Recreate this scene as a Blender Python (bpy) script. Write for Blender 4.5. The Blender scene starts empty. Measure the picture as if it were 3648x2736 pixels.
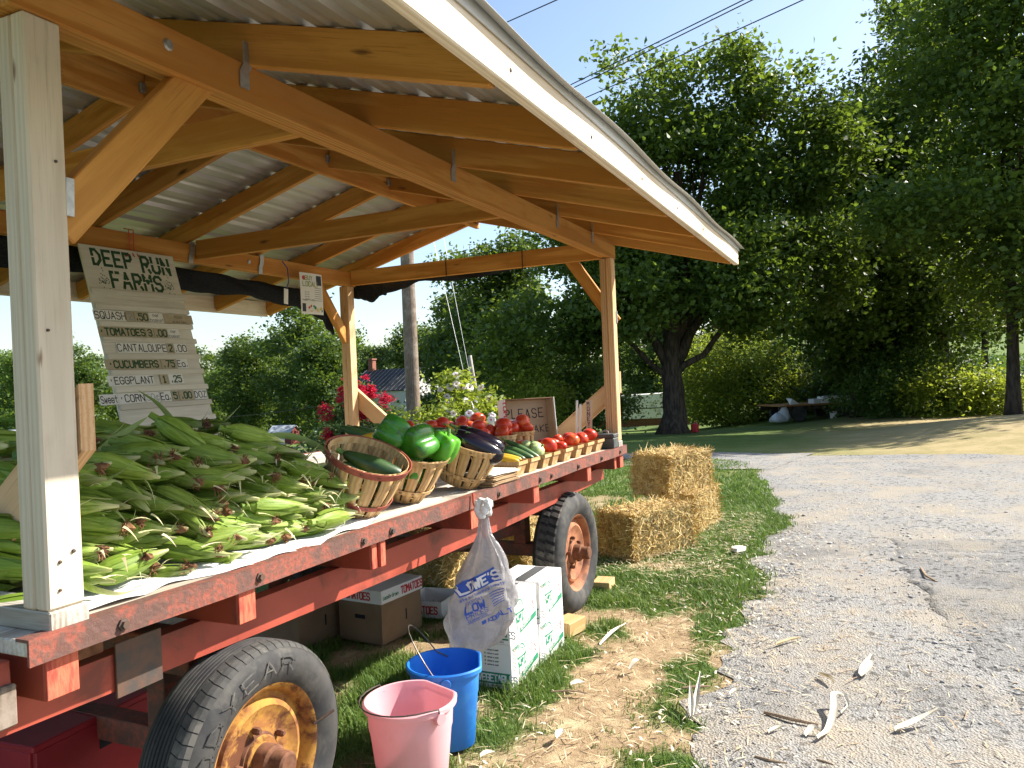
import bpy, bmesh, math, random
import numpy as np
from mathutils import Vector, Matrix, Euler, Quaternion
rng = np.random.default_rng(7); random.seed(7)
sc = bpy.context.scene; col = sc.collection
R = math.radians
D = 1.08                                            # height of the wagon deck

# ------------------------------------------------------------------ camera
cam = bpy.data.cameras.new('camera'); camo = bpy.data.objects.new('camera', cam); col.objects.link(camo)
cam.lens = 27.13; cam.sensor_width = 36.0; cam.clip_start = 0.05; cam.clip_end = 3000
CP = Vector((-1.235, -1.851, D + .577)); yaw, pit, rol = R(24.77), R(-.26), R(-2.37)
fwd = Vector((math.cos(yaw)*math.cos(pit), math.sin(yaw)*math.cos(pit), math.sin(pit)))
rgt = Vector((math.sin(yaw), -math.cos(yaw), 0)); upv = rgt.cross(fwd)
r2 = rgt*math.cos(rol) + upv*math.sin(rol); u2 = -rgt*math.sin(rol) + upv*math.cos(rol)
camo.matrix_world = Matrix(((r2.x, u2.x, -fwd.x, CP.x), (r2.y, u2.y, -fwd.y, CP.y), (r2.z, u2.z, -fwd.z, CP.z), (0, 0, 0, 1)))
sc.camera = camo
# ------------------------------------------------------------------ sky, sun, exposure
SUN = Vector((1.0, -1.0, 1.1)).normalized()
SUN_EL = math.asin(SUN.z)
w = bpy.data.worlds.new('World'); sc.world = w; w.use_nodes = True
nt = w.node_tree; bg = nt.nodes['Background']
sky = nt.nodes.new('ShaderNodeTexSky'); sky.sky_type = 'NISHITA'; sky.sun_disc = False
sky.sun_elevation = SUN_EL; sky.sun_rotation = math.atan2(SUN.x, SUN.y); sky.air_density = 1.0; sky.dust_density = 1.2; sky.ozone_density = 1.0
nt.links.new(sky.outputs[0], bg.inputs[0]); bg.inputs[1].default_value = .105
sl = bpy.data.lights.new('sun', 'SUN'); sl.energy = 5.0; sl.angle = R(.5); sl.color = (1, .94, .84)
so = bpy.data.objects.new('sun', sl); col.objects.link(so); so.location = (0, -5, 20)
so.rotation_euler = SUN.to_track_quat('Z', 'Y').to_euler()
sc.view_settings.view_transform = 'Standard'; sc.view_settings.look = 'None'
sc.view_settings.exposure = 1.25; sc.view_settings.gamma = 1; sc.view_settings.use_curve_mapping = False
sc.render.engine = 'CYCLES'

# ------------------------------------------------------------------ materials
def _mix(nt, fac, a, b):
    n = nt.nodes.new('ShaderNodeMix'); n.data_type = 'RGBA'
    nt.links.new(fac, n.inputs['Factor'])
    for s, v in ((6, a), (7, b)):
        if isinstance(v, tuple): n.inputs[s].default_value = (*v[:3], 1)
        else: nt.links.new(v, n.inputs[s])
    return n.outputs[2]
def _ramp(nt, x, a, b):
    n = nt.nodes.new('ShaderNodeMapRange'); n.inputs[1].default_value = a; n.inputs[2].default_value = b
    n.interpolation_type = 'SMOOTHSTEP'; nt.links.new(x, n.inputs[0]); return n.outputs[0]
def _coord(nt, kind, scale, rnd=True):
    tc = nt.nodes.new('ShaderNodeTexCoord'); mp = nt.nodes.new('ShaderNodeMapping'); mp.inputs['Scale'].default_value = scale
    nt.links.new(tc.outputs[kind], mp.inputs[0])
    if rnd:
        oi = nt.nodes.new('ShaderNodeObjectInfo'); ml = nt.nodes.new('ShaderNodeMath'); ml.operation = 'MULTIPLY'; ml.inputs[1].default_value = 91.7
        nt.links.new(oi.outputs['Random'], ml.inputs[0]); nt.links.new(ml.outputs[0], mp.inputs['Location'])
    return mp.outputs[0]
def _noise(nt, v, scale, detail=4, rough=.55, dist=0):
    n = nt.nodes.new('ShaderNodeTexNoise'); n.inputs['Scale'].default_value = scale; n.inputs['Detail'].default_value = detail
    n.inputs['Roughness'].default_value = rough; n.inputs['Distortion'].default_value = dist
    nt.links.new(v, n.inputs['Vector']); return n.outputs[0]
def _bump(nt, h, strength, dist=.01):
    b = nt.nodes.new('ShaderNodeBump'); b.inputs['Strength'].default_value = strength; b.inputs['Distance'].default_value = dist
    nt.links.new(h, b.inputs['Height']); return b.outputs[0]
def newmat(name):
    m = bpy.data.materials.new(name); m.use_nodes = True
    return m, m.node_tree, m.node_tree.nodes['Principled BSDF']
def setp(p, base=None, rough=.6, spec=.4, metal=0, nt=None, normal=None):
    if base is not None:
        if isinstance(base, tuple): p.inputs['Base Color'].default_value = (*base, 1)
        else: nt.links.new(base, p.inputs['Base Color'])
    p.inputs['Roughness'].default_value = rough; p.inputs['Specular IOR Level'].default_value = spec; p.inputs['Metallic'].default_value = metal
    if normal is not None: nt.links.new(normal, p.inputs['Normal'])
MATS = {}; kids = {}
def plain(name, c, c2=None, scale=8, rough=.6, spec=.4, bump=.0, metal=0, lo=.35, hi=.65, kind='Object', stretch=(1, 1, 1), bd=.01, detail=4, rnd=True, c3=None, s3=2, trans=0, lo3=.52):
    """two noise-mixed colours with bump; optional third blotch colour and translucency"""
    m, nt, p = newmat(name); v = _coord(nt, kind, stretch, rnd)
    n = _noise(nt, v, scale, detail)
    base = _mix(nt, _ramp(nt, n, lo, hi), c, c2 or c)
    if c3: base = _mix(nt, _ramp(nt, _noise(nt, v, s3, 5, .65, .4), lo3, lo3+.14), base, c3)
    setp(p, base, rough, spec, metal, nt, _bump(nt, n, bump, bd) if bump else None)
    if trans:
        t = nt.nodes.new('ShaderNodeBsdfTranslucent'); nt.links.new(base, t.inputs[0])
        mx = nt.nodes.new('ShaderNodeMixShader'); mx.inputs[0].default_value = trans
        nt.links.new(p.outputs[0], mx.inputs[1]); nt.links.new(t.outputs[0], mx.inputs[2])
        nt.links.new(mx.outputs[0], nt.nodes['Material Output'].inputs[0])
    MATS[name] = m; return m
def wood(name, light, dark, knot=(.12, .05, .02), rough=.7, knots=True, weather=None, gscale=1.0, kn=1.0):
    """sawn lumber, grain along the board's own X axis, with growth rings, knots and per-board tone"""
    m, nt, p = newmat(name)
    v = _coord(nt, 'Object', (1.2*gscale, 14*gscale, 14*gscale))
    warp = _noise(nt, v, .9, 3, .5, .6)
    wv = nt.nodes.new('ShaderNodeTexWave'); wv.wave_type = 'BANDS'; wv.bands_direction = 'Y'
    wv.inputs['Scale'].default_value = 1.3; wv.inputs['Distortion'].default_value = 5.5; wv.inputs['Detail'].default_value = 3; wv.inputs['Detail Scale'].default_value = .7
    nt.links.new(v, wv.inputs['Vector'])
    fine = _noise(nt, _coord(nt, 'Object', (3, 120, 120)), 1.6, 5, .7)
    base = _mix(nt, _ramp(nt, wv.outputs[1], .15, .95), light, dark)
    base = _mix(nt, _ramp(nt, fine, .5, .8), base, tuple(c*.72 for c in dark))
    base = _mix(nt, _ramp(nt, warp, .45, .75), base, tuple((a*.5+b*.5)*.85 for a, b in zip(light, dark)))
    oi = nt.nodes.new('ShaderNodeObjectInfo'); hs = nt.nodes.new('ShaderNodeHueSaturation')
    mr = nt.nodes.new('ShaderNodeMapRange'); mr.inputs[3].default_value = .82; mr.inputs[4].default_value = 1.12
    nt.links.new(oi.outputs['Random'], mr.inputs[0]); nt.links.new(mr.outputs[0], hs.inputs['Value']); nt.links.new(base, hs.inputs['Color']); base = hs.outputs[0]
    if knots:
        vo = nt.nodes.new('ShaderNodeTexVoronoi'); vo.inputs['Scale'].default_value = 1.0
        nt.links.new(_coord(nt, 'Object', (1.9*kn, 6*kn, 6*kn)), vo.inputs['Vector']); vo.inputs['Randomness'].default_value = 1
        k = nt.nodes.new('ShaderNodeMath'); k.operation = 'SUBTRACT'; k.inputs[0].default_value = 1; va = nt.nodes.new('ShaderNodeMath'); va.operation = 'MULTIPLY_ADD'; va.inputs[1].default_value = .22; nt.links.new(_noise(nt, v, 6, 3), va.inputs[0]); nt.links.new(vo.outputs['Distance'], va.inputs[2]); nt.links.new(_ramp(nt, va.outputs[0], .12, .22), k.inputs[1])
        base = _mix(nt, k.outputs[0], base, knot)
    st = _noise(nt, _coord(nt, 'Object', (.9, 22, 22)), 1.0, 6, .7); base = _mix(nt, _ramp(nt, st, .58, .80), base, tuple(c*.45 for c in dark))
    bl = _noise(nt, _coord(nt, 'Object', (2.2, 5, 5)), 1.6, 4, .6); base = _mix(nt, _ramp(nt, bl, .55, .85), base, tuple(c*.75 for c in dark))
    if weather: base = _mix(nt, _ramp(nt, _noise(nt, v, .7, 5, .7), .42, .7), base, weather)
    setp(p, base, rough, .25, 0, nt, _bump(nt, fine, .25, .002))
    MATS[name] = m; return m
wood('pine', (.64, .31, .075), (.49, .195, .035))
wood('pine_post', (.66, .43, .24), (.56, .32, .15))
wood('pine_dark', (.47, .235, .08), (.31, .14, .042))
wood('pine_pale', (.63, .54, .42), (.58, .47, .34), knot=(.22, .13, .07), kn=1.5)
wood('fascia_wood', (.86, .74, .60), (.76, .60, .43), knots=True)
wood('grey_wood', (.40, .36, .30), (.25, .22, .18), weather=(.5, .47, .42))
wood('deck_wood', (.58, .52, .43), (.40, .34, .27), weather=(.66, .62, .55))
wood('veneer', (.62, .43, .22), (.48, .29, .12), knots=False, gscale=.8)
wood('veneer_dark', (.42, .27, .13), (.30, .18, .08), knots=False)
wood('pole_wood', (.20, .15, .11), (.11, .08, .06), weather=(.27, .22, .18), gscale=.6)
wood('chock_wood', (.62, .42, .2), (.5, .3, .12))
wood('sign_wood', (.74, .70, .61), (.72, .67, .58), knots=False, weather=(.76, .72, .64))
plain('red_paint', (.36, .065, .036), (.28, .046, .027), 3, .55, .4, .15, c3=(.17, .04, .025), s3=4)
plain('red_wood_end', (.62, .15, .08), (.38, .06, .04), 60, .7, .3, .5, stretch=(1, 1, .25))
plain('rusty_red', (.27, .075, .05), (.165, .07, .052), 60, .7, .35, .4, lo=.42, hi=.58, c3=(.12, .062, .05), s3=9, detail=8, lo3=.44)
plain('rust_and_shade', (.22, .10, .055), (.11, .05, .03), 18, .85, .2, .4)
plain('rim_yellow', (.44, .225, .05), (.29, .125, .04), 14, .85, .2, .4, lo=.40, hi=.62, c3=(.12, .045, .022), s3=11, detail=7, lo3=.48)
plain('rim_rust', (.40, .17, .08), (.27, .10, .05), 12, .75, .3, .25, c3=(.17, .07, .04), s3=8)
plain('rubber', (.032, .032, .034), (.055, .053, .05), 14, .75, .3, .2, c3=(.085, .08, .072), s3=5)
plain('rubber_grey', (.075, .072, .068), (.05, .05, .048), 20, .8, .25, .2, c3=(.14, .13, .115), s3=6)
plain('galv', (.42, .43, .43), (.33, .34, .34), 40, .45, .5, .05, metal=.7)
plain('roof_metal', (.50, .50, .48), (.44, .44, .43), 3, .42, .5, 0, metal=.55, stretch=(.2, 4, 4))
plain('steel_dark', (.06, .05, .045), (.11, .06, .04), 20, .6, .4, .2)
plain('white_sheet', (.82, .81, .80), (.76, .76, .76), 4, .8, .2, .1)
plain('white_paint', (.78, .77, .74), (.70, .69, .66), 5, .6, .3, .05)
plain('card_white', (.82, .81, .78), (.78, .77, .74), 20, .7, .2)
plain('card_tan', (.50, .43, .31), (.44, .37, .26), 20, .7, .2)
plain('ink_green', (.025, .07, .03), (.04, .10, .05), 60, .7, .2)
plain('ink_black', (.02, .02, .028), None, 8, .7, .2)
plain('ink_faded', (.33, .33, .36), None, 8, .7, .2)
plain('print_green', (.02, .20, .10), (.03, .24, .13), 20, .6, .3)
plain('print_red', (.55, .05, .05), (.5, .06, .06), 20, .6, .3)
plain('print_blue', (.03, .09, .42), (.04, .11, .48), 20, .45, .4)
plain('cardboard', (.27, .18, .11), (.23, .15, .09), 5, .85, .15, .05)
plain('cardboard_in', (.45, .34, .24), (.40, .30, .20), 5, .85, .15, .05)
plain('box_white', (.80, .79, .77), (.75, .74, .72), 5, .7, .25, .03)
plain('pink_plastic', (.88, .54, .58), (.85, .47, .50), 2.5, .5, .4, .05, trans=.28, c3=(.78, .42, .40), s3=4, lo3=.58)
plain('blue_plastic', (.015, .17, .60), (.02, .20, .66), 3, .42, .5, .03, trans=.08, c3=(.03, .24, .68), s3=6)
plain('red_plastic', (.32, .018, .03), (.26, .014, .024), 3, .45, .45, .05)
plain('wire_metal', (.12, .10, .09), None, 8, .45, .5, metal=.7)
plain('black_plastic', (.03, .032, .035), (.05, .05, .052), 10, .5, .4)
plain('cash_box', (.05, .055, .055), (.08, .085, .085), 12, .55, .4)
plain('string_red', (.6, .10, .05), None, 8, .6)
plain('string_blue', (.05, .07, .25), None, 8, .6)
plain('twine', (.5, .33, .12), None, 8, .8)
plain('tomato', (.58, .028, .015), (.64, .06, .02), 2.2, .3, .45, .05, kind='Generated', c3=(.72, .15, .03), s3=1.3)
plain('pepper', (.030, .16, .012), (.055, .25, .02), 2, .26, .5, .12, kind='Generated', c3=(.045, .13, .02), s3=3)
plain('pepper_light', (.085, .34, .02), (.12, .42, .03), 2, .26, .5, .12, kind='Generated')
plain('stem_green', (.10, .2, .04), (.15, .26, .06), 20, .6)
plain('eggplant', (.006, .003, .009), (.010, .004, .014), 3, .16, .45, 0)
plain('zucchini', (.018, .062, .012), (.06, .13, .03), 30, .35, .45, .04, stretch=(.15, 1, 1))
plain('cucumber', (.018, .055, .014), (.035, .085, .02), 14, .35, .45, .1)
plain('squash', (.72, .46, .04), (.68, .40, .03), 4, .35, .45, .03)
plain('pattypan', (.46, .56, .26), (.38, .48, .2), 8, .4, .4, .05)
plain('silk', (.24, .125, .06), (.13, .065, .035), 30, .9, .15)
plain('husk_dry', (.70, .62, .44), (.55, .43, .25), 12, .85, .2, .1, trans=.2)
plain('husk_white', (.74, .70, .60), (.62, .56, .44), 12, .8, .2, .1, trans=.1)
plain('twig', (.42, .30, .18), (.30, .20, .12), 20, .85)
plain('stone', (.40, .39, .37), (.27, .265, .26), 9, .9, .2, .3)
plain('bark', (.085, .065, .05), (.035, .028, .022), 3, .9, .15, .8, stretch=(4, 4, .8), bd=.05)
plain('brick', (.42, .17, .11), (.34, .13, .09), 30, .85)
plain('roof_dark', (.05, .048, .05), (.07, .068, .07), 2, .8, .15, 0)
plain('window_glass', (.03, .035, .04), None, 4, .1, .6)
plain('shutter', (.025, .03, .045), None, 4, .6)
plain('truck_white', (.80, .79, .74), (.74, .73, .68), 2, .5, .4, c3=(.45, .43, .38), s3=1.2)
plain('shed_red', (.22, .05, .04), (.17, .04, .035), 4, .8)
plain('tin_roof', (.62, .63, .65), (.52, .53, .55), 2, .45, .5, metal=.3)
plain('cloth_black', (.012, .013, .016), (.03, .032, .036), 160, .95, .1, .3)
plain('flower_red', (.60, .02, .06), (.50, .015, .05), 3, .7, .2, trans=.25)
plain('flower_white', (.85, .78, .80), (.80, .72, .76), 3, .7, .2, trans=.25)
plain('flower_eye', (.4, .02, .08), None, 3, .7)
plain('wire_black', (.02, .02, .02), None, 3, .6)
plain('paper', (.78, .77, .73), (.73, .72, .68), 6, .8, .1)
plain('bag_brown', (.42, .29, .17), (.36, .24, .14), 8, .85, .1, .1)
plain('poster_green', (.25, .33, .06), None, 3, .6)
plain('poster_yellow', (.72, .55, .06), None, 3, .6)
plain('trash_bag', (.62, .64, .68), (.5, .52, .56), 4, .4, .4, .3)
plain('red_can', (.55, .03, .03), None, 4, .5)

def leafmat(name, a, b, trans=.35, rough=.5, tint=(.30, .42, .03), big=.35):
    m, nt, p = newmat(name); v = _coord(nt, 'Object', (1, 1, 1), True)
    base = _mix(nt, _ramp(nt, _noise(nt, v, big, 3), .35, .65), a, b)
    base = _mix(nt, _ramp(nt, _noise(nt, v, 9, 2), .52, .7), base, tuple(x*.6 for x in a))
    setp(p, base, rough, .35, 0, nt)
    t = nt.nodes.new('ShaderNodeBsdfTranslucent')
    nt.links.new(_mix(nt, _noise(nt, v, 5, 2), b, tint), t.inputs[0])
    mx = nt.nodes.new('ShaderNodeMixShader'); mx.inputs[0].default_value = trans
    nt.links.new(p.outputs[0], mx.inputs[1]); nt.links.new(t.outputs[0], mx.inputs[2])
    nt.links.new(mx.outputs[0], nt.nodes['Material Output'].inputs[0]); MATS[name] = m; return m
leafmat('leaf_maple', (.046, .092, .014), (.095, .15, .022), .38)
leafmat('leaf_dark', (.032, .074, .014), (.064, .112, .02), .32)
leafmat('leaf_shrub', (.13, .20, .022), (.22, .29, .035), .5, .5, (.45, .5, .04))
leafmat('leaf_hedge', (.05, .10, .02), (.09, .16, .03), .4)
leafmat('leaf_far', (.042, .082, .02), (.085, .14, .026), .32)
leafmat('leaf_lime', (.10, .17, .03), (.14, .22, .04), .35)
leafmat('leaf_myrtle', (.05, .08, .03), (.07, .12, .04), .3)
leafmat('grass_blade', (.075, .155, .02), (.15, .23, .045), .3, .6, (.2, .3, .05), 2.0)
leafmat('field_crop', (.05, .12, .03), (.08, .16, .04), .25)
def huskmat(name, g, y, pale, extra):
    m, nt, p = newmat(name)
    tc = nt.nodes.new('ShaderNodeTexCoord'); sx = nt.nodes.new('ShaderNodeSeparateXYZ'); nt.links.new(tc.outputs['Object'], sx.inputs[0])
    v = _coord(nt, 'Object', (5, 90, 90)); n = _noise(nt, v, 1.5, 4, .6)
    big = _noise(nt, _coord(nt, 'Object', (6, 12, 12)), 1.3, 2)
    ad = nt.nodes.new('ShaderNodeMath'); ad.operation = 'ADD'; nt.links.new(sx.outputs[0], ad.inputs[0])
    mu = nt.nodes.new('ShaderNodeMath'); mu.operation = 'MULTIPLY'; mu.inputs[1].default_value = .09; nt.links.new(big, mu.inputs[0]); nt.links.new(mu.outputs[0], ad.inputs[1])
    base = _mix(nt, _ramp(nt, n, .35, .7), g, y)
    base = _mix(nt, _ramp(nt, ad.outputs[0], .19+extra, .29+extra), base, pale)
    oi = nt.nodes.new('ShaderNodeObjectInfo'); hs = nt.nodes.new('ShaderNodeHueSaturation')
    mr = nt.nodes.new('ShaderNodeMapRange'); mr.inputs[3].default_value = .75; mr.inputs[4].default_value = 1.2
    nt.links.new(oi.outputs['Random'], mr.inputs[0]); nt.links.new(mr.outputs[0], hs.inputs['Value']); nt.links.new(base, hs.inputs['Color'])
    setp(p, hs.outputs[0], .5, .35, 0, nt, _bump(nt, n, .35, .003))
    t = nt.nodes.new('ShaderNodeBsdfTranslucent'); nt.links.new(hs.outputs[0], t.inputs[0])
    mx = nt.nodes.new('ShaderNodeMixShader'); mx.inputs[0].default_value = .22
    nt.links.new(p.outputs[0], mx.inputs[1]); nt.links.new(t.outputs[0], mx.inputs[2]); nt.links.new(mx.outputs[0], nt.nodes['Material Output'].inputs[0])
    MATS[name] = m
huskmat('husk', (.19, .29, .032), (.33, .43, .08), (.68, .66, .36), .045)
huskmat('husk2', (.15, .25, .024), (.27, .38, .06), (.62, .61, .31), .055)
huskmat('corn_leaf', (.07, .16, .025), (.14, .25, .05), (.3, .4, .12), .3)

# ------------------------------------------------------------------ mesh helpers
class MB:
    def __init__(s): s.v = []; s.f = []
    def add(s, vs, fs):
        o = len(s.v); s.v += [tuple(map(float, x)) for x in vs]; s.f += [tuple(i+o for i in f) for f in fs]; return s
    def box(s, c, d, rot=None):
        x, y, z = (k/2 for k in d); P = [Vector(p) for p in ((-x,-y,-z),(x,-y,-z),(x,y,-z),(-x,y,-z),(-x,-y,z),(x,-y,z),(x,y,z),(-x,y,z))]
        if rot is not None: P = [rot @ p for p in P]
        c = Vector(c); return s.add([p+c for p in P], [(3,2,1,0),(4,5,6,7),(0,1,5,4),(1,2,6,5),(2,3,7,6),(3,0,4,7)])
    def tube(s, pts, rad, n=8, cap=True):
        pts = [Vector(p) for p in pts]; m = len(pts); rad = rad if hasattr(rad, '__len__') else [rad]*m
        t0 = (pts[1]-pts[0]).normalized(); a = t0.orthogonal().normalized(); rings = []
        for i, p in enumerate(pts):
            t = ((pts[min(i+1, m-1)]-pts[max(i-1, 0)])).normalized(); a = (a - t*a.dot(t)).normalized(); b = t.cross(a)
            rings.append([p + (a*math.cos(k*2*math.pi/n) + b*math.sin(k*2*math.pi/n))*rad[i] for k in range(n)])
        fs = [(i*n+k, i*n+(k+1) % n, (i+1)*n+(k+1) % n, (i+1)*n+k) for i in range(m-1) for k in range(n)]
        if cap: fs += [tuple(range(n))[::-1], tuple((m-1)*n+k for k in range(n))]
        return s.add([p for r in rings for p in r], fs)
    def lathe(s, prof, n=24, axis='Z', fn=None, close=False):
        """prof = [(radius, height)...] about the axis; fn(theta, i) scales the radius"""
        vs = []
        for i, (r, h) in enumerate(prof):
            for k in range(n):
                t = 2*math.pi*k/n; rr = r*(fn(t, i) if fn else 1); a, b = rr*math.cos(t), rr*math.sin(t)
                vs.append((a, b, h) if axis == 'Z' else ((a, h, b) if axis == 'Y' else (h, a, b)))
        m = len(prof); fs = [(i*n+k, i*n+(k+1) % n, (i+1)*n+(k+1) % n, (i+1)*n+k) for i in range(m-1) for k in range(n)]
        if close: fs += [((m-1)*n+k, (m-1)*n+(k+1) % n, (k+1) % n, k) for k in range(n)]
        if axis == 'Y': fs = [f[::-1] for f in fs]
        return s.add(vs, fs)
    def quad(s, a, b, c, d): return s.add([a, b, c, d], [(0, 1, 2, 3)])
    def mesh(s, name='m', smooth=False, angle=None):
        me = bpy.data.meshes.new(name); me.from_pydata(s.v, [], s.f); me.update()
        if smooth:
            for p in me.polygons: p.use_smooth = True
            if angle: me.set_sharp_from_angle(angle=R(angle))
        return me
def raw_mesh(name, V, F):
    """fast mesh from numpy arrays; F is (n,3) or (n,4)"""
    me = bpy.data.meshes.new(name); V = np.asarray(V, np.float32); F = np.asarray(F, np.int32); k = F.shape[1]
    me.vertices.add(len(V)); me.vertices.foreach_set('co', V.ravel())
    me.loops.add(F.size); me.loops.foreach_set('vertex_index', F.ravel())
    me.polygons.add(len(F)); me.polygons.foreach_set('loop_start', np.arange(0, F.size, k, dtype=np.int32))
    me.update(calc_edges=True); me.validate(); return me
def wm(o):
    m = o.matrix_basis.copy()
    if o.parent: m = wm(o.parent) @ o.matrix_parent_inverse @ m
    return m
def ob(name, me, mat=None, parent=None, M=None, label=None, cat=None, group=None, kind=None):
    """link one mesh object; M is its world matrix"""
    if isinstance(me, MB): me = me.mesh(name)
    if mat is not None and len(me.materials) == 0: me.materials.append(MATS[mat] if isinstance(mat, str) else mat)
    o = bpy.data.objects.new(name, me); col.objects.link(o)
    if M is not None: o.matrix_basis = M
    if parent is not None:
        o.parent = parent; o.matrix_parent_inverse = wm(parent).inverted(); kids.setdefault(parent.name, []).append(o)
    for k, v in (('label', label), ('category', cat), ('group', group), ('kind', kind)):
        if v: o[k] = v
    return o
def thing(name, loc, label, cat, group=None, rz=0):
    o = bpy.data.objects.new(name, None); col.objects.link(o); o.empty_display_size = .1
    o.matrix_basis = Matrix.Translation(loc) @ Matrix.Rotation(rz, 4, 'Z')
    o['label'] = label; o['category'] = cat
    if group: o['group'] = group
    return o
def local(o, name, me, mat, M=None, **k):
    """a part given in its parent's own coordinates"""
    return ob(name, me, mat, o, wm(o) @ (M or Matrix.Identity(4)), **k)
def copy_tree(o, M, label=None, group=None):
    c = o.copy(); col.objects.link(c); c.matrix_basis = M
    if label: c['label'] = label
    if group: c['group'] = group
    def rec(src, dst):
        for ch in kids.get(src.name, ()):
            d = ch.copy(); col.objects.link(d); d.parent = dst; kids.setdefault(dst.name, []).append(d); rec(ch, d)
    rec(o, c); return c
_boxcache = {}
def cbox(l, w, h, ch=.004):
    """chamfered box, centred, shared between alike pieces"""
    key = (round(l, 3), round(w, 3), round(h, 3), ch)
    if key in _boxcache: return _boxcache[key].copy()
    x, y, z = l/2, w/2, h/2; c = min(ch, x*.4, y*.4, z*.4); vs = []; idx = {}
    for sx in (-1, 1):
        for sy in (-1, 1):
            for sz in (-1, 1):
                for a in range(3):
                    p = [sx*(x-c), sy*(y-c), sz*(z-c)]; p[a] = (sx*x, sy*y, sz*z)[a]
                    idx[(sx, sy, sz, a)] = len(vs); vs.append(tuple(p))
    fs = []
    for a in range(3):
        b, d = (a+1) % 3, (a+2) % 3
        for s in (-1, 1):
            q = []
            for (t, u) in ((-1, -1), (1, -1), (1, 1), (-1, 1)):
                k = [0, 0, 0]; k[a] = s; k[b] = t; k[d] = u; q.append(idx[(*k, a)])
            fs.append(tuple(q if s > 0 else q[::-1]))
            for t in (-1, 1):      # edge between face a(s) and face b(t)
                k1 = [0]*3; k1[a] = s; k1[b] = t; k1[d] = -1; k2 = k1[:]; k2[d] = 1
                q = [idx[(*k1, a)], idx[(*k1, b)], idx[(*k2, b)], idx[(*k2, a)]]; fs.append(tuple(q if s*t > 0 else q[::-1]))
    for sx in (-1, 1):
        for sy in (-1, 1):
            for sz in (-1, 1):
                q = [idx[(sx, sy, sz, a)] for a in range(3)]; fs.append(tuple(q if sx*sy*sz > 0 else q[::-1]))
    me = bpy.data.meshes.new('board'); me.from_pydata(vs, [], fs); me.update(); _boxcache[key] = me; return me.copy()
def frame(p, x, up):
    x = Vector(x).normalized(); up = Vector(up); z = (up - x*up.dot(x)).normalized(); y = z.cross(x)
    return Matrix(((x.x, y.x, z.x, p[0]), (x.y, y.y, z.y, p[1]), (x.z, y.z, z.z, p[2]), (0, 0, 0, 1)))
def board(name, p0, p1, w, h, mat, parent=None, up=(0, 0, 1), ch=.004, **k):
    p0, p1 = Vector(p0), Vector(p1)
    return ob(name, cbox((p1-p0).length, w, h, ch), mat, parent, frame((p0+p1)/2, p1-p0, up), **k)
def face_frame(p, x, y):
    """matrix whose X and Y span a face and whose Z is its outward normal"""
    x = Vector(x).normalized(); y = Vector(y); y = (y - x*y.dot(x)).normalized(); z = x.cross(y)
    return Matrix(((x.x, y.x, z.x, p[0]), (x.y, y.y, z.y, p[1]), (x.z, y.z, z.z, p[2]), (0, 0, 0, 1)))
T = Matrix.Translation
def Rz(a): return Matrix.Rotation(a, 4, 'Z')
def Rx(a): return Matrix.Rotation(a, 4, 'X')
def Ry(a): return Matrix.Rotation(a, 4, 'Y')
# ------------------------------------------------------------------ stroke lettering
_O = '10 01 05 16 36 45 41 30 10'; _P = '00 06 36 45 44 33 03'
FONT = {'A': '00 26 40|12 32', 'B': '00 06 36 45 44 33 03|33 42 41 30 00', 'C': '45 36 16 05 01 10 30 41', 'D': '00 06 26 44 42 20 00', 'E': '46 06 00 40|03 33',
 'F': '46 06 00|03 33', 'G': '45 36 16 05 01 10 30 41 43 23', 'H': '00 06|40 46|03 43', 'I': '20 26', 'K': '00 06|46 03 40', 'L': '06 00 40', 'M': '00 06 23 46 40', 'N': '00 06 40 46',
 'O': _O, 'P': _P, 'Q': _O+'|22 40', 'R': _P+'|23 40', 'S': '45 36 16 05 04 13 33 42 41 30 10 01', 'T': '06 46|26 20', 'U': '06 01 10 30 41 46', 'V': '06 20 46', 'W': '06 10 24 30 46',
 'X': '00 46|06 40', 'Y': '06 23 46|23 20', 'Z': '06 46 00 40', '0': _O, '1': '15 26 20|10 30', '2': '05 16 36 45 44 00 40', '3': '05 16 36 45 44 33 42 41 30 10 01|33 13', '4': '30 36 02 42',
 '5': '46 06 04 34 43 41 30 10 01', '7': '06 46 10', '8': '13 04 05 16 36 45 44 33 13 02 01 10 30 41 42 33', '9': '10 30 41 45 36 16 05 04 13 43', '.': '20 21', '-': '13 33', '!': '26 22|20 21', "'": '26 25',
 'a': '40 43 34 14 03 01 10 30 41', 'e': '02 42 43 34 14 03 01 10 30 41', 's': '43 34 14 03 12 32 41 30 10 01', 'k': '06 00|44 02 40', 't': '26 21 30|04 44', 'b': '06 00 30 41 43 34 04', 'p': '00 04 34 43 42 31 01',
 'r': '00 04|03 14 34', 'w': '04 10 23 30 44', 'o': '10 01 03 14 34 43 41 30 10', 'l': '20 26', 'd': '46 40 10 01 03 14 44', 'n': '00 04|03 14 34 43 40', 'g': '43 34 14 03 02 11 41|44 40 20 00', 'h': '00 06|03 14 34 43 40',
 'i': '20 24|26 25', 'u': '04 01 10 30 41|44 40', 'm': '00 04 14 23 20|23 34 44 40', 'c': '43 34 14 03 01 10 30 41', 'y': '04 22|44 00', '$': '43 34 14 03 01 10 30 41|25 2-', '^': '26 20|12 20 32', '*': '23 24'}
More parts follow.
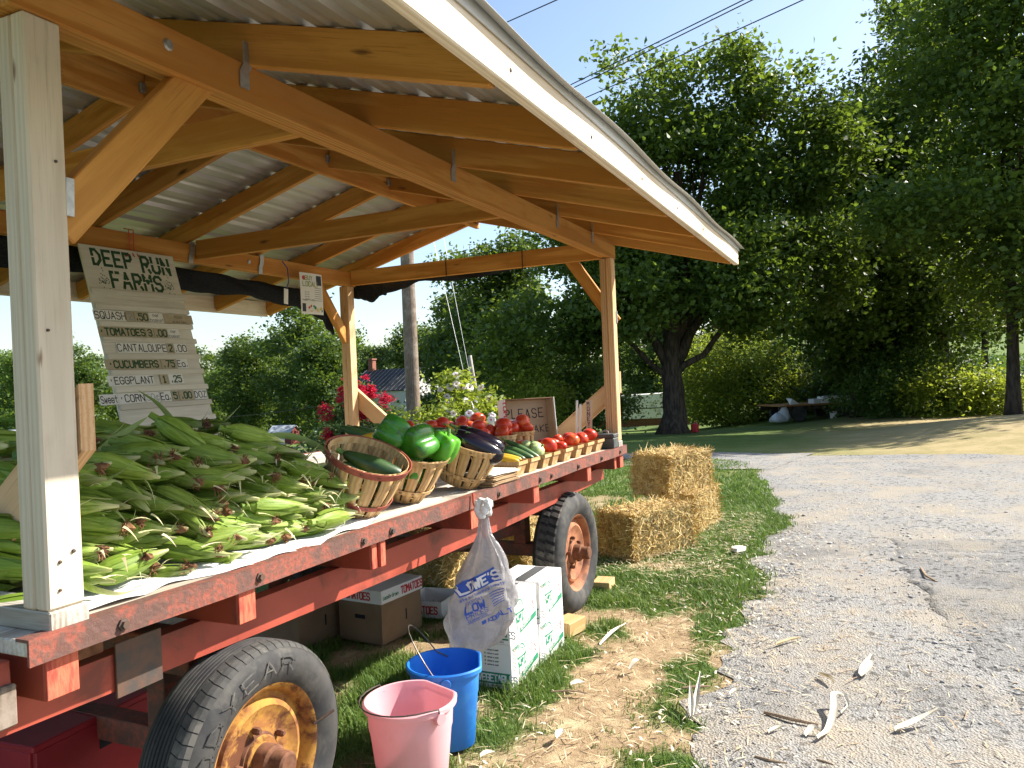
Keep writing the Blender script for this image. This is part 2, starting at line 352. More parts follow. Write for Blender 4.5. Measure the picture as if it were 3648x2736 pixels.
def text(mb, s, x, y, h, wd=.62, st=.14, gap=.28, jit=0, stencil=False, slant=0, vertical=False, fn=None, z=.0006):
    """lettering as flat strokes; x,y = lower left, h = cap height; fn bends the strokes onto a surface"""
    rd = random.Random(hash(s) % 999 if False else len(s)*7+sum(map(ord, s))); cx = x
    for ch in s:
        if ch == ' ': cx += h*wd*.8; continue
        g = FONT.get(ch)
        if g is None: cx += h*wd; continue
        narrow = ch in "I.!'1il"
        ox = -h*wd*.3 if narrow else 0; dy = rd.uniform(-jit, jit)*h
        for pl in g.split('|'):
            pts = [(cx+ox+int(t[0])/4*h*wd, y+dy+(int(t[1]) if t[1] != '-' else -1)/6*h) for t in pl.split()]
            pts = [(px+(py-y)*slant+rd.uniform(-jit, jit)*h*.3, py+rd.uniform(-jit, jit)*h*.3) for px, py in pts]
            for i, ((ax, ay), (bx, by)) in enumerate(zip(pts[:-1], pts[1:])):
                L = math.hypot(bx-ax, by-ay) or 1e-6; ux, uy = (bx-ax)/L, (by-ay)/L; e = h*st/2
                segs = [(0-e*.8, L+e*.8)]
                if stencil and L > h*.55: segs = [(-e, L*.5-e*.45), (L*.5+e*.45, L+e)]
                for (a, b) in segs:
                    n = 1 if fn is None else max(1, int((b-a)/(h*.35)))
                    for q in range(n):
                        s0, s1 = a+(b-a)*q/n, a+(b-a)*(q+1)/n
                        P = [(ax+ux*s0-uy*e, ay+uy*s0+ux*e), (ax+ux*s0+uy*e, ay+uy*s0-ux*e), (ax+ux*s1+uy*e, ay+uy*s1-ux*e), (ax+ux*s1-uy*e, ay+uy*s1+ux*e)]
                        mb.quad(*[(fn(px, py) if fn else (px, py, z + .00002*(i % 9))) for px, py in P])
        if vertical: y -= h*1.35
        else: cx += h*(wd*(.45 if narrow else 1)+gap)
    return cx
def rectq(mb, x0, y0, x1, y1, z=.0004, fn=None, n=1):
    for i in range(n):
        for j in range(n):
            a, b, c, d = x0+(x1-x0)*i/n, x0+(x1-x0)*(i+1)/n, y0+(y1-y0)*j/n, y0+(y1-y0)*(j+1)/n
            P = [(a, c), (b, c), (b, d), (a, d)]
            mb.quad(*[(fn(*p) if fn else (p[0], p[1], z)) for p in P])
def vnoise(x, y, s=1.0, seed=0):
    """smooth value noise on arrays"""
    x = np.asarray(x)*s; y = np.asarray(y)*s; xi = np.floor(x); yi = np.floor(y); fx = x-xi; fy = y-yi
    fx = fx*fx*(3-2*fx); fy = fy*fy*(3-2*fy)
    def h(a, b):
        t = np.sin(a*127.1+b*311.7+seed*74.7)*43758.5453; return t-np.floor(t)
    return (h(xi, yi)*(1-fx)+h(xi+1, yi)*fx)*(1-fy)+(h(xi, yi+1)*(1-fx)+h(xi+1, yi+1)*fx)*fy
def fbm(x, y, s, seed=0, o=4):
    r = 0; a = .5
    for k in range(o): r = r + a*vnoise(x, y, s*2**k, seed+k*13); a *= .5
    return r/(1-.5**o)
# ================================================================== SETTING
def sstep(a, b, x): t = np.clip((np.asarray(x, float)-a)/(b-a), 0, 1); return t*t*(3-2*t)
def ht(x, y):
    """terrain: level round the wagon, falling away behind, a low bank and a rising field on the right"""
    x = np.asarray(x, float); y = np.asarray(y, float)
    d = (x+1.235)*.908+(y+1.851)*.419; lat = (x+1.235)*.419-(y+1.851)*.908
    z = np.interp(d, [0, 14, 22, 28, 35, 52, 100, 160, 260, 900], [0, 0, -.2, -.5, -1.0, -2.1, -5.4, -7.5, -6, 0])
    rgt_ = sstep(6, 20, lat-(d-20)*.1)
    z = z*(1-rgt_*sstep(18, 40, d)) + rgt_*np.interp(d, [0, 35, 60, 120, 900], [0, 0, 1.5, 7, 30])
    z = z + .50*np.exp(-(((x-20)/5.5)**2+((y+6.5)/4.5)**2)) * sstep(-.5, -4, y)
    return z + .03*(fbm(x, y, .35, 3)-.5)*sstep(1.2, 3, np.abs(x-2.4)/2.4+np.abs(y)/6)
def edge_n(x): return (fbm(x, np.asarray(x)*0, 1.9, 2)-.5)*.42+(fbm(x, np.asarray(x)*0+3, 8, 4)-.5)*.20
def drive_left(x):   # left edge of the gravel
    return np.interp(x, [-9, 0, 2, 4, 5.2, 7.5, 9, 10.7, 12, 13.1, 14.3], [-1.0, -1.0, -1.02, -1.06, -1.02, -.92, -.75, -.39, -.1, .3, 1.4])
def grassy(x, y):    # share of live grass, 0..1
    x = np.asarray(x, float); y = np.asarray(y, float)
    n = fbm(x, y, 1.3, 5); n2 = fbm(x, y, 4.5, 9)
    base = .20+.80*n+.85*(n2-.5)
    worn = np.exp(-((x-2.9)/1.7)**2-((y+.62)/.36)**2)*.40 + np.exp(-((x-1.6)/1.0)**2-((y+.55)/.25)**2)*.35
    strip = np.exp(-((y+.86)/.12)**2)*.28*sstep(2.2, 3, x)
    lush = sstep(4.3, 5.5, x)*sstep(-.1, -.5, y)*.22 + np.exp(-((x-2.1)/.9)**2-((y+.12)/.3)**2)*.3
    return np.clip(base-worn+strip+lush, 0, 1)
xs = np.unique(np.round(np.concatenate([np.arange(-3, 9.01, .08), np.arange(9, 30, .35), np.arange(30, 120, 3), np.arange(120, 900, 40), np.arange(-3, -20, -.8), np.arange(-20, -300, -25)]), 3))
ys = np.unique(np.round(np.concatenate([np.arange(-3, 3.01, .08), np.arange(3, 30, .35), np.arange(30, 120, 3), np.arange(120, 900, 40), np.arange(-3, -25, -.35), np.arange(-25, -100, -3), np.arange(-100, -600, -30)]), 3))
X, Y = np.meshgrid(xs, ys, indexing='ij'); Z = ht(X, Y)
g = grassy(X, Y)
micro = np.where((X > -3) & (X < 9) & (Y > -3) & (Y < 3), (fbm(X, Y, 3, 21)-.5)*.03, 0); Z = Z+micro*.6-.012-.07*sstep(-.10, -.30, Y-drive_left(X))*(X < 14.3)*(X > -6)*(Y > np.interp(X, [-6, 8, 10, 11.5, 12.6, 13.4, 14.0, 14.4], [-13.5, -13.5, -11, -8, -5.5, -3.7, -2.2, -1.2]))
nx, ny = X.shape; I = np.arange(nx*ny).reshape(nx, ny)
F = np.stack([I[:-1, :-1], I[1:, :-1], I[1:, 1:], I[:-1, 1:]], -1).reshape(-1, 4)
gm = raw_mesh('ground', np.stack([X, Y, Z], -1).reshape(-1, 3), F)
at = gm.attributes.new('grassy', 'FLOAT', 'POINT'); at.data.foreach_set('value', g.ravel().astype(np.float32))
far = sstep(9, 14, (X+1.2)*.908+(Y+1.85)*.419); dry = np.clip(sstep(2.5, -2.0, Y+fbm(X, Y, .5, 44)*2)*sstep(10, 13, X)*sstep(40, 30, X), 0, 1)
at = gm.attributes.new('dry', 'FLOAT', 'POINT'); at.data.foreach_set('value', dry.ravel().astype(np.float32))
at = gm.attributes.new('far', 'FLOAT', 'POINT'); at.data.foreach_set('value', far.ravel().astype(np.float32))
for p in gm.polygons: p.use_smooth = True
m, nt, p = newmat('turf'); v = _coord(nt, 'Object', (1, 1, 1), False)
def attr(nt, n): a = nt.nodes.new('ShaderNodeAttribute'); a.attribute_name = n; return a.outputs['Fac']
soil = _mix(nt, _ramp(nt, _noise(nt, v, 26, 6, .7), .35, .68), (.40, .29, .17), (.27, .185, .105))
soil = _mix(nt, _ramp(nt, _noise(nt, v, 5, 4), .5, .68), soil, (.50, .39, .23))
soil = _mix(nt, _ramp(nt, _noise(nt, v, 120, 3), .62, .75), soil, (.62, .53, .36))
green = _mix(nt, _ramp(nt, _noise(nt, v, 60, 4, .7), .35, .65), (.05, .105, .018), (.12, .18, .04))
near = _mix(nt, _ramp(nt, attr(nt, 'grassy'), .38, .62), soil, green)
lawn = _mix(nt, _ramp(nt, _noise(nt, v, .5, 5, .7), .35, .65), (.075, .135, .022), (.13, .19, .045))
lawn = _mix(nt, _ramp(nt, _noise(nt, v, 14, 4, .7), .45, .75), lawn, (.16, .17, .06))
drylawn = _mix(nt, _ramp(nt, _noise(nt, v, 1.2, 6, .75), .35, .65), (.44, .34, .18), (.30, .25, .11))
lawn = _mix(nt, attr(nt, 'dry'), lawn, drylawn)
base = _mix(nt, attr(nt, 'far'), near, lawn)
setp(p, base, .95, .15, 0, nt, _bump(nt, _noise(nt, v, 70, 5, .8), .7, .02)); MATS['turf'] = m
ob('ground', gm, 'turf', kind='structure')

# gravel
def gravelmat(name, a, b, dust, dark):
    m, nt, p = newmat(name); v = _coord(nt, 'Object', (1, 1, 1), False)
    vo = nt.nodes.new('ShaderNodeTexVoronoi'); vo.inputs['Scale'].default_value = 85; nt.links.new(v, vo.inputs['Vector'])
    vo2 = nt.nodes.new('ShaderNodeTexVoronoi'); vo2.inputs['Scale'].default_value = 36; nt.links.new(v, vo2.inputs['Vector'])
    sepv = nt.nodes.new('ShaderNodeSeparateColor'); nt.links.new(vo.outputs['Color'], sepv.inputs[0])
    base = _mix(nt, sepv.outputs[0], a, b)
    sep2 = nt.nodes.new('ShaderNodeSeparateColor'); nt.links.new(vo2.outputs['Color'], sep2.inputs[0])
    base = _mix(nt, _ramp(nt, sep2.outputs[1], .8, .95), base, dark)
    n = _noise(nt, v, 1.1, 6, .7); base = _mix(nt, _ramp(nt, n, .43, .66), base, dust)
    base = _mix(nt, _ramp(nt, _noise(nt, v, .45, 5, .7), .55, .72), base, tuple(x*.75 for x in a))
    add = nt.nodes.new('ShaderNodeMath'); add.operation = 'ADD'; nt.links.new(vo.outputs['Distance'], add.inputs[0]); nt.links.new(_noise(nt, v, 45, 5, .8), add.inputs[1])
    setp(p, base, .92, .2, 0, nt, _bump(nt, add.outputs[0], .65, .014)); MATS[name] = m
gravelmat('gravel', (.225, .219, .207), (.345, .335, .313), (.345, .302, .24), (.09, .088, .085))
gravelmat('lane_gravel', (.40, .39, .37), (.52, .5, .47), (.5, .44, .35), (.2, .19, .18))
gx = np.concatenate([np.arange(-6, 9, .08), np.arange(9, 14.6, .14)]); gt = np.concatenate([np.linspace(0, .3, 56)[:-1], np.linspace(.3, 1, 30)])
GX, GT = np.meshgrid(gx, gt, indexing='ij')
lft = drive_left(gx)+edge_n(gx)
rt = np.interp(gx, [-6, 8, 10, 11.5, 12.6, 13.4, 14.0, 14.4, 14.6], [-14, -14, -11.5, -8.5, -6, -4.1, -2.6, -1.6, 1.0])+(fbm(gx, gx*0+9, 1.1, 8)-.5)*2.6*sstep(8, 11, gx)+(fbm(gx, gx*0+4, 5, 18)-.5)*.6
rt = np.minimum(rt, lft-.05)
GY = lft[:, None]*(1-GT)+rt[:, None]*GT
GZ = ht(GX, GY)+.002+(fbm(GX, GY, 2.2, 31)-.5)*.035-.01*(1-sstep(0, .03, GT))
rut = 0*np.exp(-((GY+1.95+.12*np.sin(GX*.9))/.16)**2)*sstep(.5, 2, GX)*sstep(6.5, 4.5, GX)
GZ = GZ-.03*rut+0*np.exp(-((GY+2.2+.12*np.sin(GX*.9))/.2)**2)*sstep(.5, 2, GX)*sstep(6.5, 4.5, GX)
I = np.arange(GX.size).reshape(GX.shape)
dm = raw_mesh('gravel_drive', np.stack([GX, GY, GZ], -1).reshape(-1, 3), np.stack([I[:-1, :-1], I[:-1, 1:], I[1:, 1:], I[1:, :-1]], -1).reshape(-1, 4))
for p in dm.polygons: p.use_smooth = True
ob('gravel_drive', dm, 'gravel', kind='structure')
def lane(name, pts, wdt, mat, lift):
    P = []; pts = [Vector((*q, 0)) for q in pts]
    for a, b in zip(pts[:-1], pts[1:]):
        n = max(2, int((b-a).length/.7)); P += [a.lerp(b, i/n) for i in range(n)]
    P.append(pts[-1]); V = []
    for i, q in enumerate(P):
        t = (P[min(i+1, len(P)-1)]-P[max(i-1, 0)]).normalized(); nrm = Vector((-t.y, t.x, 0))
        for k in range(7):
            c = q+nrm*wdt*((k/6-.5)+.05*math.sin(i*1.7+k)); V.append((c.x, c.y, float(ht(c.x, c.y))+lift))
    F = [(i*7+k, i*7+k+1, (i+1)*7+k+1, (i+1)*7+k) for i in range(len(P)-1) for k in range(6)]
    ob(name, raw_mesh(name, V, F), mat, kind='structure')
# older tarred surface on the right, its broken edge standing proud
AX = np.arange(-5, 8.2, .05); e0 = np.interp(AX, [-5, 2, 3, 4, 5, 6, 7, 8.2], [-3.2, -2.62, -2.42, -2.30, -2.16, -2.0, -2.05, -2.3])+(fbm(AX, AX*0+2, 1.7, 61)-.5)*.32+(fbm(AX, AX*0+5, 7, 62)-.5)*.16
AT = np.array([-.06, -.03, 0, .03, .08, .2, .4, .8, 1.5, 3, 6, 10]); A1, A2 = np.meshgrid(AX, AT, indexing='ij'); AY = e0[:, None]-A2
ln_ = sstep(-5, -4, A1)*sstep(8.2, 6.5, A1); AZ = ht(A1, AY)+.002+(fbm(A1, AY, 2.2, 31)-.5)*.035+np.where(A2 < -.05, -.02, np.where(A2 < -.02, .001, (.003+.022*np.clip(fbm(A1, AY*.3, 2.3, 81)*2.2-.8, 0, 1))*ln_))+(fbm(A1, AY, 9, 63)-.5)*.024*(A2 > -.04)*(A2 < 1); AZ = AZ-.03*(1-ln_)
I = np.arange(A1.size).reshape(A1.shape); am = raw_mesh('old_asphalt', np.stack([A1, AY, AZ], -1).reshape(-1, 3), np.stack([I[:-1, :-1], I[:-1, 1:], I[1:, 1:], I[1:, :-1]], -1).reshape(-1, 4))
gravelmat('old_asphalt', (.165, .162, .155), (.275, .268, .255), (.295, .265, .215), (.065, .064, .062))
ob('old_asphalt', am, 'old_asphalt', kind='structure')
lane('lane', [(13.6, -.6), (14.1, 2.5), (13.9, 6), (12.9, 9.5), (10.5, 14), (6, 20), (-4, 30)], 3.0, 'gravel', .008)
lane('side_lane', [(16, 5.5), (24, 7.5), (40, 14), (52, 21), (60, 34)], 2.6, 'lane_gravel', .012)

# grass blades near the wagon
def blades(name, n, x0, x1, y0, y1, h0, h1, wd, thr, seed, mat='grass_blade', dens=None):
    r = np.random.default_rng(seed); x = r.uniform(x0, x1, n); y = r.uniform(y0, y1, n)
    gq = (grassy(x, y) if dens is None else dens(x, y)); lim = drive_left(x)+edge_n(x)
    edge = np.clip((y-lim)/.12, -.3, 1)
    keep = (gq*np.clip(.75+.25*edge, 0, 1) > thr+r.normal(0, .09, n)) & (y > lim-.10*r.random(n)**2)
    x, y, gq = x[keep], y[keep], gq[keep]; n = len(x)
    a = r.uniform(0, 2*np.pi, n); h = r.uniform(h0, h1, n)*(.5+.8*gq); ln = r.normal(0, .75, n)*h; dx, dy = np.cos(a), np.sin(a); wv = wd*r.uniform(.6, 1.3, n)
    z = ht(x, y)-.012+(np.where((x > -3) & (x < 9) & (y > -3) & (y < 3), (fbm(x, y, 3, 21)-.5)*.018, 0))-.003
    px, py = -dy*wv/2, dx*wv/2
    V = np.stack([np.stack([x-px, y-py, z], -1), np.stack([x+px, y+py, z], -1),
                  np.stack([x+px*.8+dx*ln*.35, y+py*.8+dy*ln*.35, z+h*.6], -1), np.stack([x-px*.8+dx*ln*.35, y-py*.8+dy*ln*.35, z+h*.6], -1),
                  np.stack([x+dx*ln, y+dy*ln, z+h*.95], -1)], 1).reshape(-1, 3)
    b = np.arange(n)*5; F = np.concatenate([np.stack([b, b+1, b+2], -1), np.stack([b, b+2, b+3], -1), np.stack([b+3, b+2, b+4], -1)])
    ob(name, raw_mesh(name, V, F), mat, kind='stuff', label='short green grass growing in patches beside the wagon')
blades('grass', 70000, .9, 5.0, -1.25, 1.6, .015, .048, .005, .46, 1)
blades('grass', 62000, 4.2, 9.5, -1.2, 2.6, .02, .06, .008, .42, 2)
blades('grass', 26000, 1.0, 4.2, -.4, 1.5, .04, .095, .005, .62, 3)
blades('grass', 30000, 9.0, 14.0, -.8, 5, .03, .07, .014, .36, 4)
# straw and husk crumbs on the bare soil
def litter(name, n, x0, x1, y0, y1, ln0, ln1, wd, mat, seed, label, lift=.004, pw=None):
    r = np.random.default_rng(seed); x = r.uniform(x0, x1, n); y = r.uniform(y0, y1, n)
    if pw is not None: k = r.random(n) < pw(x, y); x, y = x[k], y[k]; n = len(x)
    a = r.uniform(0, np.pi, n); l = r.uniform(ln0, ln1, n); z = ht(x, y)+lift+r.uniform(0, .008, n)
    dx, dy = np.cos(a)*l/2, np.sin(a)*l/2; px, py = -np.sin(a)*wd/2, np.cos(a)*wd/2; zz = r.normal(0, .006, n)
    V = np.stack([np.stack([x-dx-px, y-dy-py, z], -1), np.stack([x-dx+px, y-dy+py, z], -1), np.stack([x+px, y+py, z+.006], -1), np.stack([x-px, y-py, z+.006], -1), np.stack([x+dx, y+dy, z+np.abs(zz)], -1)], 1).reshape(-1, 3)
    b = np.arange(n)*5; F = np.concatenate([np.stack([b, b+3, b+2], -1), np.stack([b, b+2, b+1], -1), np.stack([b+2, b+3, b+4], -1)])
    ob(name, raw_mesh(name, V, F), mat, kind='stuff', label=label)
litter('straw_litter', 3600, 1.2, 9, -1.35, .5, .03, .11, .005, 'husk_dry', 11, 'dry straw scattered on the worn ground', pw=lambda x, y: .35+.65*np.exp(-((x-3.2)/2)**2-((y+.5)/.35)**2))
litter('straw_litter', 1500, 4.9, 8.0, -.75, .6, .03, .12, .005, 'husk_dry', 16, 'loose straw shed on the grass round the bales', .02)
litter('husk_crumbs', 650, 1.4, 7, -1.55, -.2, .02, .05, .011, 'husk_white', 12, 'small pale husk scraps scattered along the gravel edge', pw=lambda x, y: .2+.8*np.exp(-((y+1.05)/.22)**2))
litter('straw_litter', 1500, 1.5, 9, -2.9, -1.0, .02, .07, .006, 'husk_dry', 15, 'dry straw flecks blown over the gravel', pw=lambda x, y: fbm(x, y, .8, 71)**2*1.6)
litter('twig_litter', 260, 1.4, 7, -2.6, -.4, .04, .16, .006, 'twig', 13, 'thin brown twigs and stalk bits on the gravel')
# loose stones
def stones(name, n, x0, x1, y0, y1, s0, s1, mat, seed, pw=None):
    r = np.random.default_rng(seed); x = r.uniform(x0, x1, n); y = r.uniform(y0, y1, n)
    k = y < drive_left(x)+r.normal(0, .06, n)+.02
    if pw is not None: k &= r.random(n) < pw(x, y)
    x, y = x[k], y[k]; n = len(x); s = s0*(s1/s0)**(r.random(n)**2.2)
    O = np.array([(1, 0, 0), (0, 1, 0), (-1, 0, 0), (0, -1, 0), (0, 0, 1), (0, 0, -1)], float)
    V = O[None]*s[:, None, None]*r.uniform(.55, 1.1, (n, 6, 1)); V[:, :, 2] *= .6; V += r.normal(0, .12, (n, 6, 3))*s[:, None, None]
    a = r.uniform(0, 6.28, n); ca, sa = np.cos(a)[:, None], np.sin(a)[:, None]; V[:, :, 0], V[:, :, 1] = V[:, :, 0]*ca-V[:, :, 1]*sa, V[:, :, 0]*sa+V[:, :, 1]*ca
    V += np.stack([x, y, ht(x, y)+(fbm(x, y, 2.2, 31)-.5)*.035+s*.15], -1)[:, None, :]
    T8 = np.array([(0, 1, 4), (1, 2, 4), (2, 3, 4), (3, 0, 4), (1, 0, 5), (2, 1, 5), (3, 2, 5), (0, 3, 5)])
    ob(name, raw_mesh(name, V.reshape(-1, 3), (np.arange(n)[:, None, None]*6+T8[None]).reshape(-1, 3)), mat, kind='stuff', label='loose grey stones lying on the gravel drive')
stones('gravel_stones', 26000, 1.2, 7.5, -4.5, -.8, .003, .011, 'stone', 21)
stones('gravel_stones', 2600, 1.8, 7.5, -3.2, -1.7, .006, .022, 'stone', 23, lambda x, y: 1.2*np.exp(-((y-np.interp(x, [2, 4, 6, 8], [-2.6, -2.3, -2.0, -2.2]))/.16)**2))
stones('gravel_stones', 900, 1.4, 9, -5, -.8, .012, .035, 'stone', 22, lambda x, y: .15+np.exp(-((y-np.interp(x, [2, 4, 6, 8], [-2.6, -2.3, -2.0, -2.2]))/.2)**2))
# ================================================================== MARKET WAGON with its roof
L, W, HB = 4.78, 2.60, D+1.54        # post spacing, width between post lines, underside of the eave beams
wagon = thing('market_wagon', (2.4, 1.3, 0), 'red farm wagon with a pine roof frame, selling vegetables from its deck', 'wagon')
# deck planks
py = -.012; k = 0
while py < W+.1:
    wd = .148 if py+.148 < W+.13 else W+.13-py
    board('deck_plank', (-.06+rng.uniform(-.01, .01), py+wd/2, D-.02), (L+.16+rng.uniform(-.01, .01), py+wd/2, D-.02+rng.uniform(-.002, .002)), wd-.006, .04, 'deck_wood', wagon)
    py += wd; k += 1
# steel edge rail and bolts
for yy, s in ((-.02, -1), (W+.135, 1)):
    mb = MB(); n = 60; prof = [(0, .004), (0, -.062), (.008, -.062), (.008, -.004), (.05, -.004), (.05, .004)]
    vs = []; xsr = np.linspace(-.065, L+.17, n)
    for i, xx in enumerate(xsr):
        for (a, b) in prof: vs.append((xx, yy - s*a + .0015*math.sin(xx*9), D+b+.002+.002*math.sin(xx*5+1)))
    m_ = len(prof); fs = [(i*m_+j, (i+1)*m_+j, (i+1)*m_+(j+1) % m_, i*m_+(j+1) % m_) for i in range(n-1) for j in range(m_)]
    fs += [tuple(range(m_)), tuple((n-1)*m_+j for j in range(m_))[::-1]]
    rail = ob('edge_rail', MB().add(vs, fs), 'rusty_red', wagon)
    if s < 0:
        bm_ = MB().lathe([(0, -.012), (.011, -.012), (.011, -.004), (.017, -.003), (.017, .002)], 6, 'Y').mesh('bolt')
        for bx_ in (.19, .70, 1.27, 1.47, 2.5, 3.08, 3.26, 3.76, 4.27, 4.74):
            ob('bolt', bm_, 'steel_dark', rail, T((bx_, -.022, D-.032)))
# cross members, red, their sawn ends showing under the rail
def crossmember(x, wd=.075, z0=.91, z1=1.02, y0=.0, mat='red_paint'):
    c = board('crossmember', (x, y0+.004, (z0+z1)/2), (x, W+.1, (z0+z1)/2), wd, z1-z0, mat, wagon)
    me = cbox(.008, wd-.004, z1-z0-.004, .003); ob('sawn_end', me, 'red_wood_end', c, frame((x, y0+.002, (z0+z1)/2), (0, 1, 0), (0, 0, 1)))
for x, wd, y0 in ((.04, .09, .015), (.66, .078, .0), (1.375, .04, .004), (1.425, .04, -.004), (2.25, .085, .0), (3.06, .085, .0), (4.04, .08, .0), (4.74, .05, .02), (4.86, .09, .005)): crossmember(x, wd, y0=y0)
for yy in (.2, W-.2):
    mb = MB(); zb = lambda t: .81-.04*math.sin(t*math.pi); n = 24; vs = []
    for i in range(n+1):
        xx = -.1+(L+.2)*i/n; 
        for (dy_, z_) in ((-.03, zb(i/n)), (.03, zb(i/n)), (.03, .909), (-.03, .909)): vs.append((xx, yy+dy_, z_))
    fs = [(i*4+j, i*4+(j+1) % 4, (i+1)*4+(j+1) % 4, (i+1)*4+j) for i in range(n) for j in range(4)]+[(3, 2, 1, 0), (n*4, n*4+1, n*4+2, n*4+3)]
    ob('side_beam', MB().add(vs, [f[::-1] for f in fs]), 'red_paint', wagon)
board('bolster', (.76, .32, .74), (.76, W-.32, .74), .12, .13, 'rusty_red', wagon)
board('bolster', (3.93, .32, .74), (3.93, W-.32, .74), .12, .13, 'rusty_red', wagon)
board('axle', (.76, .2, .42), (.76, W-.2, .42), .09, .09, 'rusty_red', wagon)
board('axle', (3.93, .2, .42), (3.93, W-.2, .42), .09, .09, 'rusty_red', wagon)
for x in (.76, 3.93):
    for yy in (.5, W-.5): board('bolster_leg', (x, yy, .465), (x, yy, .675), .09, .10, 'rusty_red', wagon, up=(1, 0, 0))
ob('reach_pole', MB().tube([(.5, W/2, .46), (4.2, W/2, .46)], .05, 10), 'rusty_red', wagon)
board('hound_brace', (3.9, .5, .58), (2.3, 1.2, .5), .05, .08, 'rusty_red', wagon)
board('hound_brace', (3.9, W-.5, .58), (2.3, W-1.2, .5), .05, .08, 'rusty_red', wagon)
board('mount_plate', (.30, .162, .86), (.46, .162, .86), .008, .16, 'steel_dark', wagon)
board('iron_strap', (.05, .16, .955), (.26, .16, .955), .012, .045, 'rust_and_shade', wagon)
board('end_bar', (-.09, .05, 1.0), (-.12, W, .93), .05, .07, 'red_paint', wagon)
board('broken_end', (-.09, .03, .93), (-.09, W*.6, .93), .05, .10, 'pole_wood', wagon)

# wheels --------------------------------------------------------------
def wheel(name, x, y, z, R_, wd, rim_r, rim_mat, tread, out=-1, yawdeg=0):
    """y = outer face plane; out = -1 when the face looks to -Y"""
    M = T((x, y, z)) @ Rz(R(yawdeg)) @ (Matrix.Identity(4) if out < 0 else Rz(math.pi))
    dish = [(.02, .03), (.075, .03), (.085, .05), (rim_r*.50, .052), (rim_r*.60, .045), (rim_r*.72, .03), (rim_r*.78, .035), (rim_r*.82, .055), (rim_r*.9, .055), (rim_r*.94, .025), (rim_r*.985, .01), (rim_r*1.03, .004), (rim_r*1.03, .02), (rim_r*.97, .04), (rim_r*.95, wd-.02), (rim_r*1.02, wd-.01)]
    rim = ob('wheel', MB().lathe(dish, 48, 'Y').mesh('wheel', True, 40), rim_mat, wagon, M)
    hub = ob('hub', MB().lathe([(0, -.085), (.036, -.085), (.044, -.078), (.046, -.03), (.056, -.02), (.056, .035), (.085, .04), (.09, .05)], 24, 'Y').mesh('hub', True, 35), 'rust_and_shade', rim, M)
    nut = MB().lathe([(0, .004), (.008, .004), (.013, .012), (.013, .034)], 6, 'Y').mesh('nut')
    for i in range(5):
        a = i*2*math.pi/5+.5; ob('lug_nut', nut, 'rust_and_shade', rim, M @ T((.108*math.cos(a), 0.012, .108*math.sin(a))))
    r = rim_r; hw = wd/2
    prof = [(r*1.0, .028), (r*1.03, .004), (r+(R_-r)*.18, -.010), (r+(R_-r)*.45, -.022), (r+(R_-r)*.66, -.018), (R_*.945, .0), (R_*.975, .014), (R_*.99, .03)]
    tr = []
    if tread == 'road':
        for j in range(9):
            a = .03+(wd-.06)*j/9; b = .03+(wd-.06)*(j+1)/9; tr += [(R_*(.992+.008*math.sin(math.pi*(j+.5)/9)), a+.003), (R_*(.992+.008*math.sin(math.pi*(j+.5)/9)), b-.004), (R_*.978, b-.003), (R_*.978, b)]
    else: tr = [(R_*.975, .04), (R_*.98, wd*.5), (R_*.975, wd-.04)]
    prof2 = prof+tr+[(a, wd-b) for a, b in prof[::-1]]
    N = 96
    tyre = ob('tyre', MB().lathe(prof2, N, 'Y').mesh('tyre', True, 28), 'rubber', rim, M)
    mb = MB()
    if tread == 'lug':                       # bar lugs wrapping over the shoulder
        nl = 46
        for i in range(nl):
            a0 = i*2*math.pi/nl
            for side in (0, 1):
                a = a0+(math.pi/nl if side else 0); da = 2*math.pi/nl*.29
                P = []
                for (yy, rr, sk) in ((.004, R_*.90, 0), (.016, R_*.972, 0), (.03, R_*1.0, .0), (wd*.42, R_*1.004, .035), (wd*.5, R_*1.0, .05)):
                    for q in (-1, 1):
                        t = a+q*da+sk*(1 if side else -1); P.append((rr*math.cos(t), yy if not side else wd-yy, rr*math.sin(t)))
                        t2 = a+q*da*1.05+sk*(1 if side else -1)
                fs = [(2*j, 2*j+1, 2*j+3, 2*j+2) for j in range(4)]; lo = [(p[0]*.955, p[1], p[2]*.955) for p in P]; nP = len(P)
                fs += [(2*j, 2*j+2, nP+2*j+2, nP+2*j) for j in range(4)]+[(2*j+1, nP+2*j+1, nP+2*j+3, 2*j+3) for j in range(4)]+[(8, 9, nP+9, nP+8)]
                mb.add(P+lo, fs)
        ob('tread_lug', mb, 'rubber_grey', rim, M, kind='stuff')
    else:                                    # shoulder sipes drawn as raised blocks
        nl = 64
        for i in range(nl):
            a = i*2*math.pi/nl; da = math.pi/nl*.90; P = []
            for (yy, rr) in ((.0, .946), (.0135, .979), (.03, .996), (.062, 1.001), (.064, .985)):
                for q in (-1, 1): t = a+q*da-(.03 if yy > .04 else 0); P.append((R_*rr*math.cos(t), yy-.0012, R_*rr*math.sin(t)))
            mb.add(P, [(2*j, 2*j+2, 2*j+3, 2*j+1) for j in range(4)])
        ob('tread_block', mb, 'rubber_grey', rim, M, kind='stuff')
    return M, rim
MW, near_wheel = wheel('wheel', .78, .045, .395, .392, .20, .246, 'rim_yellow', 'road')
wheel('wheel', 3.99, .085, .40, .43, .185, .265, 'rim_rust', 'lug')
wheel('wheel', .78, W-.06, .395, .392, .20, .225, 'rim_yellow', 'road', 1)
wheel('wheel', 3.99, W-.09, .40, .43, .21, .225, 'rim_rust', 'lug', 1)
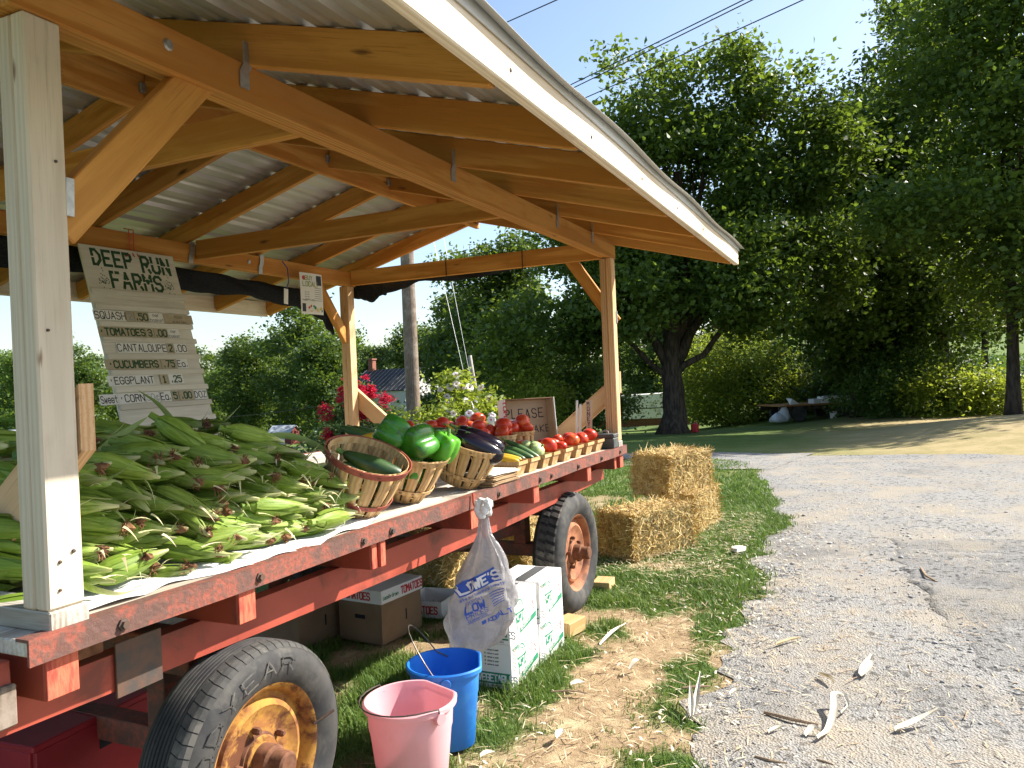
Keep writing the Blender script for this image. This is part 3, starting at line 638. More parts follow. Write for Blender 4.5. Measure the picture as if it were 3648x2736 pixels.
# raised lettering on the near sidewall
mb = MB(); RR = .318
def arc(px, py): a = R(196)-px/RR; r = RR-.02+py; yy = -.0245 if abs(r-RR) < .025 else -.022; return (r*math.cos(a), yy-.0015, r*math.sin(a))
text(mb, 'GOODYEAR', 0, 0, .046, 1.25, .11, .75, fn=arc)
ob('tyre_lettering', mb, 'rubber_grey', near_wheel, MW, kind='stuff')
ob('valve_stem', MB().tube([(.235, .0, -.02), (.30, -.045, .0)], .005, 6), 'steel_dark', near_wheel, MW @ Ry(R(-12)))

# sills, posts ---------------------------------------------------------
for x in (.053, L+.05): board('sill', (x, -.005, D+.027), (x, W+.12, D+.027), .107, .05, 'grey_wood', wagon)
def post(x, y, mats, base, ztop=HB):
    for i in range(2):
        b = board('post', (x+.05, y+.025+.0505*i, base), (x+.05, y+.025+.0505*i, ztop-.001), .0495, .10, mats, wagon, up=(1, 0, 0), ch=.006)
post(0, 0, 'pine_pale', D+.053); post(L, 0, 'pine_post', D+.053); post(0, W, 'pine_pale', D+.053); post(L, W, 'pine_post', D+.053)
# eave beams (two planks each) -------------------------------------------
for y in (0, W):
    for i in range(2): board('eave_beam', (-.03, y+.024+.049*i, HB+.066+.004*i), (L+.13-.02*i, y+.024+.049*i, HB+.066+.004*i), .047, .132, 'pine', wagon)
PITCH = .272; RB0 = HB+.132           # rafter underside above the outer beam line
def rz(y): return RB0 + PITCH*(y if y <= W/2+.05 else W+.1-y)
YE, YR, YB = -.91, W/2+.05, -1.15
RX = [-.66, .055, .77, 1.483, 2.197, 2.912, 3.626, 4.34, 5.05]
for i, x in enumerate(RX):
    for side in (0, 1):
        ya, yb = (YE, YR-.02) if not side else (W+.1-YB, YR+.02)
        za, zb_ = (rz(YE) if not side else rz(YB))+.07, rz(YR-.02)+.07
        board('rafter', (x+.02, ya, za), (x+.02, yb, zb_), .04, .138, 'pine', wagon, up=(0, 0, 1))
board('ridge_board', (-.66, YR, rz(YR)+.035), (5.09, YR, rz(YR)+.035), .036, .19, 'pine', wagon)
# ties
for x in (1.16, 2.98): board('tie_beam', (x, -.0+.1, HB+.09), (x, W-.002, HB+.09), .042, .14, 'pine_dark' if 0 else 'pine', wagon)
board('tie_beam', (L+.075, .1, HB+.075), (L+.075, W-.002, HB+.075), .045, .14, 'pine', wagon)
board('tie_beam', (.03, .1, HB+.075), (.03, W-.002, HB+.075), .045, .14, 'pine', wagon)
# braces
def brace(a, b, w_, h_, mat='pine', up=(0, 0, 1)): board('knee_brace', a, b, w_, h_, mat, wagon, up=up)
brace((.09, .05, D+1.02), (.60, .05, HB+.05), .048, .115)                      # near post to eave beam
brace((L-.42, W+.05, HB+.03), (L+.02, W+.05, D+1.02), .045, .10)                 # back far post to back beam
brace((L+.13, .02, D+1.02), (L+.13, .40, HB+.04), .042, .10)                     # far front post to end tie
for x, s in ((L+.125, 1), (.127, 1)):
    for (y0_, sg) in ((.0, 1), (W+.1, -1)):
        pl = [(0, .44), (0, .615), (.58, .15), (.58, .056), (.46, .056)]; n_ = 5
        vs = [(q*.021, b_-.27, c_-.33) for q in (-1, 1) for (b_, c_) in pl]; fs = [tuple(range(5)), tuple(range(5, 10))[::-1]]+[(i, i+5, (i+1) % 5+5, (i+1) % 5) for i in range(5)]
        ca = math.atan2(-.465, .58); me = MB().add([( (a_[1]*math.cos(ca)+a_[2]*math.sin(ca)), a_[0], (-a_[1]*math.sin(ca)+a_[2]*math.cos(ca))) for a_ in vs], fs)
        dv = Vector((0, math.cos(ca)*sg, math.sin(ca))); zv = Vector((0, -math.sin(ca)*sg, math.cos(ca))); ob('knee_brace', me, 'pine_post', wagon, frame((x, y0_+.27*sg, D+.33), dv, zv))
# fascia and roof sheets
for y, s, z in ((YE-.022, -1, rz(YE)+.072), (W+.1-YB+.022, 1, rz(YB)+.072)):
    board('fascia_board', (-.70, y, z), (5.09, y, z), .040, .155, 'fascia_wood', wagon)
def roof_sheet(x0, x1, side, lift=0):
    prof = []; t0, t1 = (YB if side else YE)-.085, YR; n = 7; pitch_ = .229; y = t0
    pts = [t0]; yy = t0+.06
    while yy < t1-.03: pts += [yy-.030, yy-.012, yy+.012, yy+.030]; yy += pitch_/2
    pts.append(t1); ribs = set(); prof = []
    yy = t0+.06; j = 0; rib = []
    while yy < t1-.03: rib.append((yy, .020 if j % 2 == 0 else .007)); yy += pitch_/2; j += 1
    def h(y_):
        for (c, hh) in rib:
            if abs(y_-c) < .0121: return hh
        return 0
    NX = 14; vs = []
    for i in range(NX+1):
        x = x0+(x1-x0)*i/NX
        for y_ in pts:
            sag = .006*math.sin(x*4.4)*max(0, (-.5-y_)/.4) if y_ < -.5 else 0
            z = RB0+PITCH*y_+.146+h(y_)+lift+sag; vs.append((x, y_ if not side else W+.1-y_, z))
    m_ = len(pts); fs = [(i*m_+j, (i+1)*m_+j, (i+1)*m_+j+1, i*m_+j+1) for i in range(NX) for j in range(m_-1)]
    if side: fs = [f[::-1] for f in fs]
    me = MB().add(vs, fs).mesh('roof_sheet'); o = ob('roof_sheet', me, 'roof_metal', wagon)
    md = o.modifiers.new('t', 'SOLIDIFY'); md.thickness = .0015; md.offset = 1
for side in (0, 1):
    for i, (a, b) in enumerate(((-.76, 1.25), (1.19, 3.2), (3.14, 5.13))): roof_sheet(a, b, side, .002*(i % 2))
board('ridge_cap', (-.76, YR-.1, rz(YR)+.168), (5.13, YR-.1, rz(YR)+.168), .22, .004, 'roof_metal', wagon, up=(0, -PITCH, 1))
board('ridge_cap', (-.76, YR+.1, rz(YR)+.168), (5.13, YR+.1, rz(YR)+.168), .22, .004, 'roof_metal', wagon, up=(0, PITCH, 1))
for y, zz0 in ((YE-.048, rz(YE)), (W+.1-YB+.048, rz(YB))): board('drip_edge', (-.70, y, zz0+.128), (5.10, y, zz0+.128), .006, .055, 'roof_metal', wagon)
# galvanised straps
def strap(x, y, z, s=-1):
    mb = MB(); pr = [(.0, -.075), (.0, -.02), (.018, .01), (.022, .085)]
    for j in range(3):
        (a, b), (c, d) = pr[j], pr[j+1]; mb.add([(a-.021, 0, b), (a+.021, 0, b), (c+.021, 0, d), (c-.021, 0, d)], [(0, 1, 2, 3)])
    o = ob('metal_strap', mb, 'galv', wagon, T((x, y, z))); md = o.modifiers.new('t', 'SOLIDIFY'); md.thickness = .003; md.offset = 0
for x in (.04, .765, 2.19, 3.62, 4.34): strap(x-.018, -.003, HB+.12)
for x in (1.48, 2.91, 3.62): strap(x, W-.006, HB+.06)
for (x, y, z) in ((L+.085, -.004, D+1.06), (.112, .012, D+1.10)):
    board('metal_plate', (x, y, z-.05), (x+.004, y, z+.05), .004, .024, 'galv', wagon, up=(1, 0, 0))
for x in (1.5, 2.21, 2.93, 3.64): board('hanger_clip', (x-.02, YR-.02, rz(YR)+.02), (x-.02, YR-.02, rz(YR)+.07), .03, .05, 'galv', wagon, up=(1, 0, 0))
bm_ = MB().lathe([(0, -.006), (.013, -.006), (.018, .0)], 12, 'Y').mesh('bolt')
for (x, y, z) in ((.44, -.001, HB+.075), (.60, W-.002, HB+.08), (3.5, W-.002, HB+.07)): ob('bolt', bm_, 'galv', wagon, T((x, y, z)))
for (x, z, r_) in ((.032, D+.10, .0035), (.035, D+.17, .004), (.072, D+.19, .0045), (.07, D+1.18, .0035), (.03, D+.75, .0035)):
    ob('nail', MB().lathe([(0, -.005), (r_, -.004), (r_*1.2, .0)], 8, 'Y'), 'steel_dark', wagon, T((x, -.0005, z)))
# dark nail heads and stains on fascia
bm_ = MB().lathe([(0, -.003), (.006, -.002), (.007, .0)], 8, 'Y').mesh('nail')
for x in RX[1:]:
    for dz in (-.03, .035): ob('nail', bm_, 'steel_dark', wagon, T((x+.02+rng.uniform(-.01, .01), YE-.043, rz(YE)+.072+dz)))
# ================================================================== GOODS ON THE DECK
# white sheet under the corn
nx_, ny_ = 60, 40; V = []
for i in range(nx_+1):
    for j in range(ny_+1):
        x = .115+1.47*i/nx_+.02*math.sin(j*.7); y = .012+1.9*j/ny_+(.035*math.sin(x*5)+.02*math.sin(x*17))*(1-j/ny_)
        z = D+.005+.010*max(0, math.sin(x*7+y*11+2*math.sin(y*3)))*(.4+.6*math.sin(x*3.1)**2)+.004*math.sin(x*31+y*9)
        V.append((x, y+.03, max(z, D+.003)))
F = [(i*(ny_+1)+j, (i+1)*(ny_+1)+j, (i+1)*(ny_+1)+j+1, i*(ny_+1)+j+1) for i in range(nx_) for j in range(ny_)]
me = MB().add(V, F).mesh('white_sheet', True); o = ob('white_sheet', me, 'white_sheet', label='rumpled white paper sheet spread under the heap of corn', cat='sheet')
# ---- ears of corn
def ear_mesh(seed, ln=.265, r0=.034):
    r = random.Random(seed); mb = MB(); n = 14; prof = [(.0, 0), (.011, .0), (.012, .03), (.022, .045), (r0*.95, .075), (r0, .105), (r0*.95, .14), (r0*.80, .175), (r0*.55, .21), (r0*.32, .235), (.0045, ln)]
    ph = r.uniform(0, 6); bend = r.uniform(-.03, .03); tw = r.uniform(6, 14)
    mb.lathe(prof, n, 'X', lambda t, i: 1+.13*math.sin(3*t+ph+prof[i][1]*tw)+.07*math.sin(7*t+ph*2+prof[i][1]*20))
    for k in range(6):                        # husk leaves lying on the ear, lifting at their tips
        a0 = k*2*math.pi/6+ph+r.uniform(-.3, .3); w0 = r.uniform(.45, .75); x0 = r.uniform(.015, .06); x1 = r.uniform(.185, .255); lift = r.choice((.0, .0, .0, .010)); S_ = 9; vs = []
        for i in range(S_+1):
            t = i/S_; x = x0+(x1-x0)*t; rr = np.interp(x, [p[1] for p in prof], [p[0] for p in prof])+.003+.002*(k % 3)+lift*max(0, t-.55)**1.5*3
            wa = w0*(1-t**3)*(1.0 if t < .7 else (1-(t-.7)*1.8))
            for q in (-1, 0, 1): a = a0+q*wa*(.9 if t > .05 else .8); vs.append((x, (rr+(.0015 if q == 0 else 0))*math.cos(a), (rr+(.0015 if q == 0 else 0))*math.sin(a)))
        mb.add(vs, [(i*3+j, (i+1)*3+j, (i+1)*3+j+1, i*3+j+1) for i in range(S_) for j in (0, 1)])
    for k in range(r.choice((0, 0, 1, 1))):    # flag leaf near the tip
        a = r.uniform(0, 6.28); L_ = r.uniform(.05, .13); w_ = .008; vs = []
        for i in range(6):
            t = i/5; x = .20+L_*t*.8; rr = .012+L_*.7*t*t; c, s = math.cos(a), math.sin(a)
            for q in (-1, 1): vs.append((x, rr*c-q*w_*(1-t)*s, rr*s+q*w_*(1-t)*c-.03*t*t))
        mb.add(vs, [(i*2, i*2+1, i*2+3, i*2+2) for i in range(5)])
    mb.v = [(x, y+bend*(x*4)**2*.25, z) for x, y, z in mb.v]
    return mb.mesh('ear_of_corn', True, 50)
def silk_mesh(seed):
    r = random.Random(seed); mb = MB()
    for k in range(22):
        a = r.uniform(0, 6.28); p = Vector((.232, .006*math.cos(a), .006*math.sin(a))); d = Vector((1, .5*math.cos(a), .5*math.sin(a))).normalized(); pts = [p]
        for i in range(4): d = (d+Vector((r.gauss(0, .45), r.gauss(0, .45), r.gauss(-.5, .3)))).normalized(); p = p+d*r.uniform(.005, .011); pts.append(p)
        mb.tube(pts, [.0022, .0022, .002, .0018, .001], 3, False)
    mb.lathe([(.003, .215), (.011, .228), (.013, .245), (.008, .262), (.0, .27)], 7, 'X', lambda t, i: 1+.35*math.sin(3*t+seed+i*2))
    return mb.mesh('silk')
EARS = [ear_mesh(i, random.Random(i).uniform(.255, .285), random.Random(i+50).uniform(.029, .037)) for i in range(14)]; SILK = [silk_mesh(i) for i in range(4)]
for i, e in enumerate(EARS): e.materials.append(MATS['husk' if i % 3 else 'husk2'])
for s in SILK: s.materials.append(MATS['silk'])
rc = random.Random(4)
ROWW = ('bottom row on the white sheet', 'second row up', 'third row up', 'fourth row up', 'fifth row up', 'sixth row up', 'top front row')
def put_ear(tip, dirv, roll, silk=True, where=''):
    third = 'left' if tip[0] < .6 else ('middle' if tip[0] < 1.1 else 'right'); group = 'ears of corn in the heap'
    label = 'corn ear %s silk, heap %s, %s' % ('with brown' if silk else 'without', third, where)
    i = rc.randrange(14); d = Vector(dirv).normalized(); M = frame(Vector(tip)-d*.25, d, (0, 0, 1)) @ Rx(roll)
    o = ob('ear_of_corn', EARS[i], None, None, M, label, 'corn', group)
    if silk: ob('silk', SILK[rc.randrange(4)], None, o, M)
NL = 7; LH = .054
for k in range(NL):
    z = D+.042+k*LH; yf = .105+.012*k+.0035*k*k; xr = 1.60-.012*k-.0075*k*k
    x = .17+.03*(k % 2)
    while x < xr:
        bow = .09*math.exp(-((x-.35)/.3)**2)*(1 if k < 3 else .4)+.10*max(0, (x-1.0))**1.5
        yy = yf+bow+rc.uniform(-.055, .05)
        a = R(-58+rc.gauss(0, 21)+(12 if x > 1.25 else 0)); dz = rc.gauss(-.10, .22)-(0.1 if x > 1.3 else 0)
        put_ear((x+rc.uniform(-.012, .012), yy, z+rc.uniform(-.018, .018)), (math.cos(a), math.sin(a), dz), rc.uniform(0, 6.28), rc.random() < .38, ROWW[k])
        x += .077*rc.uniform(.85, 1.12)
for row in range(2):                                   # the top of the heap, further back
    x = .22
    while x < 1.3:
        a = R(-50+rc.gauss(0, 22)); put_ear((x, .66+.2*row+rc.uniform(-.04, .04), D+.055+NL*LH-.06*row+rc.uniform(-.01, .02)), (math.cos(a), math.sin(a), rc.gauss(0, .1)), rc.uniform(0, 6), rc.random() < .5, ('on top', 'on top at the back')[row]); x += .085
for k in range(5):                                     # the right flank sloping to the baskets
    z = D+.05+k*LH
    for j in range(3):
        y = .38+.08*k+.12*j; a = R(-25+rc.gauss(0, 18)); put_ear((1.68-.11*k-.02*j+rc.uniform(-.03, .03), y, z+rc.uniform(-.01, .01)), (math.cos(a), math.sin(a), -.25+rc.gauss(0, .1)), rc.uniform(0, 6), rc.random() < .5, 'on the flank by the baskets')
# hidden inside of the heap
mb = MB()
for k in range(NL):
    for j in range(5):
        y = .42+.016*k+.0045*k*k+j*.23
        if y > 1.45-.06*k: continue
        x = .16
        while x < 1.36-.08*k:
            o_ = len(mb.v); m2 = MB().lathe([(.0, 0), (.028, .05), (.03, .12), (.016, .2), (0, .24)], 6, 'X'); q = Rz(R(-60+rc.gauss(0, 8))); M = T((x-.1, y+.2, D+.036+k*LH)) @ q
            mb.add([M @ Vector(p) for p in m2.v], m2.f); x += .075
ob('corn_heap_core', mb, 'husk2', kind='stuff', label='ears of corn packed inside the heap')
# long loose leaves
def corn_leaf(pts, w0, label, mat='corn_leaf'):
    pts = [Vector(p) for p in pts]; P = []
    for i in range(len(pts)-1):
        for s in range(5): P.append(pts[i].lerp(pts[i+1], s/5))
    P.append(pts[-1])
    for _ in range(3): P = [P[0]]+[(P[i-1]+P[i]*2+P[i+1])/4 for i in range(1, len(P)-1)]+[P[-1]]
    vs = []; n = len(P)
    for i, p in enumerate(P):
        t = i/(n-1); d = (P[min(i+1, n-1)]-P[max(0, i-1)]).normalized(); side = d.cross(Vector((.75, .5, .3))).normalized(); wv = w0*min(1, .5+t*2)*(1-t**2.2); nm = side.cross(d)
        vs += [p-side*wv, p-nm*wv*.35, p+side*wv]
    o = ob('corn_leaf', MB().add(vs, [(i*3+j, i*3+j+1, (i+1)*3+j+1, (i+1)*3+j) for i in range(n-1) for j in (0, 1)]).mesh('corn_leaf', True), mat, None, None, label, 'leaf')
corn_leaf([(1.25, .60, 1.46), (1.47, .5, 1.46), (1.62, .42, 1.38), (1.60, .36, 1.25), (1.50, .33, 1.18)], .017, 'long green corn leaf arching down over the right end of the heap')
corn_leaf([(.98, .62, 1.48), (.96, .64, 1.56), (.91, .66, 1.63), (.84, .68, 1.68)], .013, 'pale corn leaf standing up in front of the price board')
corn_leaf([(.62, .72, 1.50), (.56, .75, 1.56), (.45, .78, 1.59), (.38, .80, 1.60)], .022, 'broad corn leaf lying back on the top left of the heap')
corn_leaf([(.62, .62, 1.47), (.72, .60, 1.53), (.80, .58, 1.58)], .016, 'dark pointed corn leaf rising from the top of the heap')
corn_leaf([(.18, .20, 1.17), (.20, .12, 1.13), (.26, .08, 1.10), (.36, .10, 1.095)], .012, 'yellow curled corn leaf beside the near post', 'husk')
corn_leaf([(.24, .5, 1.36), (.26, .42, 1.3), (.26, .36, 1.22), (.24, .33, 1.16)], .014, 'grey green corn leaf drooping next to the near post')
corn_leaf([(1.25, .40, 1.42), (1.31, .37, 1.36), (1.30, .36, 1.28), (1.27, .35, 1.22)], .013, 'narrow corn leaf hanging down the right front of the heap')
corn_leaf([(.75, .2, 1.12), (.85, .13, 1.12), (.95, .08, 1.15)], .012, 'thin corn leaf sticking out over the white sheet', 'husk2')
corn_leaf([(.30, .58, 1.5), (.29, .55, 1.44), (.30, .5, 1.36)], .014, 'dark corn leaf folded down the left of the heap')
corn_leaf([(.06, .62, 1.20), (.02, .70, 1.34), (.0, .74, 1.47)], .02, 'tall corn leaf standing up left of the near post')
rl = random.Random(77)
for k in range(80):
    x = rl.uniform(.2, 1.55); z = D+rl.uniform(.02, .34); y = .085+rl.uniform(0, .05)+max(0, z-D-.05)*.42; a = rl.uniform(0, 6.28); ln_ = rl.uniform(.04, .10)
    p0 = Vector((x, y, z+.03)); d = Vector((math.cos(a), -abs(math.sin(a))*.6, rl.uniform(-.3, .5)))
    vs = []
    for i in range(5):
        t = i/4; p = p0+d*ln_*t+Vector((0, 0, -.03*t*t)); s = Vector((-d.y, d.x, .2)).normalized()*.006*(1-t*.95); vs += [p-s, p+s]
    ob('husk_scrap', MB().add(vs, [(i*2, i*2+1, i*2+3, i*2+2) for i in range(4)]), 'husk' if k % 3 else 'husk_dry', None, None, 'narrow scrap of corn leaf on the front of the heap', 'leaf', 'scraps of corn leaf on the heap')

# ---- price board
SX, SN = Vector((1, 0, .012)).normalized(), None
SU = (Vector((0, .41, 1.52)).normalized()+Vector((1, 0, 0))*.055).normalized()
MS = face_frame((2.015, 2.14, D+.003), SX, SU)
sign = thing('price_board', (2.36, 2.14, D), 'tall cream board with ledges and farm name leaning on the back beam', 'sign')
def sp(name, x0, y0, x1, y1, z0, z1, mat, par=sign):
    return ob(name, cbox(x1-x0, y1-y0, z1-z0, .003), mat, par, MS @ T(((x0+x1)/2, (y0+y1)/2, (z0+z1)/2)))
panel = sp('panel', 0, 0, .715, 1.59, -.016, 0, 'sign_wood')
for i, s in enumerate((1.278, 1.172, 1.062, .958, .848, .742, .632, .522, .416, .31)):
    sp('ledge', .005-.004*i*0, s-.017, .722, s+.017, .0, .018, 'sign_wood')
mb = MB(); text(mb, 'DEEP', .075, 1.462, .098, .52, .2, .26, stencil=True); text(mb, 'RUN', .435, 1.448, .105, .52, .2, .26, stencil=True); text(mb, 'FARMS', .175, 1.318, .10, .56, .2, .26, stencil=True)
ob('farm_name', mb, 'ink_green', panel, MS)
for (cx, cy) in ((.115, 1.36), (.615, 1.36)):
    mb = MB(); r = random.Random(3)
    for k in range(34):
        x = cx+r.gauss(0, .018); y = cy+r.gauss(0, .024); a = r.uniform(0, 3.14); c, s = math.cos(a)*.008, math.sin(a)*.008
        mb.quad((x-c, y-s, .0006+k*1e-5), (x+s*.4, y-c*.4, .0006+k*1e-5), (x+c, y+s, .0006+k*1e-5), (x-s*.4, y+c*.4, .0006+k*1e-5))
    ob('leaf_stencil', mb, 'ink_green', panel, MS)
ob('bolt', MB().tube([(.32, 1.545, .0), (.35, 1.552, .012)], .006, 6), 'rust_and_shade', panel, MS)
CARDS = [  # row centre, x0, x1, text, lettering height, card colour, ink, stroke, label
 (1.118, -.02, .205, 'SQUASH', .046, 'card_white', 'ink_black', .13, 0), (1.118, .207, .266, '2', .044, 'card_tan', 'ink_faded', .2, 0), (1.118, .268, .378, '.50', .044, 'card_tan', 'ink_green', .2, 0), (1.118, .38, .495, 'per|basket', .022, 'card_white', 'ink_black', .12, 'per basket'), (1.116, .497, .74, 'PLEASE|do not take', .014, 'card_tan', 'ink_black', .13, 'a small handwritten plea'),
 (1.010, -.015, .322, '*TOMATOES', .044, 'card_tan', 'ink_green', .21, 0), (1.010, .324, .388, '3', .044, 'card_tan', 'ink_green', .2, 0), (1.010, .39, .498, '.00', .044, 'card_tan', 'ink_green', .2, 0), (1.010, .50, .597, 'per|basket', .020, 'card_white', 'ink_black', .12, 'per basket'),
 (.906, .083, .458, 'CANTALOUPE', .046, 'card_white', 'ink_black', .13, 0), (.906, .46, .52, '2', .044, 'card_tan', 'ink_green', .2, 0), (.906, .522, .626, '.00', .046, 'card_white', 'ink_black', .13, 0),
 (.797, -.025, .382, '*CUCUMBERS', .044, 'card_tan', 'ink_green', .21, 0), (.797, .384, .507, '.75', .044, 'card_tan', 'ink_green', .2, 0), (.797, .51, .603, 'Ea.', .044, 'card_white', 'ink_black', .13, 0),
 (.692, -.03, .30, '*EGGPLANT', .044, 'card_white', 'ink_black', .14, 0), (.692, .348, .411, '1', .042, 'card_tan', 'ink_green', .22, 0), (.692, .414, .533, '.25', .042, 'card_white', 'ink_green', .2, 0),
 (.577, -.115, .006, 'Sweet', .044, 'card_white', 'ink_black', .14, 0), (.577, .008, .202, '*CORN', .044, 'card_white', 'ink_black', .14, 0), (.577, .204, .311, '50$', .04, 'card_white', 'ink_faded', .12, '50 cents'), (.577, .313, .402, 'Ea.', .046, 'card_white', 'ink_black', .14, 0), (.577, .404, .461, '5', .042, 'card_tan', 'ink_green', .22, 0), (.577, .464, .585, '.00', .042, 'card_tan', 'ink_green', .22, 0), (.577, .588, .696, 'DOZ', .042, 'card_white', 'ink_black', .13, 0)]
ROWN = {1.118: 'squash', 1.116: 'squash', 1.010: 'tomatoes', .906: 'cantaloupe', .797: 'cucumbers', .692: 'eggplant', .577: 'sweet corn'}
for (s, x0, x1, tx, th, cm, ink, stt, lb) in CARDS:
    hh = .066; zz = .006
    word = lb or tx.replace('*', '').replace('.', 'point ' if tx[0] == '.' else '')
    c = ob('price_card', cbox(x1-x0-.002, hh, .006, .001), cm, None, MS @ T(((x0+x1)/2, s+.001, zz)), '%s card reading %s in the %s row of the price board' % ('white' if cm == 'card_white' else 'tan', word, ROWN[s]), 'card')
    mb = MB(); lines = tx.split('|')
    for li, t in enumerate(lines):
        tmp = MB(); wdt = text(tmp, t, 0, 0, th, .6, stt, .24, jit=.02 if ink == 'ink_black' else 0)
        sc_ = min(1, (x1-x0-.012)/max(wdt-th*.24, 1e-6)); X0 = -(wdt-th*.24)*sc_/2; y0 = -th/2 if len(lines) == 1 else (.006 if li == 0 else -.028)
        mb.add([(p[0]*sc_+X0, p[1]+y0, p[2]+.0031) for p in tmp.v], tmp.f)
    ob('lettering', mb, ink, c, MS @ T(((x0+x1)/2, s+.001, zz)))
for dx in (0, .035):
    ob('red_tie', MB().tube([(2.38+dx, 2.53, 2.58), (2.385+dx, 2.58, 2.64), (2.387+dx, 2.585, 2.77), (2.387+dx, 2.63, 2.78)], .004, 5), 'string_red', sign)

# ---- flyer and tag by the back beam
MP = face_frame((3.985, 2.50, 2.30), Vector((.28, -.01, .0)), Vector((.02, .03, 1)))
fl = thing('flyer', (4.12, 2.5, 2.30), 'paper flyer about buying local pinned near the back corner post', 'flyer')
def fsurf(x, y, z=0): return (x, y, z+.010*math.sin(x*9)+.006*math.sin(y*6))
mb = MB(); rectq(mb, 0, 0, .275, .355, fn=lambda a, b: fsurf(a, b), n=6); sheet = ob('sheet', mb, 'paper', fl, MP)
def pr(name, mat, f):
    mb = MB(); f(mb); ob(name, mb, mat, sheet, MP)
FS = lambda dz: (lambda a, b: fsurf(a, b, dz))
pr('headline', 'poster_green', lambda m: (text(m, 'BUY', .06, .295, .036, .62, .17, .25, fn=FS(.0015)), text(m, 'LOCAL!', .03, .24, .04, .6, .17, .25, fn=FS(.0015))))
pr('photo_block', 'shutter', lambda m: (rectq(m, .195, .255, .262, .34, fn=FS(.001)), rectq(m, .015, .02, .055, .09, fn=FS(.001))))
def lines(m):
    for k in range(7): rectq(m, .165, .12+k*.018, .255, .123+k*.018, fn=FS(.001))
    for k in range(4): text(m, 'eat well', .05, .185-k*.02, .009, .6, .15, fn=FS(.001))
    text(m, 'August 1-9 2010', .02, .115, .013, .55, .16, fn=FS(.001))
pr('small_print', 'ink_black', lines)
rp = random.Random(8)
for k in range(16):
    cx, cy = rp.uniform(.08, .25), rp.uniform(.025, .075); 
    def disc(m, cx=cx, cy=cy):
        q = rp.uniform(.008, .016); m.add([(*fsurf(cx+q*math.cos(a*.7854), cy+q*math.sin(a*.7854), .0015+k*2e-4),) for a in range(8)], [tuple(range(8))])
    pr('vegetable_print', ('print_red', 'poster_yellow', 'print_green', 'flower_white')[k % 4], disc)
pr('apple_print', 'print_red', lambda m: m.add([fsurf(.045+.02*math.cos(a*.6283), .31+.02*math.sin(a*.6283), .001) for a in range(10)], [tuple(range(10))]))
tg = thing('paper_tag', (3.86, 2.55, 2.38), 'small white tag on a dark blue string left of the flyer', 'tag')
ob('tag', cbox(.05, .003, .13, .001), 'paper', tg, T((3.86, 2.55, 2.44)) @ Ry(R(4)))
ob('string', MB().tube([(3.86, 2.55, 2.50), (3.90, 2.55, 2.56), (3.905, 2.56, 2.68), (3.87, 2.585, 2.74)], .005, 6), 'string_blue', tg)

# ---- black shade cloth rolled up under the back and far beams
def cloth(pts, label, name='shade_cloth'):
    """pts: (position, half drop, half thickness, twist)"""
    P = []
    for (a, b) in zip(pts[:-1], pts[1:]):
        for s in range(8): t = s/8; P.append([(Vector(a[0]).lerp(Vector(b[0]), t)), a[1]+(b[1]-a[1])*t, a[2]+(b[2]-a[2])*t])
    P.append([Vector(pts[-1][0]), pts[-1][1], pts[-1][2]]); n = 16; vs = []; rr = random.Random(len(pts))
    for i, (p, h, th) in enumerate(P):
        d = (P[min(i+1, len(P)-1)][0]-P[max(i-1, 0)][0]).normalized(); sd = Vector((-d.y, d.x, 0)).normalized()
        for k in range(n):
            a = 2*math.pi*k/n; f = 1+.16*math.sin(3*a+i*.5)+.10*math.sin(5*a-i*.9); sag_ = -.035*abs(math.sin(i*.19)); vs.append(p+sd*(math.cos(a)*th*.55*f+.02*math.sin(i*.8+math.sin(a)*2))+Vector((0, 0, 1))*(math.sin(a)*h*f+(sag_ if math.sin(a) < 0 else 0)))
    m_ = len(P); fs = [(i*n+k, i*n+(k+1) % n, (i+1)*n+(k+1) % n, (i+1)*n+k) for i in range(m_-1) for k in range(n)]+[tuple(range(n))[::-1], tuple((m_-1)*n+k for k in range(n))]
    return ob(name, MB().add(vs, fs).mesh(name, True), 'cloth_black', None, None, label, 'cloth')
cloth([((.1, 2.75, 2.58), .07, .045), ((1.2, 2.76, 2.57), .075, .045), ((2.2, 2.76, 2.56), .075, .045), ((3.0, 2.76, 2.54), .065, .045), ((3.6, 2.76, 2.51), .06, .045), ((4.2, 2.76, 2.50), .065, .045), ((4.6, 2.76, 2.40), .09, .04), ((4.78, 2.80, 2.24), .05, .03)], 'black shade cloth gathered along under the back beam')
cloth([((4.93, 2.70, 2.62), .07, .03), ((4.94, 2.5, 2.60), .09, .035), ((4.95, 2.36, 2.585), .08, .035), ((4.95, 2.25, 2.63), .05, .03), ((4.94, 1.9, 2.66), .045, .03), ((4.94, 1.4, 2.67), .045, .03), ((4.94, .9, 2.68), .035, .03), ((4.93, .5, 2.70), .015, .02)], 'black shade cloth bunched up along the far end beam')
for (x, y, z) in ((4.865, 1.55, HB+.075), (4.865, .8, HB+.075)): ob('tie_cord', MB().tube([(x-.04, y, z-.1), (x-.04, y, z+.085), (x+.045, y, z+.085), (x+.1, y, z-.07)], .004, 5), 'wire_black', None, None, 'thin black cord tied round the far end beam' + (', nearer the middle' if y > 1 else ', nearer the front post'), 'cord')

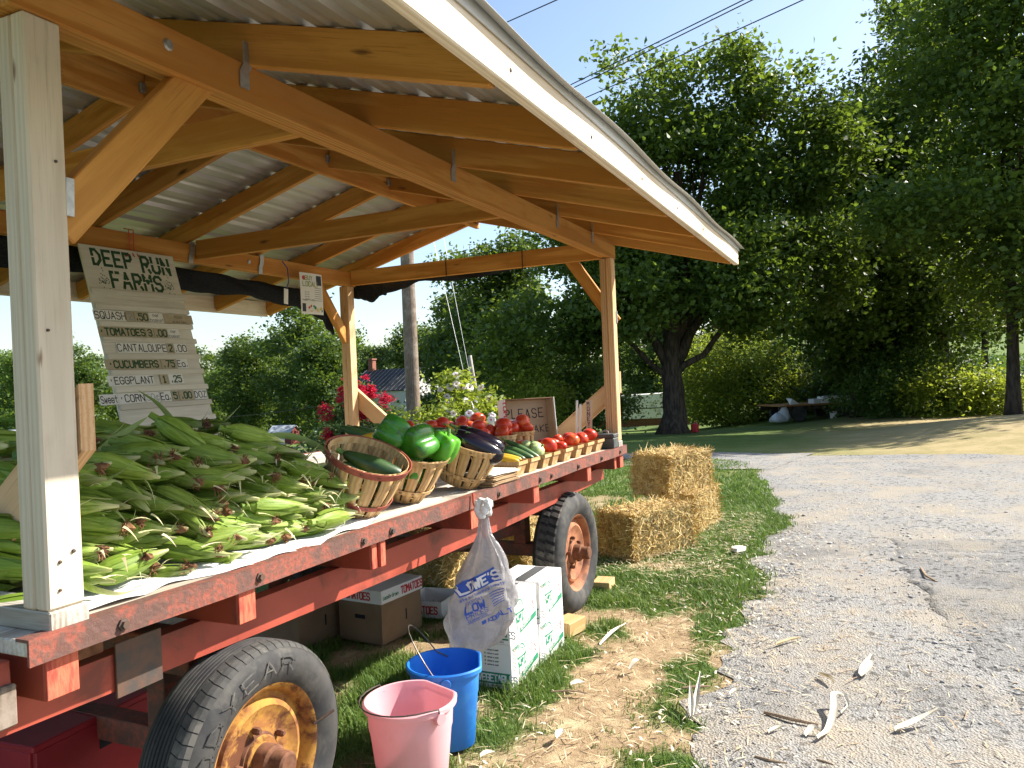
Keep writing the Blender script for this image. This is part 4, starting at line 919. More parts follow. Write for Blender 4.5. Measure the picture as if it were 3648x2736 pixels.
# ---- produce
def gaussmesh(mb, name, ang=60): return mb.mesh(name, True, ang)
def tomato_mesh(seed):
    r = random.Random(seed); ph = r.uniform(0, 6); f = r.uniform(.76, .86); mb = MB(); N = 14
    prof = [(math.sin(math.pi*i/N)*(1+.06*math.sin(2*math.pi*i/N)), -math.cos(math.pi*i/N)*f-(.12*math.exp(-((i-N)/1.2)**2))) for i in range(N+1)]
    mb.lathe([(p*.047, h*.047) for p, h in prof], 20, 'Z', lambda t, i: 1+.030*math.sin(5*t+ph)*(i/N)+.02*math.sin(2*t+ph*2))
    return mb.mesh('tomato', True)
TOM = [tomato_mesh(i) for i in range(5)]
for t in TOM: t.materials.append(MATS['tomato'])
rt_ = random.Random(12)
def tomato(p, label, s=1.0, group=None):
    s *= rt_.uniform(.9, 1.1)
    return ob('tomato', TOM[rt_.randrange(5)], None, None, T(p) @ Rz(rt_.uniform(0, 6)) @ Rx(rt_.choice((.2, .6, 2.2, 2.8, 3.0))+rt_.uniform(-.2, .2)) @ Matrix.Diagonal((s, s*rt_.uniform(.93, 1.07), s*rt_.uniform(.92, 1.05), 1)), label, 'tomato', group)
def long_veg(name, mat, ln, r_, M, label, cat, neck=.5, bend=.0, ribs=0, stem=True):
    N = 16; mb = MB(); prof = []
    for i in range(N+1):
        t = i/N; e = math.sin(math.pi*min(1, t*1.0))**.35 if 0 < t < 1 else 0; rr = r_*e*(neck+(1-neck)*sstep(.0, .55, t)); prof.append((float(rr), ln*(t-.5)))
    mb.lathe(prof, 18, 'X', (lambda t, i: 1+.035*math.cos(ribs*t)) if ribs else None)
    mb.v = [(x, y, z+bend*(x/ln*2)**2*ln) for x, y, z in mb.v]
    o = ob(name, mb.mesh(name, True), mat, None, M, label, cat)
    if stem:
        z0 = bend*ln; ob('stem', MB().tube([(-ln*.48, 0, z0*.92), (-ln*.53, 0, z0*1.1), (-ln*.58, .004, z0*1.3)], [r_*.34, r_*.26, r_*.3], 7), 'stem_green', o, M)
    return o
def pepper(M, mat, label, s=1.0):
    mb = MB(); N = 18; prof = []
    for i in range(N+1):
        t = i/N; rr = [.0, .030, .046, .055, .060, .0625, .064, .0645, .0645, .064, .063, .0615, .059, .056, .052, .046, .036, .02, 0.0][i]; z = [-.050, -.0555, -.055, -.050, -.042, -.033, -.024, -.014, -.004, .006, .016, .026, .035, .043, .050, .055, .056, .050, .040][i]; prof.append((rr*s, z*s*1.05))
    mb.lathe(prof, 36, 'Z', lambda t, i: 1+.15*math.cos(4*t+.4)*(.75 if i < 3 else 1)+.03*math.cos(2*t+1)-.10*max(0, -math.cos(4*t+.4))**4)
    o = ob('bell_pepper', mb.mesh('bell_pepper', True), mat, None, M, label, 'pepper')
    ob('stem', MB().tube([(0, 0, .038*s), (.002, 0, .052*s), (.008, .004, .066*s), (.018, .008, .075*s)], [.014*s, .008*s, .007*s, .009*s], 8), 'stem_green', o, M)
def round_basket(name, base, r0, r1, h, tilt, tdir, label, band='veneer', n=16, wall='veneer'):
    td = Vector(tdir).normalized(); ax = Vector((0, 0, 1)).cross(td); M = T(base) @ Matrix.Rotation(R(tilt), 4, ax) if tilt else T(base)
    b = thing(name, base, label, 'basket'); b.matrix_basis = M
    # one bowed slat
    mb = MB(); S_ = 6; vs = []
    for i in range(S_+1):
        t = i/S_; rr = r0+(r1-r0)*t+.014*math.sin(math.pi*t); wv = (2*math.pi*(r0+(r1-r0)*t)/n)*.445
        for q in (-1, 0, 1): vs.append((rr-(abs(q)*wv*wv/(2*rr)), q*wv, h*t)); 
    mb.add(vs, [(i*3+j, i*3+j+1, (i+1)*3+j+1, (i+1)*3+j) for i in range(S_) for j in (0, 1)])
    sm = mb.mesh('slat', True); sm.materials.append(MATS[wall])
    for k in range(n):
        o = local(b, 'slat', sm, None, Rz(2*math.pi*k/n+rng.uniform(-.02, .02))); md = o.modifiers.new('t', 'SOLIDIFY'); md.thickness = .0025; md.offset = -1
    def band_(z, hh, t, off, nm, mt):
        rr = r0+(r1-r0)*t+.014*math.sin(math.pi*t)
        o = local(b, nm, MB().lathe([(rr+off, z-hh/2), (rr+off+.003, z-hh/2), (rr+off+.0045+hh*.2, z+hh/2), (rr+off+.001+hh*.2, z+hh/2)], 48, 'Z', lambda t, i: 1+.006*math.sin(2*t+z*40), True).mesh(nm, True, 40), mt)
        st = MB()
        for k in range(n):
            a = 2*math.pi*(k+.3)/n; c = Vector((math.cos(a), math.sin(a), 0)); tt = Vector((-math.sin(a), math.cos(a), 0)); p = c*(rr+off+.0065+hh*.1)+Vector((0, 0, z)); w_ = .007
            st.add([p-tt*w_-Vector((0, 0, .002)), p+tt*w_-Vector((0, 0, .001)), p+tt*w_+Vector((0, 0, .002)), p-tt*w_+Vector((0, 0, .003))], [(0, 1, 2, 3)])
        local(b, 'staple', st, 'steel_dark', kind='stuff')
    band_(h-.014, .030, 1.0, .003, 'rim_hoop', band); band_(h*.27, .022, .27, .003, 'lower_hoop', band)
    local(b, 'inner_hoop', MB().lathe([(r1-.006, h-.03), (r1-.003, h-.03), (r1+.0, h), (r1-.003, h)], 40, 'Z', None, True), wall)
    local(b, 'base', MB().lathe([(0, .006), (r0+.004, .006), (r0+.004, .014), (0, .014)], 30), 'veneer_dark')
    return M
plain('band_red', (.36, .10, .07), (.28, .07, .05), 30, .7, .3, .1)
TD = (-.2, -.98, 0)
B1 = round_basket('bushel_basket', (1.575, .245, D+.05), .118, .180, .255, 26, TD, 'tilted slatted basket with red hoops holding a dark cucumber', 'band_red')
B2 = round_basket('bushel_basket', (1.98, .265, D+.045), .116, .178, .25, 23, TD, 'tilted slatted basket heaped with green bell peppers')
B3 = round_basket('bushel_basket', (2.45, .19, D+.04), .110, .165, .235, 22, (-.05, -.99, 0), 'tilted slatted basket holding two big eggplants')
long_veg('cucumber', 'cucumber', .30, .046, B1 @ T((.03, -.02, .20)) @ Rz(R(-62)) @ Ry(R(5)), 'large dark cucumber on top in the red hooped basket', 'cucumber', .75, .03, 8)
long_veg('cucumber', 'cucumber', .24, .034, B1 @ T((-.05, .06, .165)) @ Rz(R(-30)), 'smaller cucumber half hidden behind the large one', 'cucumber', .7, .03, 8)
for i, (x, y, z, a) in enumerate(((.02, .04, .09, .5), (-.05, -.03, .07, 1.8), (.06, -.03, .10, 2.6), (0, 0, .05, .1))):
    long_veg('cucumber', 'cucumber', .2, .028, B1 @ T((x, y, z)) @ Rz(a), 'cucumber low in the red hooped basket seen between its slats', 'cucumber', .7, .03, 8)['group'] = 'cucumbers low in the red hooped basket'
pepper(B2 @ T((-.055, -.055, .30)) @ Rz(.4) @ Ry(R(80)) @ Rx(R(30)), 'pepper', 'large dark green bell pepper lying on its side in front', 1.32)
pepper(B2 @ T((.075, -.12, .285)) @ Rz(.9) @ Rx(R(14)), 'pepper_light', 'bright green bell pepper standing upright at the basket front', 1.18)
pepper(B2 @ T((-.12, .06, .32)) @ Rz(2) @ Ry(R(70)), 'pepper', 'dark green bell pepper at the back left of the pepper basket', 1.2)
for i, (x, y, z) in enumerate(((-.06, .07, .21), (.07, .05, .2), (.0, -.03, .13), (-.08, -.07, .17), (.1, -.06, .15), (0, .02, .06))):
    pepper(B2 @ T((x, y, z)) @ Rz(i*1.3) @ Ry(i*.8), 'pepper', 'green bell pepper %s of the pepper basket' % ('buried low in the middle', 'behind the upright pepper', 'under the others in the centre', 'low at the left', 'low at the right front', 'at the very bottom')[i], .9)
def eggplant(M, label, s=1.0):
    mb = MB(); prof = [(0, -.13), (.022, -.128), (.036, -.118), (.047, -.095), (.053, -.06), (.055, -.02), (.052, .02), (.045, .06), (.036, .09), (.027, .11), (.02, .118), (0, .12)]
    prof = [(a*s, b*s) for a, b in prof]; mb.lathe(prof, 26, 'X'); mb.v = [(x, y, z+.5*x*x) for x, y, z in mb.v]
    o = ob('eggplant', mb.mesh('eggplant', True), 'eggplant', None, M, label, 'eggplant')
    cm = MB()
    for k in range(5):
        a = k*1.2566; vs = []
        for i in range(4):
            t = i/3; x = (.124-.06*t)*s; rr = (.016+.028*t)*s; wa = .55*(1-t)+.06
            for q in (-1, 1): vs.append((x, (rr+.004)*math.cos(a+q*wa), (rr+.004)*math.sin(a+q*wa)+.5*x*x))
        cm.add(vs, [(i*2, i*2+1, i*2+3, i*2+2) for i in range(3)])
    ob('calyx', cm, 'stem_green', o, M); ob('stem', MB().tube([(.12*s, 0, .007), (.15*s, .004, .012), (.165*s, .012, .016)], .008*s, 7), 'stem_green', o, M)
eggplant(B3 @ T((-.045, -.06, .232)) @ Rz(R(122)) @ Ry(R(-14)), 'large glossy eggplant at the front of the tilted basket', 1.15)
eggplant(B3 @ T((.05, -.02, .240)) @ Rz(R(118)) @ Ry(R(-10)), 'second glossy eggplant lying behind the front one', 1.1)
eggplant(B3 @ T((0, .03, .12)) @ Rz(R(40)), 'eggplant buried below the two on top', .95)
board('prop_batten', (1.45, .42, D+.03), (2.58, .42, D+.03), .045, .05, 'grey_wood', None, label='grey wooden batten propping up the backs of the tilted baskets', cat='batten')

M4 = round_basket('peck_basket', (3.14, .43, D+.004), .085, .125, .215, 0, (0, -1, 0), 'upright slatted basket of tomatoes right behind the eggplants', n=14)
for i, (x, y, z) in enumerate(((-.05, -.045, .235), (.055, -.02, .235), (-.0, .06, .235), (0, 0, .17), (.03, .0, .29))): tomato(M4 @ Vector((x, y, z)), 'red tomato in the upright basket behind the eggplants', group='tomatoes in the upright basket behind the eggplants')
M5 = round_basket('bushel_basket', (2.72, .88, D+.004), .12, .18, .235, 0, (0, -1, 0), 'upright basket of mixed squash behind the pepper basket')
long_veg('zucchini', 'zucchini', .27, .032, M5 @ T((-.03, .04, .28)) @ Rz(R(-62)) @ Ry(R(22)), 'dark zucchini sticking up at the back of the squash basket', 'zucchini', .8, 0)
long_veg('zucchini', 'zucchini', .27, .032, M5 @ T((-.09, .08, .28)) @ Rz(R(-58)) @ Ry(R(26)), 'leftmost dark zucchini in the squash basket', 'zucchini', .8, 0)
long_veg('yellow_squash', 'squash', .2, .042, M5 @ T((-.12, -.02, .255)) @ Rz(R(-40)), 'yellow squash in the squash basket behind the peppers', 'squash', .5, .05)
def pattypan(M, label, s=1.0):
    mb = MB(); mb.lathe([(0, -.028*s), (.03*s, -.027*s), (.05*s, -.012*s), (.054*s, 0), (.05*s, .012*s), (.034*s, .03*s), (.014*s, .036*s), (0, .034*s)], 40, 'Z', lambda t, i: 1+(.07*math.cos(9*t) if 1 < i < 6 else 0))
    o = ob('pattypan_squash', mb.mesh('pattypan', True), 'pattypan', None, M, label, 'squash'); ob('stem', MB().tube([(0, 0, .032*s), (.002, 0, .05*s)], .006*s, 7), 'stem_green', o, M)
pattypan(M5 @ T((.06, -.02, .255)) @ Rx(.5), 'pale green pattypan squash at the left of the squash basket'); pattypan(M5 @ T((.13, -.06, .26)) @ Rx(.9), 'pale green pattypan squash at the right of the squash basket')
long_veg('yellow_squash', 'squash', .17, .022, T((3.02, .50, D+.285)) @ Rz(R(-50)) @ Ry(R(20)), 'small yellow squash poking up behind the eggplants', 'squash', .6, .03)
long_veg('zucchini', 'zucchini', .24, .026, T((3.0, .56, D+.27)) @ Rz(R(-55)) @ Ry(R(12)), 'dark zucchini beside the small yellow squash', 'zucchini', .8, .0)
TB = [((3.12, .98), 'slatted basket of tomatoes behind the squash basket', .12), ((3.50, .93), 'big basket of tomatoes at the back left of the tomato rows', .15), ((3.95, 1.02), 'slatted basket of tomatoes in the middle of the back row', .115), ((4.22, 1.02), 'slatted basket of tomatoes at the right of the back row', .105), ((3.52, .46), 'slatted basket of tomatoes in the second row', .115), ((3.86, .47), 'slatted basket of tomatoes just left of the cardboard tray', .115)]
for bi, ((x, y), lab, rr) in enumerate(TB):
    Mb = round_basket('peck_basket', (x, y, D+.004), rr*.72, rr, .205, 0, (0, -1, 0), lab, n=12)
    nn = 5 if rr > .14 else 3
    for k in range(nn): a = k*6.283/nn+bi; tomato(Mb @ Vector((rr*.55*math.cos(a), rr*.55*math.sin(a), .225)), 'red tomato on the ' + lab.replace('slatted ', '').replace('of tomatoes ', ''), 1.25, 'tomatoes on the ' + lab.replace('slatted ', ''))
    for k in range(2 if rr > .14 else 1): tomato(Mb @ Vector((.02-.07*k, .05*k-.03, .275)), 'red tomato topping the ' + lab.replace('slatted ', '').replace('of tomatoes ', ''), 1.25, 'top tomatoes on the ' + lab.replace('slatted ', ''))
# ---- small rectangular tills along the front
def till(x0, x1, y0, label, ln=.24, h=.088):
    cx = (x0+x1)/2; b = thing('till_basket', (cx, y0+ln/2, D), label, 'basket'); wx = (x1-x0)/2; wy = ln/2; s = .80
    for (nm, a, c) in (('end_panel', 0, 0), ('end_panel', 1, 0), ('side_panel', 0, 1), ('side_panel', 1, 1)):
        sg = -1 if a == 0 else 1
        if c == 0: q = [(-wx*s, sg*wy*s, .004), (wx*s, sg*wy*s, .004), (wx, sg*wy, h), (-wx, sg*wy, h)]
        else: q = [(sg*wx*s, -wy*s, .004), (sg*wx*s, wy*s, .004), (sg*wx, wy, h), (sg*wx, -wy, h)]
        # each wall is two veneer strips with a gap
        for half in (0, 1):
            f0, f1 = (0, .485) if half == 0 else (.515, 1); L2 = lambda p, r, t: tuple(Vector(p).lerp(Vector(r), t))
            o = local(b, nm, MB().add([L2(q[0], q[1], f0), L2(q[0], q[1], f1), L2(q[3], q[2], f1), L2(q[3], q[2], f0)], [(0, 1, 2, 3)]), 'veneer' if c == 0 else 'veneer_dark'); md = o.modifiers.new('t', 'SOLIDIFY'); md.thickness = .002; md.offset = 0
    for sg in (-1, 1):
        local(b, 'band', cbox(2*wx+.008, .003, .022, .001), 'veneer', T((0, sg*(wy+.002), h-.008))); local(b, 'band', cbox(.003, 2*wy+.008, .022, .001), 'veneer', T((sg*(wx+.002), 0, h-.008)))
    local(b, 'base', cbox(2*wx*s, 2*wy*s, .004, .001), 'veneer_dark', T((0, 0, .004)))
    return Vector((cx, y0+wy, D))
TILL = [(2.94, 3.07), (3.13, 3.265), (3.35, 3.46), (3.51, 3.62), (3.73, 3.87), (3.97, 4.09), (4.19, 4.33), (4.42, 4.58)]
TL = ['small wooden till basket of yellow squash, nearest of the front row', 'small wooden till basket of zucchini', 'small wooden till basket of pale pattypan squash', 'small wooden till basket with one large tomato next to the pattypans', 'small wooden till basket with tomatoes, fifth in the front row', 'small wooden till basket with tomatoes, third from the black box', 'small wooden till basket with tomatoes, second from the black box', 'small wooden till basket with a tomato, next to the black box']
C_ = [till(a, b, .055, l) for (a, b), l in zip(TILL, TL)]
long_veg('yellow_squash', 'squash', .20, .028, T(C_[0]+Vector((-.035, -.01, .10))) @ Rz(R(-80)) @ Ry(R(12)), 'yellow squash on the left side of the nearest till', 'squash', .55, .04)
long_veg('yellow_squash', 'squash', .19, .026, T(C_[0]+Vector((.03, -.0, .105))) @ Rz(R(-74)) @ Ry(R(14)), 'yellow squash on the right side of the nearest till', 'squash', .55, .04)
long_veg('zucchini', 'zucchini', .22, .026, T(C_[1]+Vector((-.05, .03, .115))) @ Rz(R(-70)) @ Ry(R(22)), 'zucchini in the till, the one nearest the yellow squash', 'zucchini', .85, 0)
long_veg('zucchini', 'zucchini', .24, .027, T(C_[1]+Vector((.02, .01, .12))) @ Rz(R(-72)) @ Ry(R(24)), 'zucchini in the middle of the zucchini till', 'zucchini', .85, 0)
long_veg('zucchini', 'zucchini', .26, .025, T(C_[1]+Vector((.085, .0, .13))) @ Rz(R(-70)) @ Ry(R(30)), 'striped zucchini leaning against the pattypan squash', 'zucchini', .85, 0)
pattypan(T(C_[2]+Vector((-.01, -.05, .12))) @ Rx(R(55)), 'pale pattypan squash at the front of its till', 1.1); pattypan(T(C_[2]+Vector((.03, .03, .13))) @ Rx(R(35)), 'pale pattypan squash behind the front one', 1.1)
tomato(C_[2]+Vector((.03, .08, .145)), 'red tomato peeking over the pattypan squash')
tomato(C_[3]+Vector((.0, -.06, .125)), 'large red tomato at the front of the fourth till', 1.25); tomato(C_[3]+Vector((.0, .05, .12)), 'red tomato behind the large one in the fourth till', 1.05)
tomato(C_[4]+Vector((-.01, -.07, .105)), 'small tomato low at the front of the fifth till', .8); tomato(C_[4]+Vector((.01, .0, .12)), 'red tomato in the middle of the fifth till', .95); tomato(C_[4]+Vector((0, .08, .12)), 'red tomato at the back of the fifth till', .95)
tomato(C_[5]+Vector((0, -.055, .125)), 'large red tomato at the front of the sixth till', 1.15); tomato(C_[5]+Vector((0, .06, .12)), 'red tomato at the back of the sixth till', 1)
tomato(C_[6]+Vector((-.01, .05, .125)), 'red tomato at the back of the seventh till', 1.1); tomato(C_[6]+Vector((.0, -.05, .12)), 'red tomato at the front of the seventh till', 1.1)
tomato(C_[7]+Vector((0, -.03, .128)), 'orange red tomato in the till beside the black box', 1.2); tomato(C_[7]+Vector((.0, .08, .11)), 'small tomato at the back of the till beside the black box', .8)
# ---- stack of paper bags
stk = thing('bag_stack', (2.62, .02, D), 'stack of flat brown and white paper bags in front of the tills', 'paper bags')
rs = random.Random(5)
for k in range(16):
    z = D+.006+k*.0047; sx = rs.uniform(-.012, .012)+.004*k*0
    ob('paper_bag', cbox(.30, .19, .0042, .001), 'paper' if k > 12 else 'bag_brown', stk, T((2.62+sx, .085+rs.uniform(-.012, .012), z)) @ Rz(R(-2+rs.gauss(0, 1.6))))
# ---- cardboard tray with the PLEASE TAKE note
tr = thing('cardboard_tray', (4.47, .60, D), 'open cardboard produce tray standing on its side with a handwritten note', 'box')
MT = face_frame((4.28, .80, D+.02), Vector((.78, -.62, 0)), Vector((.13, .05, 1)))
ob('bottom', cbox(.44, .40, .006, .001), 'cardboard_in', tr, MT @ T((.22, .20, -.003)))
ob('side', cbox(.44, .006, .115, .001), 'cardboard', tr, MT @ T((.22, .397, .056))); ob('side', cbox(.44, .006, .115, .001), 'cardboard', tr, MT @ T((.22, .003, .056)))
e1 = ob('end', cbox(.007, .40, .125, .001), 'box_white', tr, MT @ T((-.003, .20, .061))); ob('end', cbox(.007, .40, .125, .001), 'box_white', tr, MT @ T((.443, .20, .061)))
ob('end_liner', cbox(.005, .38, .11, .001), 'cardboard_in', tr, MT @ T((.434, .20, .058))); ob('end_liner', cbox(.005, .38, .11, .001), 'cardboard_in', tr, MT @ T((.006, .20, .058)))
mb = MB(); text(mb, 'PLEASE', .05, .25, .072, .55, .10, .3, jit=.04); text(mb, 'TAKE', .25, .13, .055, .62, .10, .35, jit=.05)
ob('handwriting', mb, 'ink_black', tr, MT @ T((0, 0, .002)))
mb = MB(); text(mb, 'TOMATOES', 0, 0, .055, .6, .2, .2); ob('end_print', mb, 'print_red', e1, MT @ T((-.0075, .385, .10)) @ Ry(R(-90)) @ Rz(R(-90)))
ob('note_paper', cbox(.18, .14, .002, .0005), 'paper', None, MT @ T((.12, .17, .012)) @ Rz(R(-8)), 'blank white sheet of paper leaning inside the cardboard tray', 'paper')
# ---- stakes and cash box
for (y, x, z1, lb) in ((.315, 4.66, 1.475, 'left and taller of two thin white sticks beside the tray'), (.28, 4.64, 1.445, 'right and shorter of two thin white sticks beside the tray')):
    board('stick', (x, y, D+.003), (x, y-.02, z1), .016, .016, 'white_paint', None, up=(1, 0, 0), label=lb, cat='stick')
stake = thing('money_stake', (4.66, .20, D), 'flat wooden stake lettered MONEY with arrows pointing down', 'sign')
board('stake', (4.66, .205, D+.002), (4.66, .195, 1.475), .05, .008, 'pine_pale', stake, up=(1, 0, 0))
mb = MB(); text(mb, 'MONEY^^', 0, 0, .03, .6, .16, vertical=True); ob('lettering', mb, 'ink_black', stake, face_frame((4.6545, .21, 1.43), (0, -1, 0), (0, 0, 1)))
cb = thing('cash_box', (4.70, .10, D), 'dark metal cash box on the deck at the foot of the far front post', 'cash box')
ob('body', cbox(.13, .20, .085, .008), 'cash_box', cb, T((4.69, .09, D+.0465))); ob('lid', cbox(.136, .206, .03, .008), 'cash_box', cb, T((4.69, .09, D+.105)))
ob('handle', MB().tube([(4.69, .05, D+.12), (4.69, .055, D+.14), (4.69, .125, D+.14), (4.69, .13, D+.12)], .004, 6), 'galv', cb)
# ---- carrier bag hanging from the rail
bagr = thing('carrier_bag', (2.16, -.10, .42), 'grey plastic carrier bag with blue print hanging from the deck rail', 'bag')
RG = Vector((.42, -.908, 0)); VW = Vector((-.908, -.42, 0))          # bag faces the lane
MBG = face_frame((2.16, -.10, .0), RG, (0, 0, 1))
prof = [(1.01, .020, .0, .018), (.96, .024, .0, .02), (.90, .034, .0, .026), (.82, .072, .004, .045), (.74, .105, .004, .06), (.66, .140, -.008, .07), (.58, .158, -.018, .08), (.48, .165, -.038, .085), (.41, .145, -.058, .072), (.345, .10, -.085, .05), (.325, .04, -.10, .02)]
zz_ = [p[0] for p in prof][::-1]
def bag_at(a, z):
    hw = np.interp(z, zz_, [p[1] for p in prof][::-1]); cx = np.interp(z, zz_, [p[2] for p in prof][::-1]); th = np.interp(z, zz_, [p[3] for p in prof][::-1])
    f = 1+.07*math.sin(5*a+z*22)+.05*math.sin(9*a-z*31)+(.16*math.sin(8*a)*max(0, min(1, (z-.56)*5)))+.03*math.sin(17*a+z*12)
    ca, sa = math.cos(a), math.sin(a); ex = lambda c: math.copysign(abs(c)**.75, c)
    return (cx+hw*ex(ca)*f, z, th*ex(sa)*f)
mb = MB(); N = 48; rows = np.linspace(1.01, .325, 44); vs = [bag_at(2*math.pi*k/N, z) for z in rows for k in range(N)]
fs = [(i*N+k, (i+1)*N+k, (i+1)*N+(k+1) % N, i*N+(k+1) % N) for i in range(len(rows)-1) for k in range(N)]+[tuple((len(rows)-1)*N+k for k in range(N))[::-1]]
m, nt, p = newmat('bag_plastic'); v = _coord(nt, 'Object', (1, 1, 1)); n_ = _noise(nt, v, 22, 5, .6, 1.2)
setp(p, _mix(nt, _ramp(nt, n_, .35, .65), (.44, .43, .45), (.33, .32, .34)), .32, .5, 0, nt, _bump(nt, n_, .9, .018))
tl = nt.nodes.new('ShaderNodeBsdfTranslucent'); tl.inputs[0].default_value = (.5, .48, .48, 1); mx = nt.nodes.new('ShaderNodeMixShader'); mx.inputs[0].default_value = .35
nt.links.new(p.outputs[0], mx.inputs[1]); nt.links.new(tl.outputs[0], mx.inputs[2]); tp = nt.nodes.new('ShaderNodeBsdfTransparent'); mx2 = nt.nodes.new('ShaderNodeMixShader'); mx2.inputs[0].default_value = .26
nt.links.new(mx.outputs[0], mx2.inputs[1]); nt.links.new(tp.outputs[0], mx2.inputs[2]); nt.links.new(mx2.outputs[0], nt.nodes['Material Output'].inputs[0]); MATS['bag_plastic'] = m
body = ob('bag_body', MB().add(vs, fs).mesh('bag', True), 'bag_plastic', bagr, MBG)
def onbag(px, py, lift=.003):
    """flat print coordinates (centre of the front) to the bag surface"""
    c, s = math.cos(R(24)), math.sin(R(24)); x, y = px*c-py*s, px*s+py*c
    z = .60+y; hw = np.interp(z, zz_, [p[1] for p in prof][::-1]); cx = np.interp(z, zz_, [p[2] for p in prof][::-1]); t = max(-.97, min(.97, (x)/hw))
    a = math.acos(max(-1, min(1, math.copysign(abs(t)**(1/.75), t)))); q = bag_at(a, z); return (q[0], q[1], q[2]+lift)
def bagprint(name, mat, f): mb = MB(); f(mb); ob(name, mb, mat, body, MBG)
bagprint('logo_block', 'print_blue', lambda m: rectq(m, -.10, .055, .10, .122, fn=lambda a, b: onbag(a, b, .002), n=10))
bagprint('logo_lettering', 'box_white', lambda m: text(m, "LOWE'S", -.088, .068, .04, .68, .24, .22, fn=lambda a, b: onbag(a, b, .008)))
bagprint('bag_lettering', 'print_blue', lambda m: (text(m, 'Lets Build Something Together', -.115, .034, .013, .5, .16, .2, fn=onbag), text(m, 'EVERYDAY', -.09, .008, .015, .6, .14, .2, fn=onbag), text(m, 'LOW', -.09, -.032, .034, .75, .24, .22, fn=onbag), text(m, 'PRICES', -.09, -.06, .022, .62, .14, .2, fn=onbag), text(m, 'GUARANTEED', -.09, -.078, .011, .62, .15, .2, fn=onbag), text(m, 'KOBALT', .0, -.118, .02, .7, .22, .2, fn=onbag), [rectq(m, .035, .012-k*.013, .095, .016-k*.013, fn=onbag, n=3) for k in range(6)], rectq(m, -.095, -.083, .02, -.081, fn=onbag, n=4), rectq(m, -.035, -.118, -.012, -.098, fn=onbag, n=2)))
kn = MB()
for k in range(9):
    a = k*.698; pts = [Vector((0, 0, 0))]; 
    for i in range(1, 5): t = i/4; pts.append(Vector((.045*math.cos(a)*t, .012*math.sin(a*2)*t+.03*math.sin(t*3+k), .03*math.sin(a)*t)))
    kn.tube(pts, [.010, .020, .024, .018, .004], 7)
ob('knot', kn.mesh('knot', True), 'white_sheet', bagr, MBG @ T((.002, 1.035, .02)))
ob('red_cord', MB().tube([(2.19, -.03, 1.10), (2.185, -.034, 1.05), (2.18, -.06, .99), (2.175, -.075, .93), (2.17, -.10, .88)], .006, 6), 'string_red', bagr)
# ================================================================== THINGS ON THE GROUND
def bucket(name, c, r0, r1, h, mat, label, handle_pts, rz_, flat=.86):
    M = T((c[0], c[1], c[2])) @ Rz(rz_)
    b = thing(name, c, label, 'bucket'); b.matrix_basis = M
    def sh(t, i):     # one side flattened like a stall bucket, rounded corners
        return 1/max(abs(math.cos(t))/1.0, 1e-6) * 0 + min(1.0, flat/max(math.cos(t), 1e-6)) if math.cos(t) > 0 else 1.0
    prof = [(0, .006), (r0*.97, .006), (r0, .012), (r0+(r1-r0)*.66, h*.66), (r0+(r1-r0)*.70+.003, h*.70), (r0+(r1-r0)*.93, h*.93), (r1*.985, h*.93), (r1+.012, h*.935), (r1+.014, h*.985), (r1+.006, h), (r1-.001, h*.995), (r1-.004, h*.93), (r0+(r1-r0)*.70-.005, h*.70), (r0+(r1-r0)*.66-.008, h*.66), (r0-.004, .02), (0, .016)]
    local(b, 'shell', MB().lathe(prof, 64, 'Z', sh).mesh('shell', True, 35), mat)
    for s in (-1, 1): local(b, 'ear', MB().lathe([(0, -.012), (.022, -.012), (.026, 0), (.022, .012), (0, .012)], 14, 'Y').mesh('ear', True, 40), mat, T((0, s*(r1+.008), h*.90)))
    local(b, 'handle', MB().tube(handle_pts, .0032, 7), 'wire_metal')
    return b
PK = Vector((1.45, -.09, 0)); h = .37
hp = [(0, .19, .335), (-.01, .198, .375)]+[(-.212*math.sin(a)-.0, .194*math.cos(a), .378-.0*a) for a in np.linspace(.25, 2.9, 12)]+[(-.01, -.198, .375), (0, -.19, .335)]
bucket('bucket', PK, .140, .180, h, 'pink_plastic', 'pink plastic bucket with its wire handle folded on the rim', hp, R(-20))
hb = [(0, .168, .33)]+[(-.04-.26*math.sin(a)*.5, .165*math.cos(a)+.0, .34+.20*math.sin(a)) for a in np.linspace(.1, 3.0, 12)]+[(0, -.168, .33)]
bucket('bucket', Vector((1.86, -.03, 0)), .135, .175, .37, 'blue_plastic', 'blue plastic bucket with one flat side behind the pink bucket', hb, R(-62))

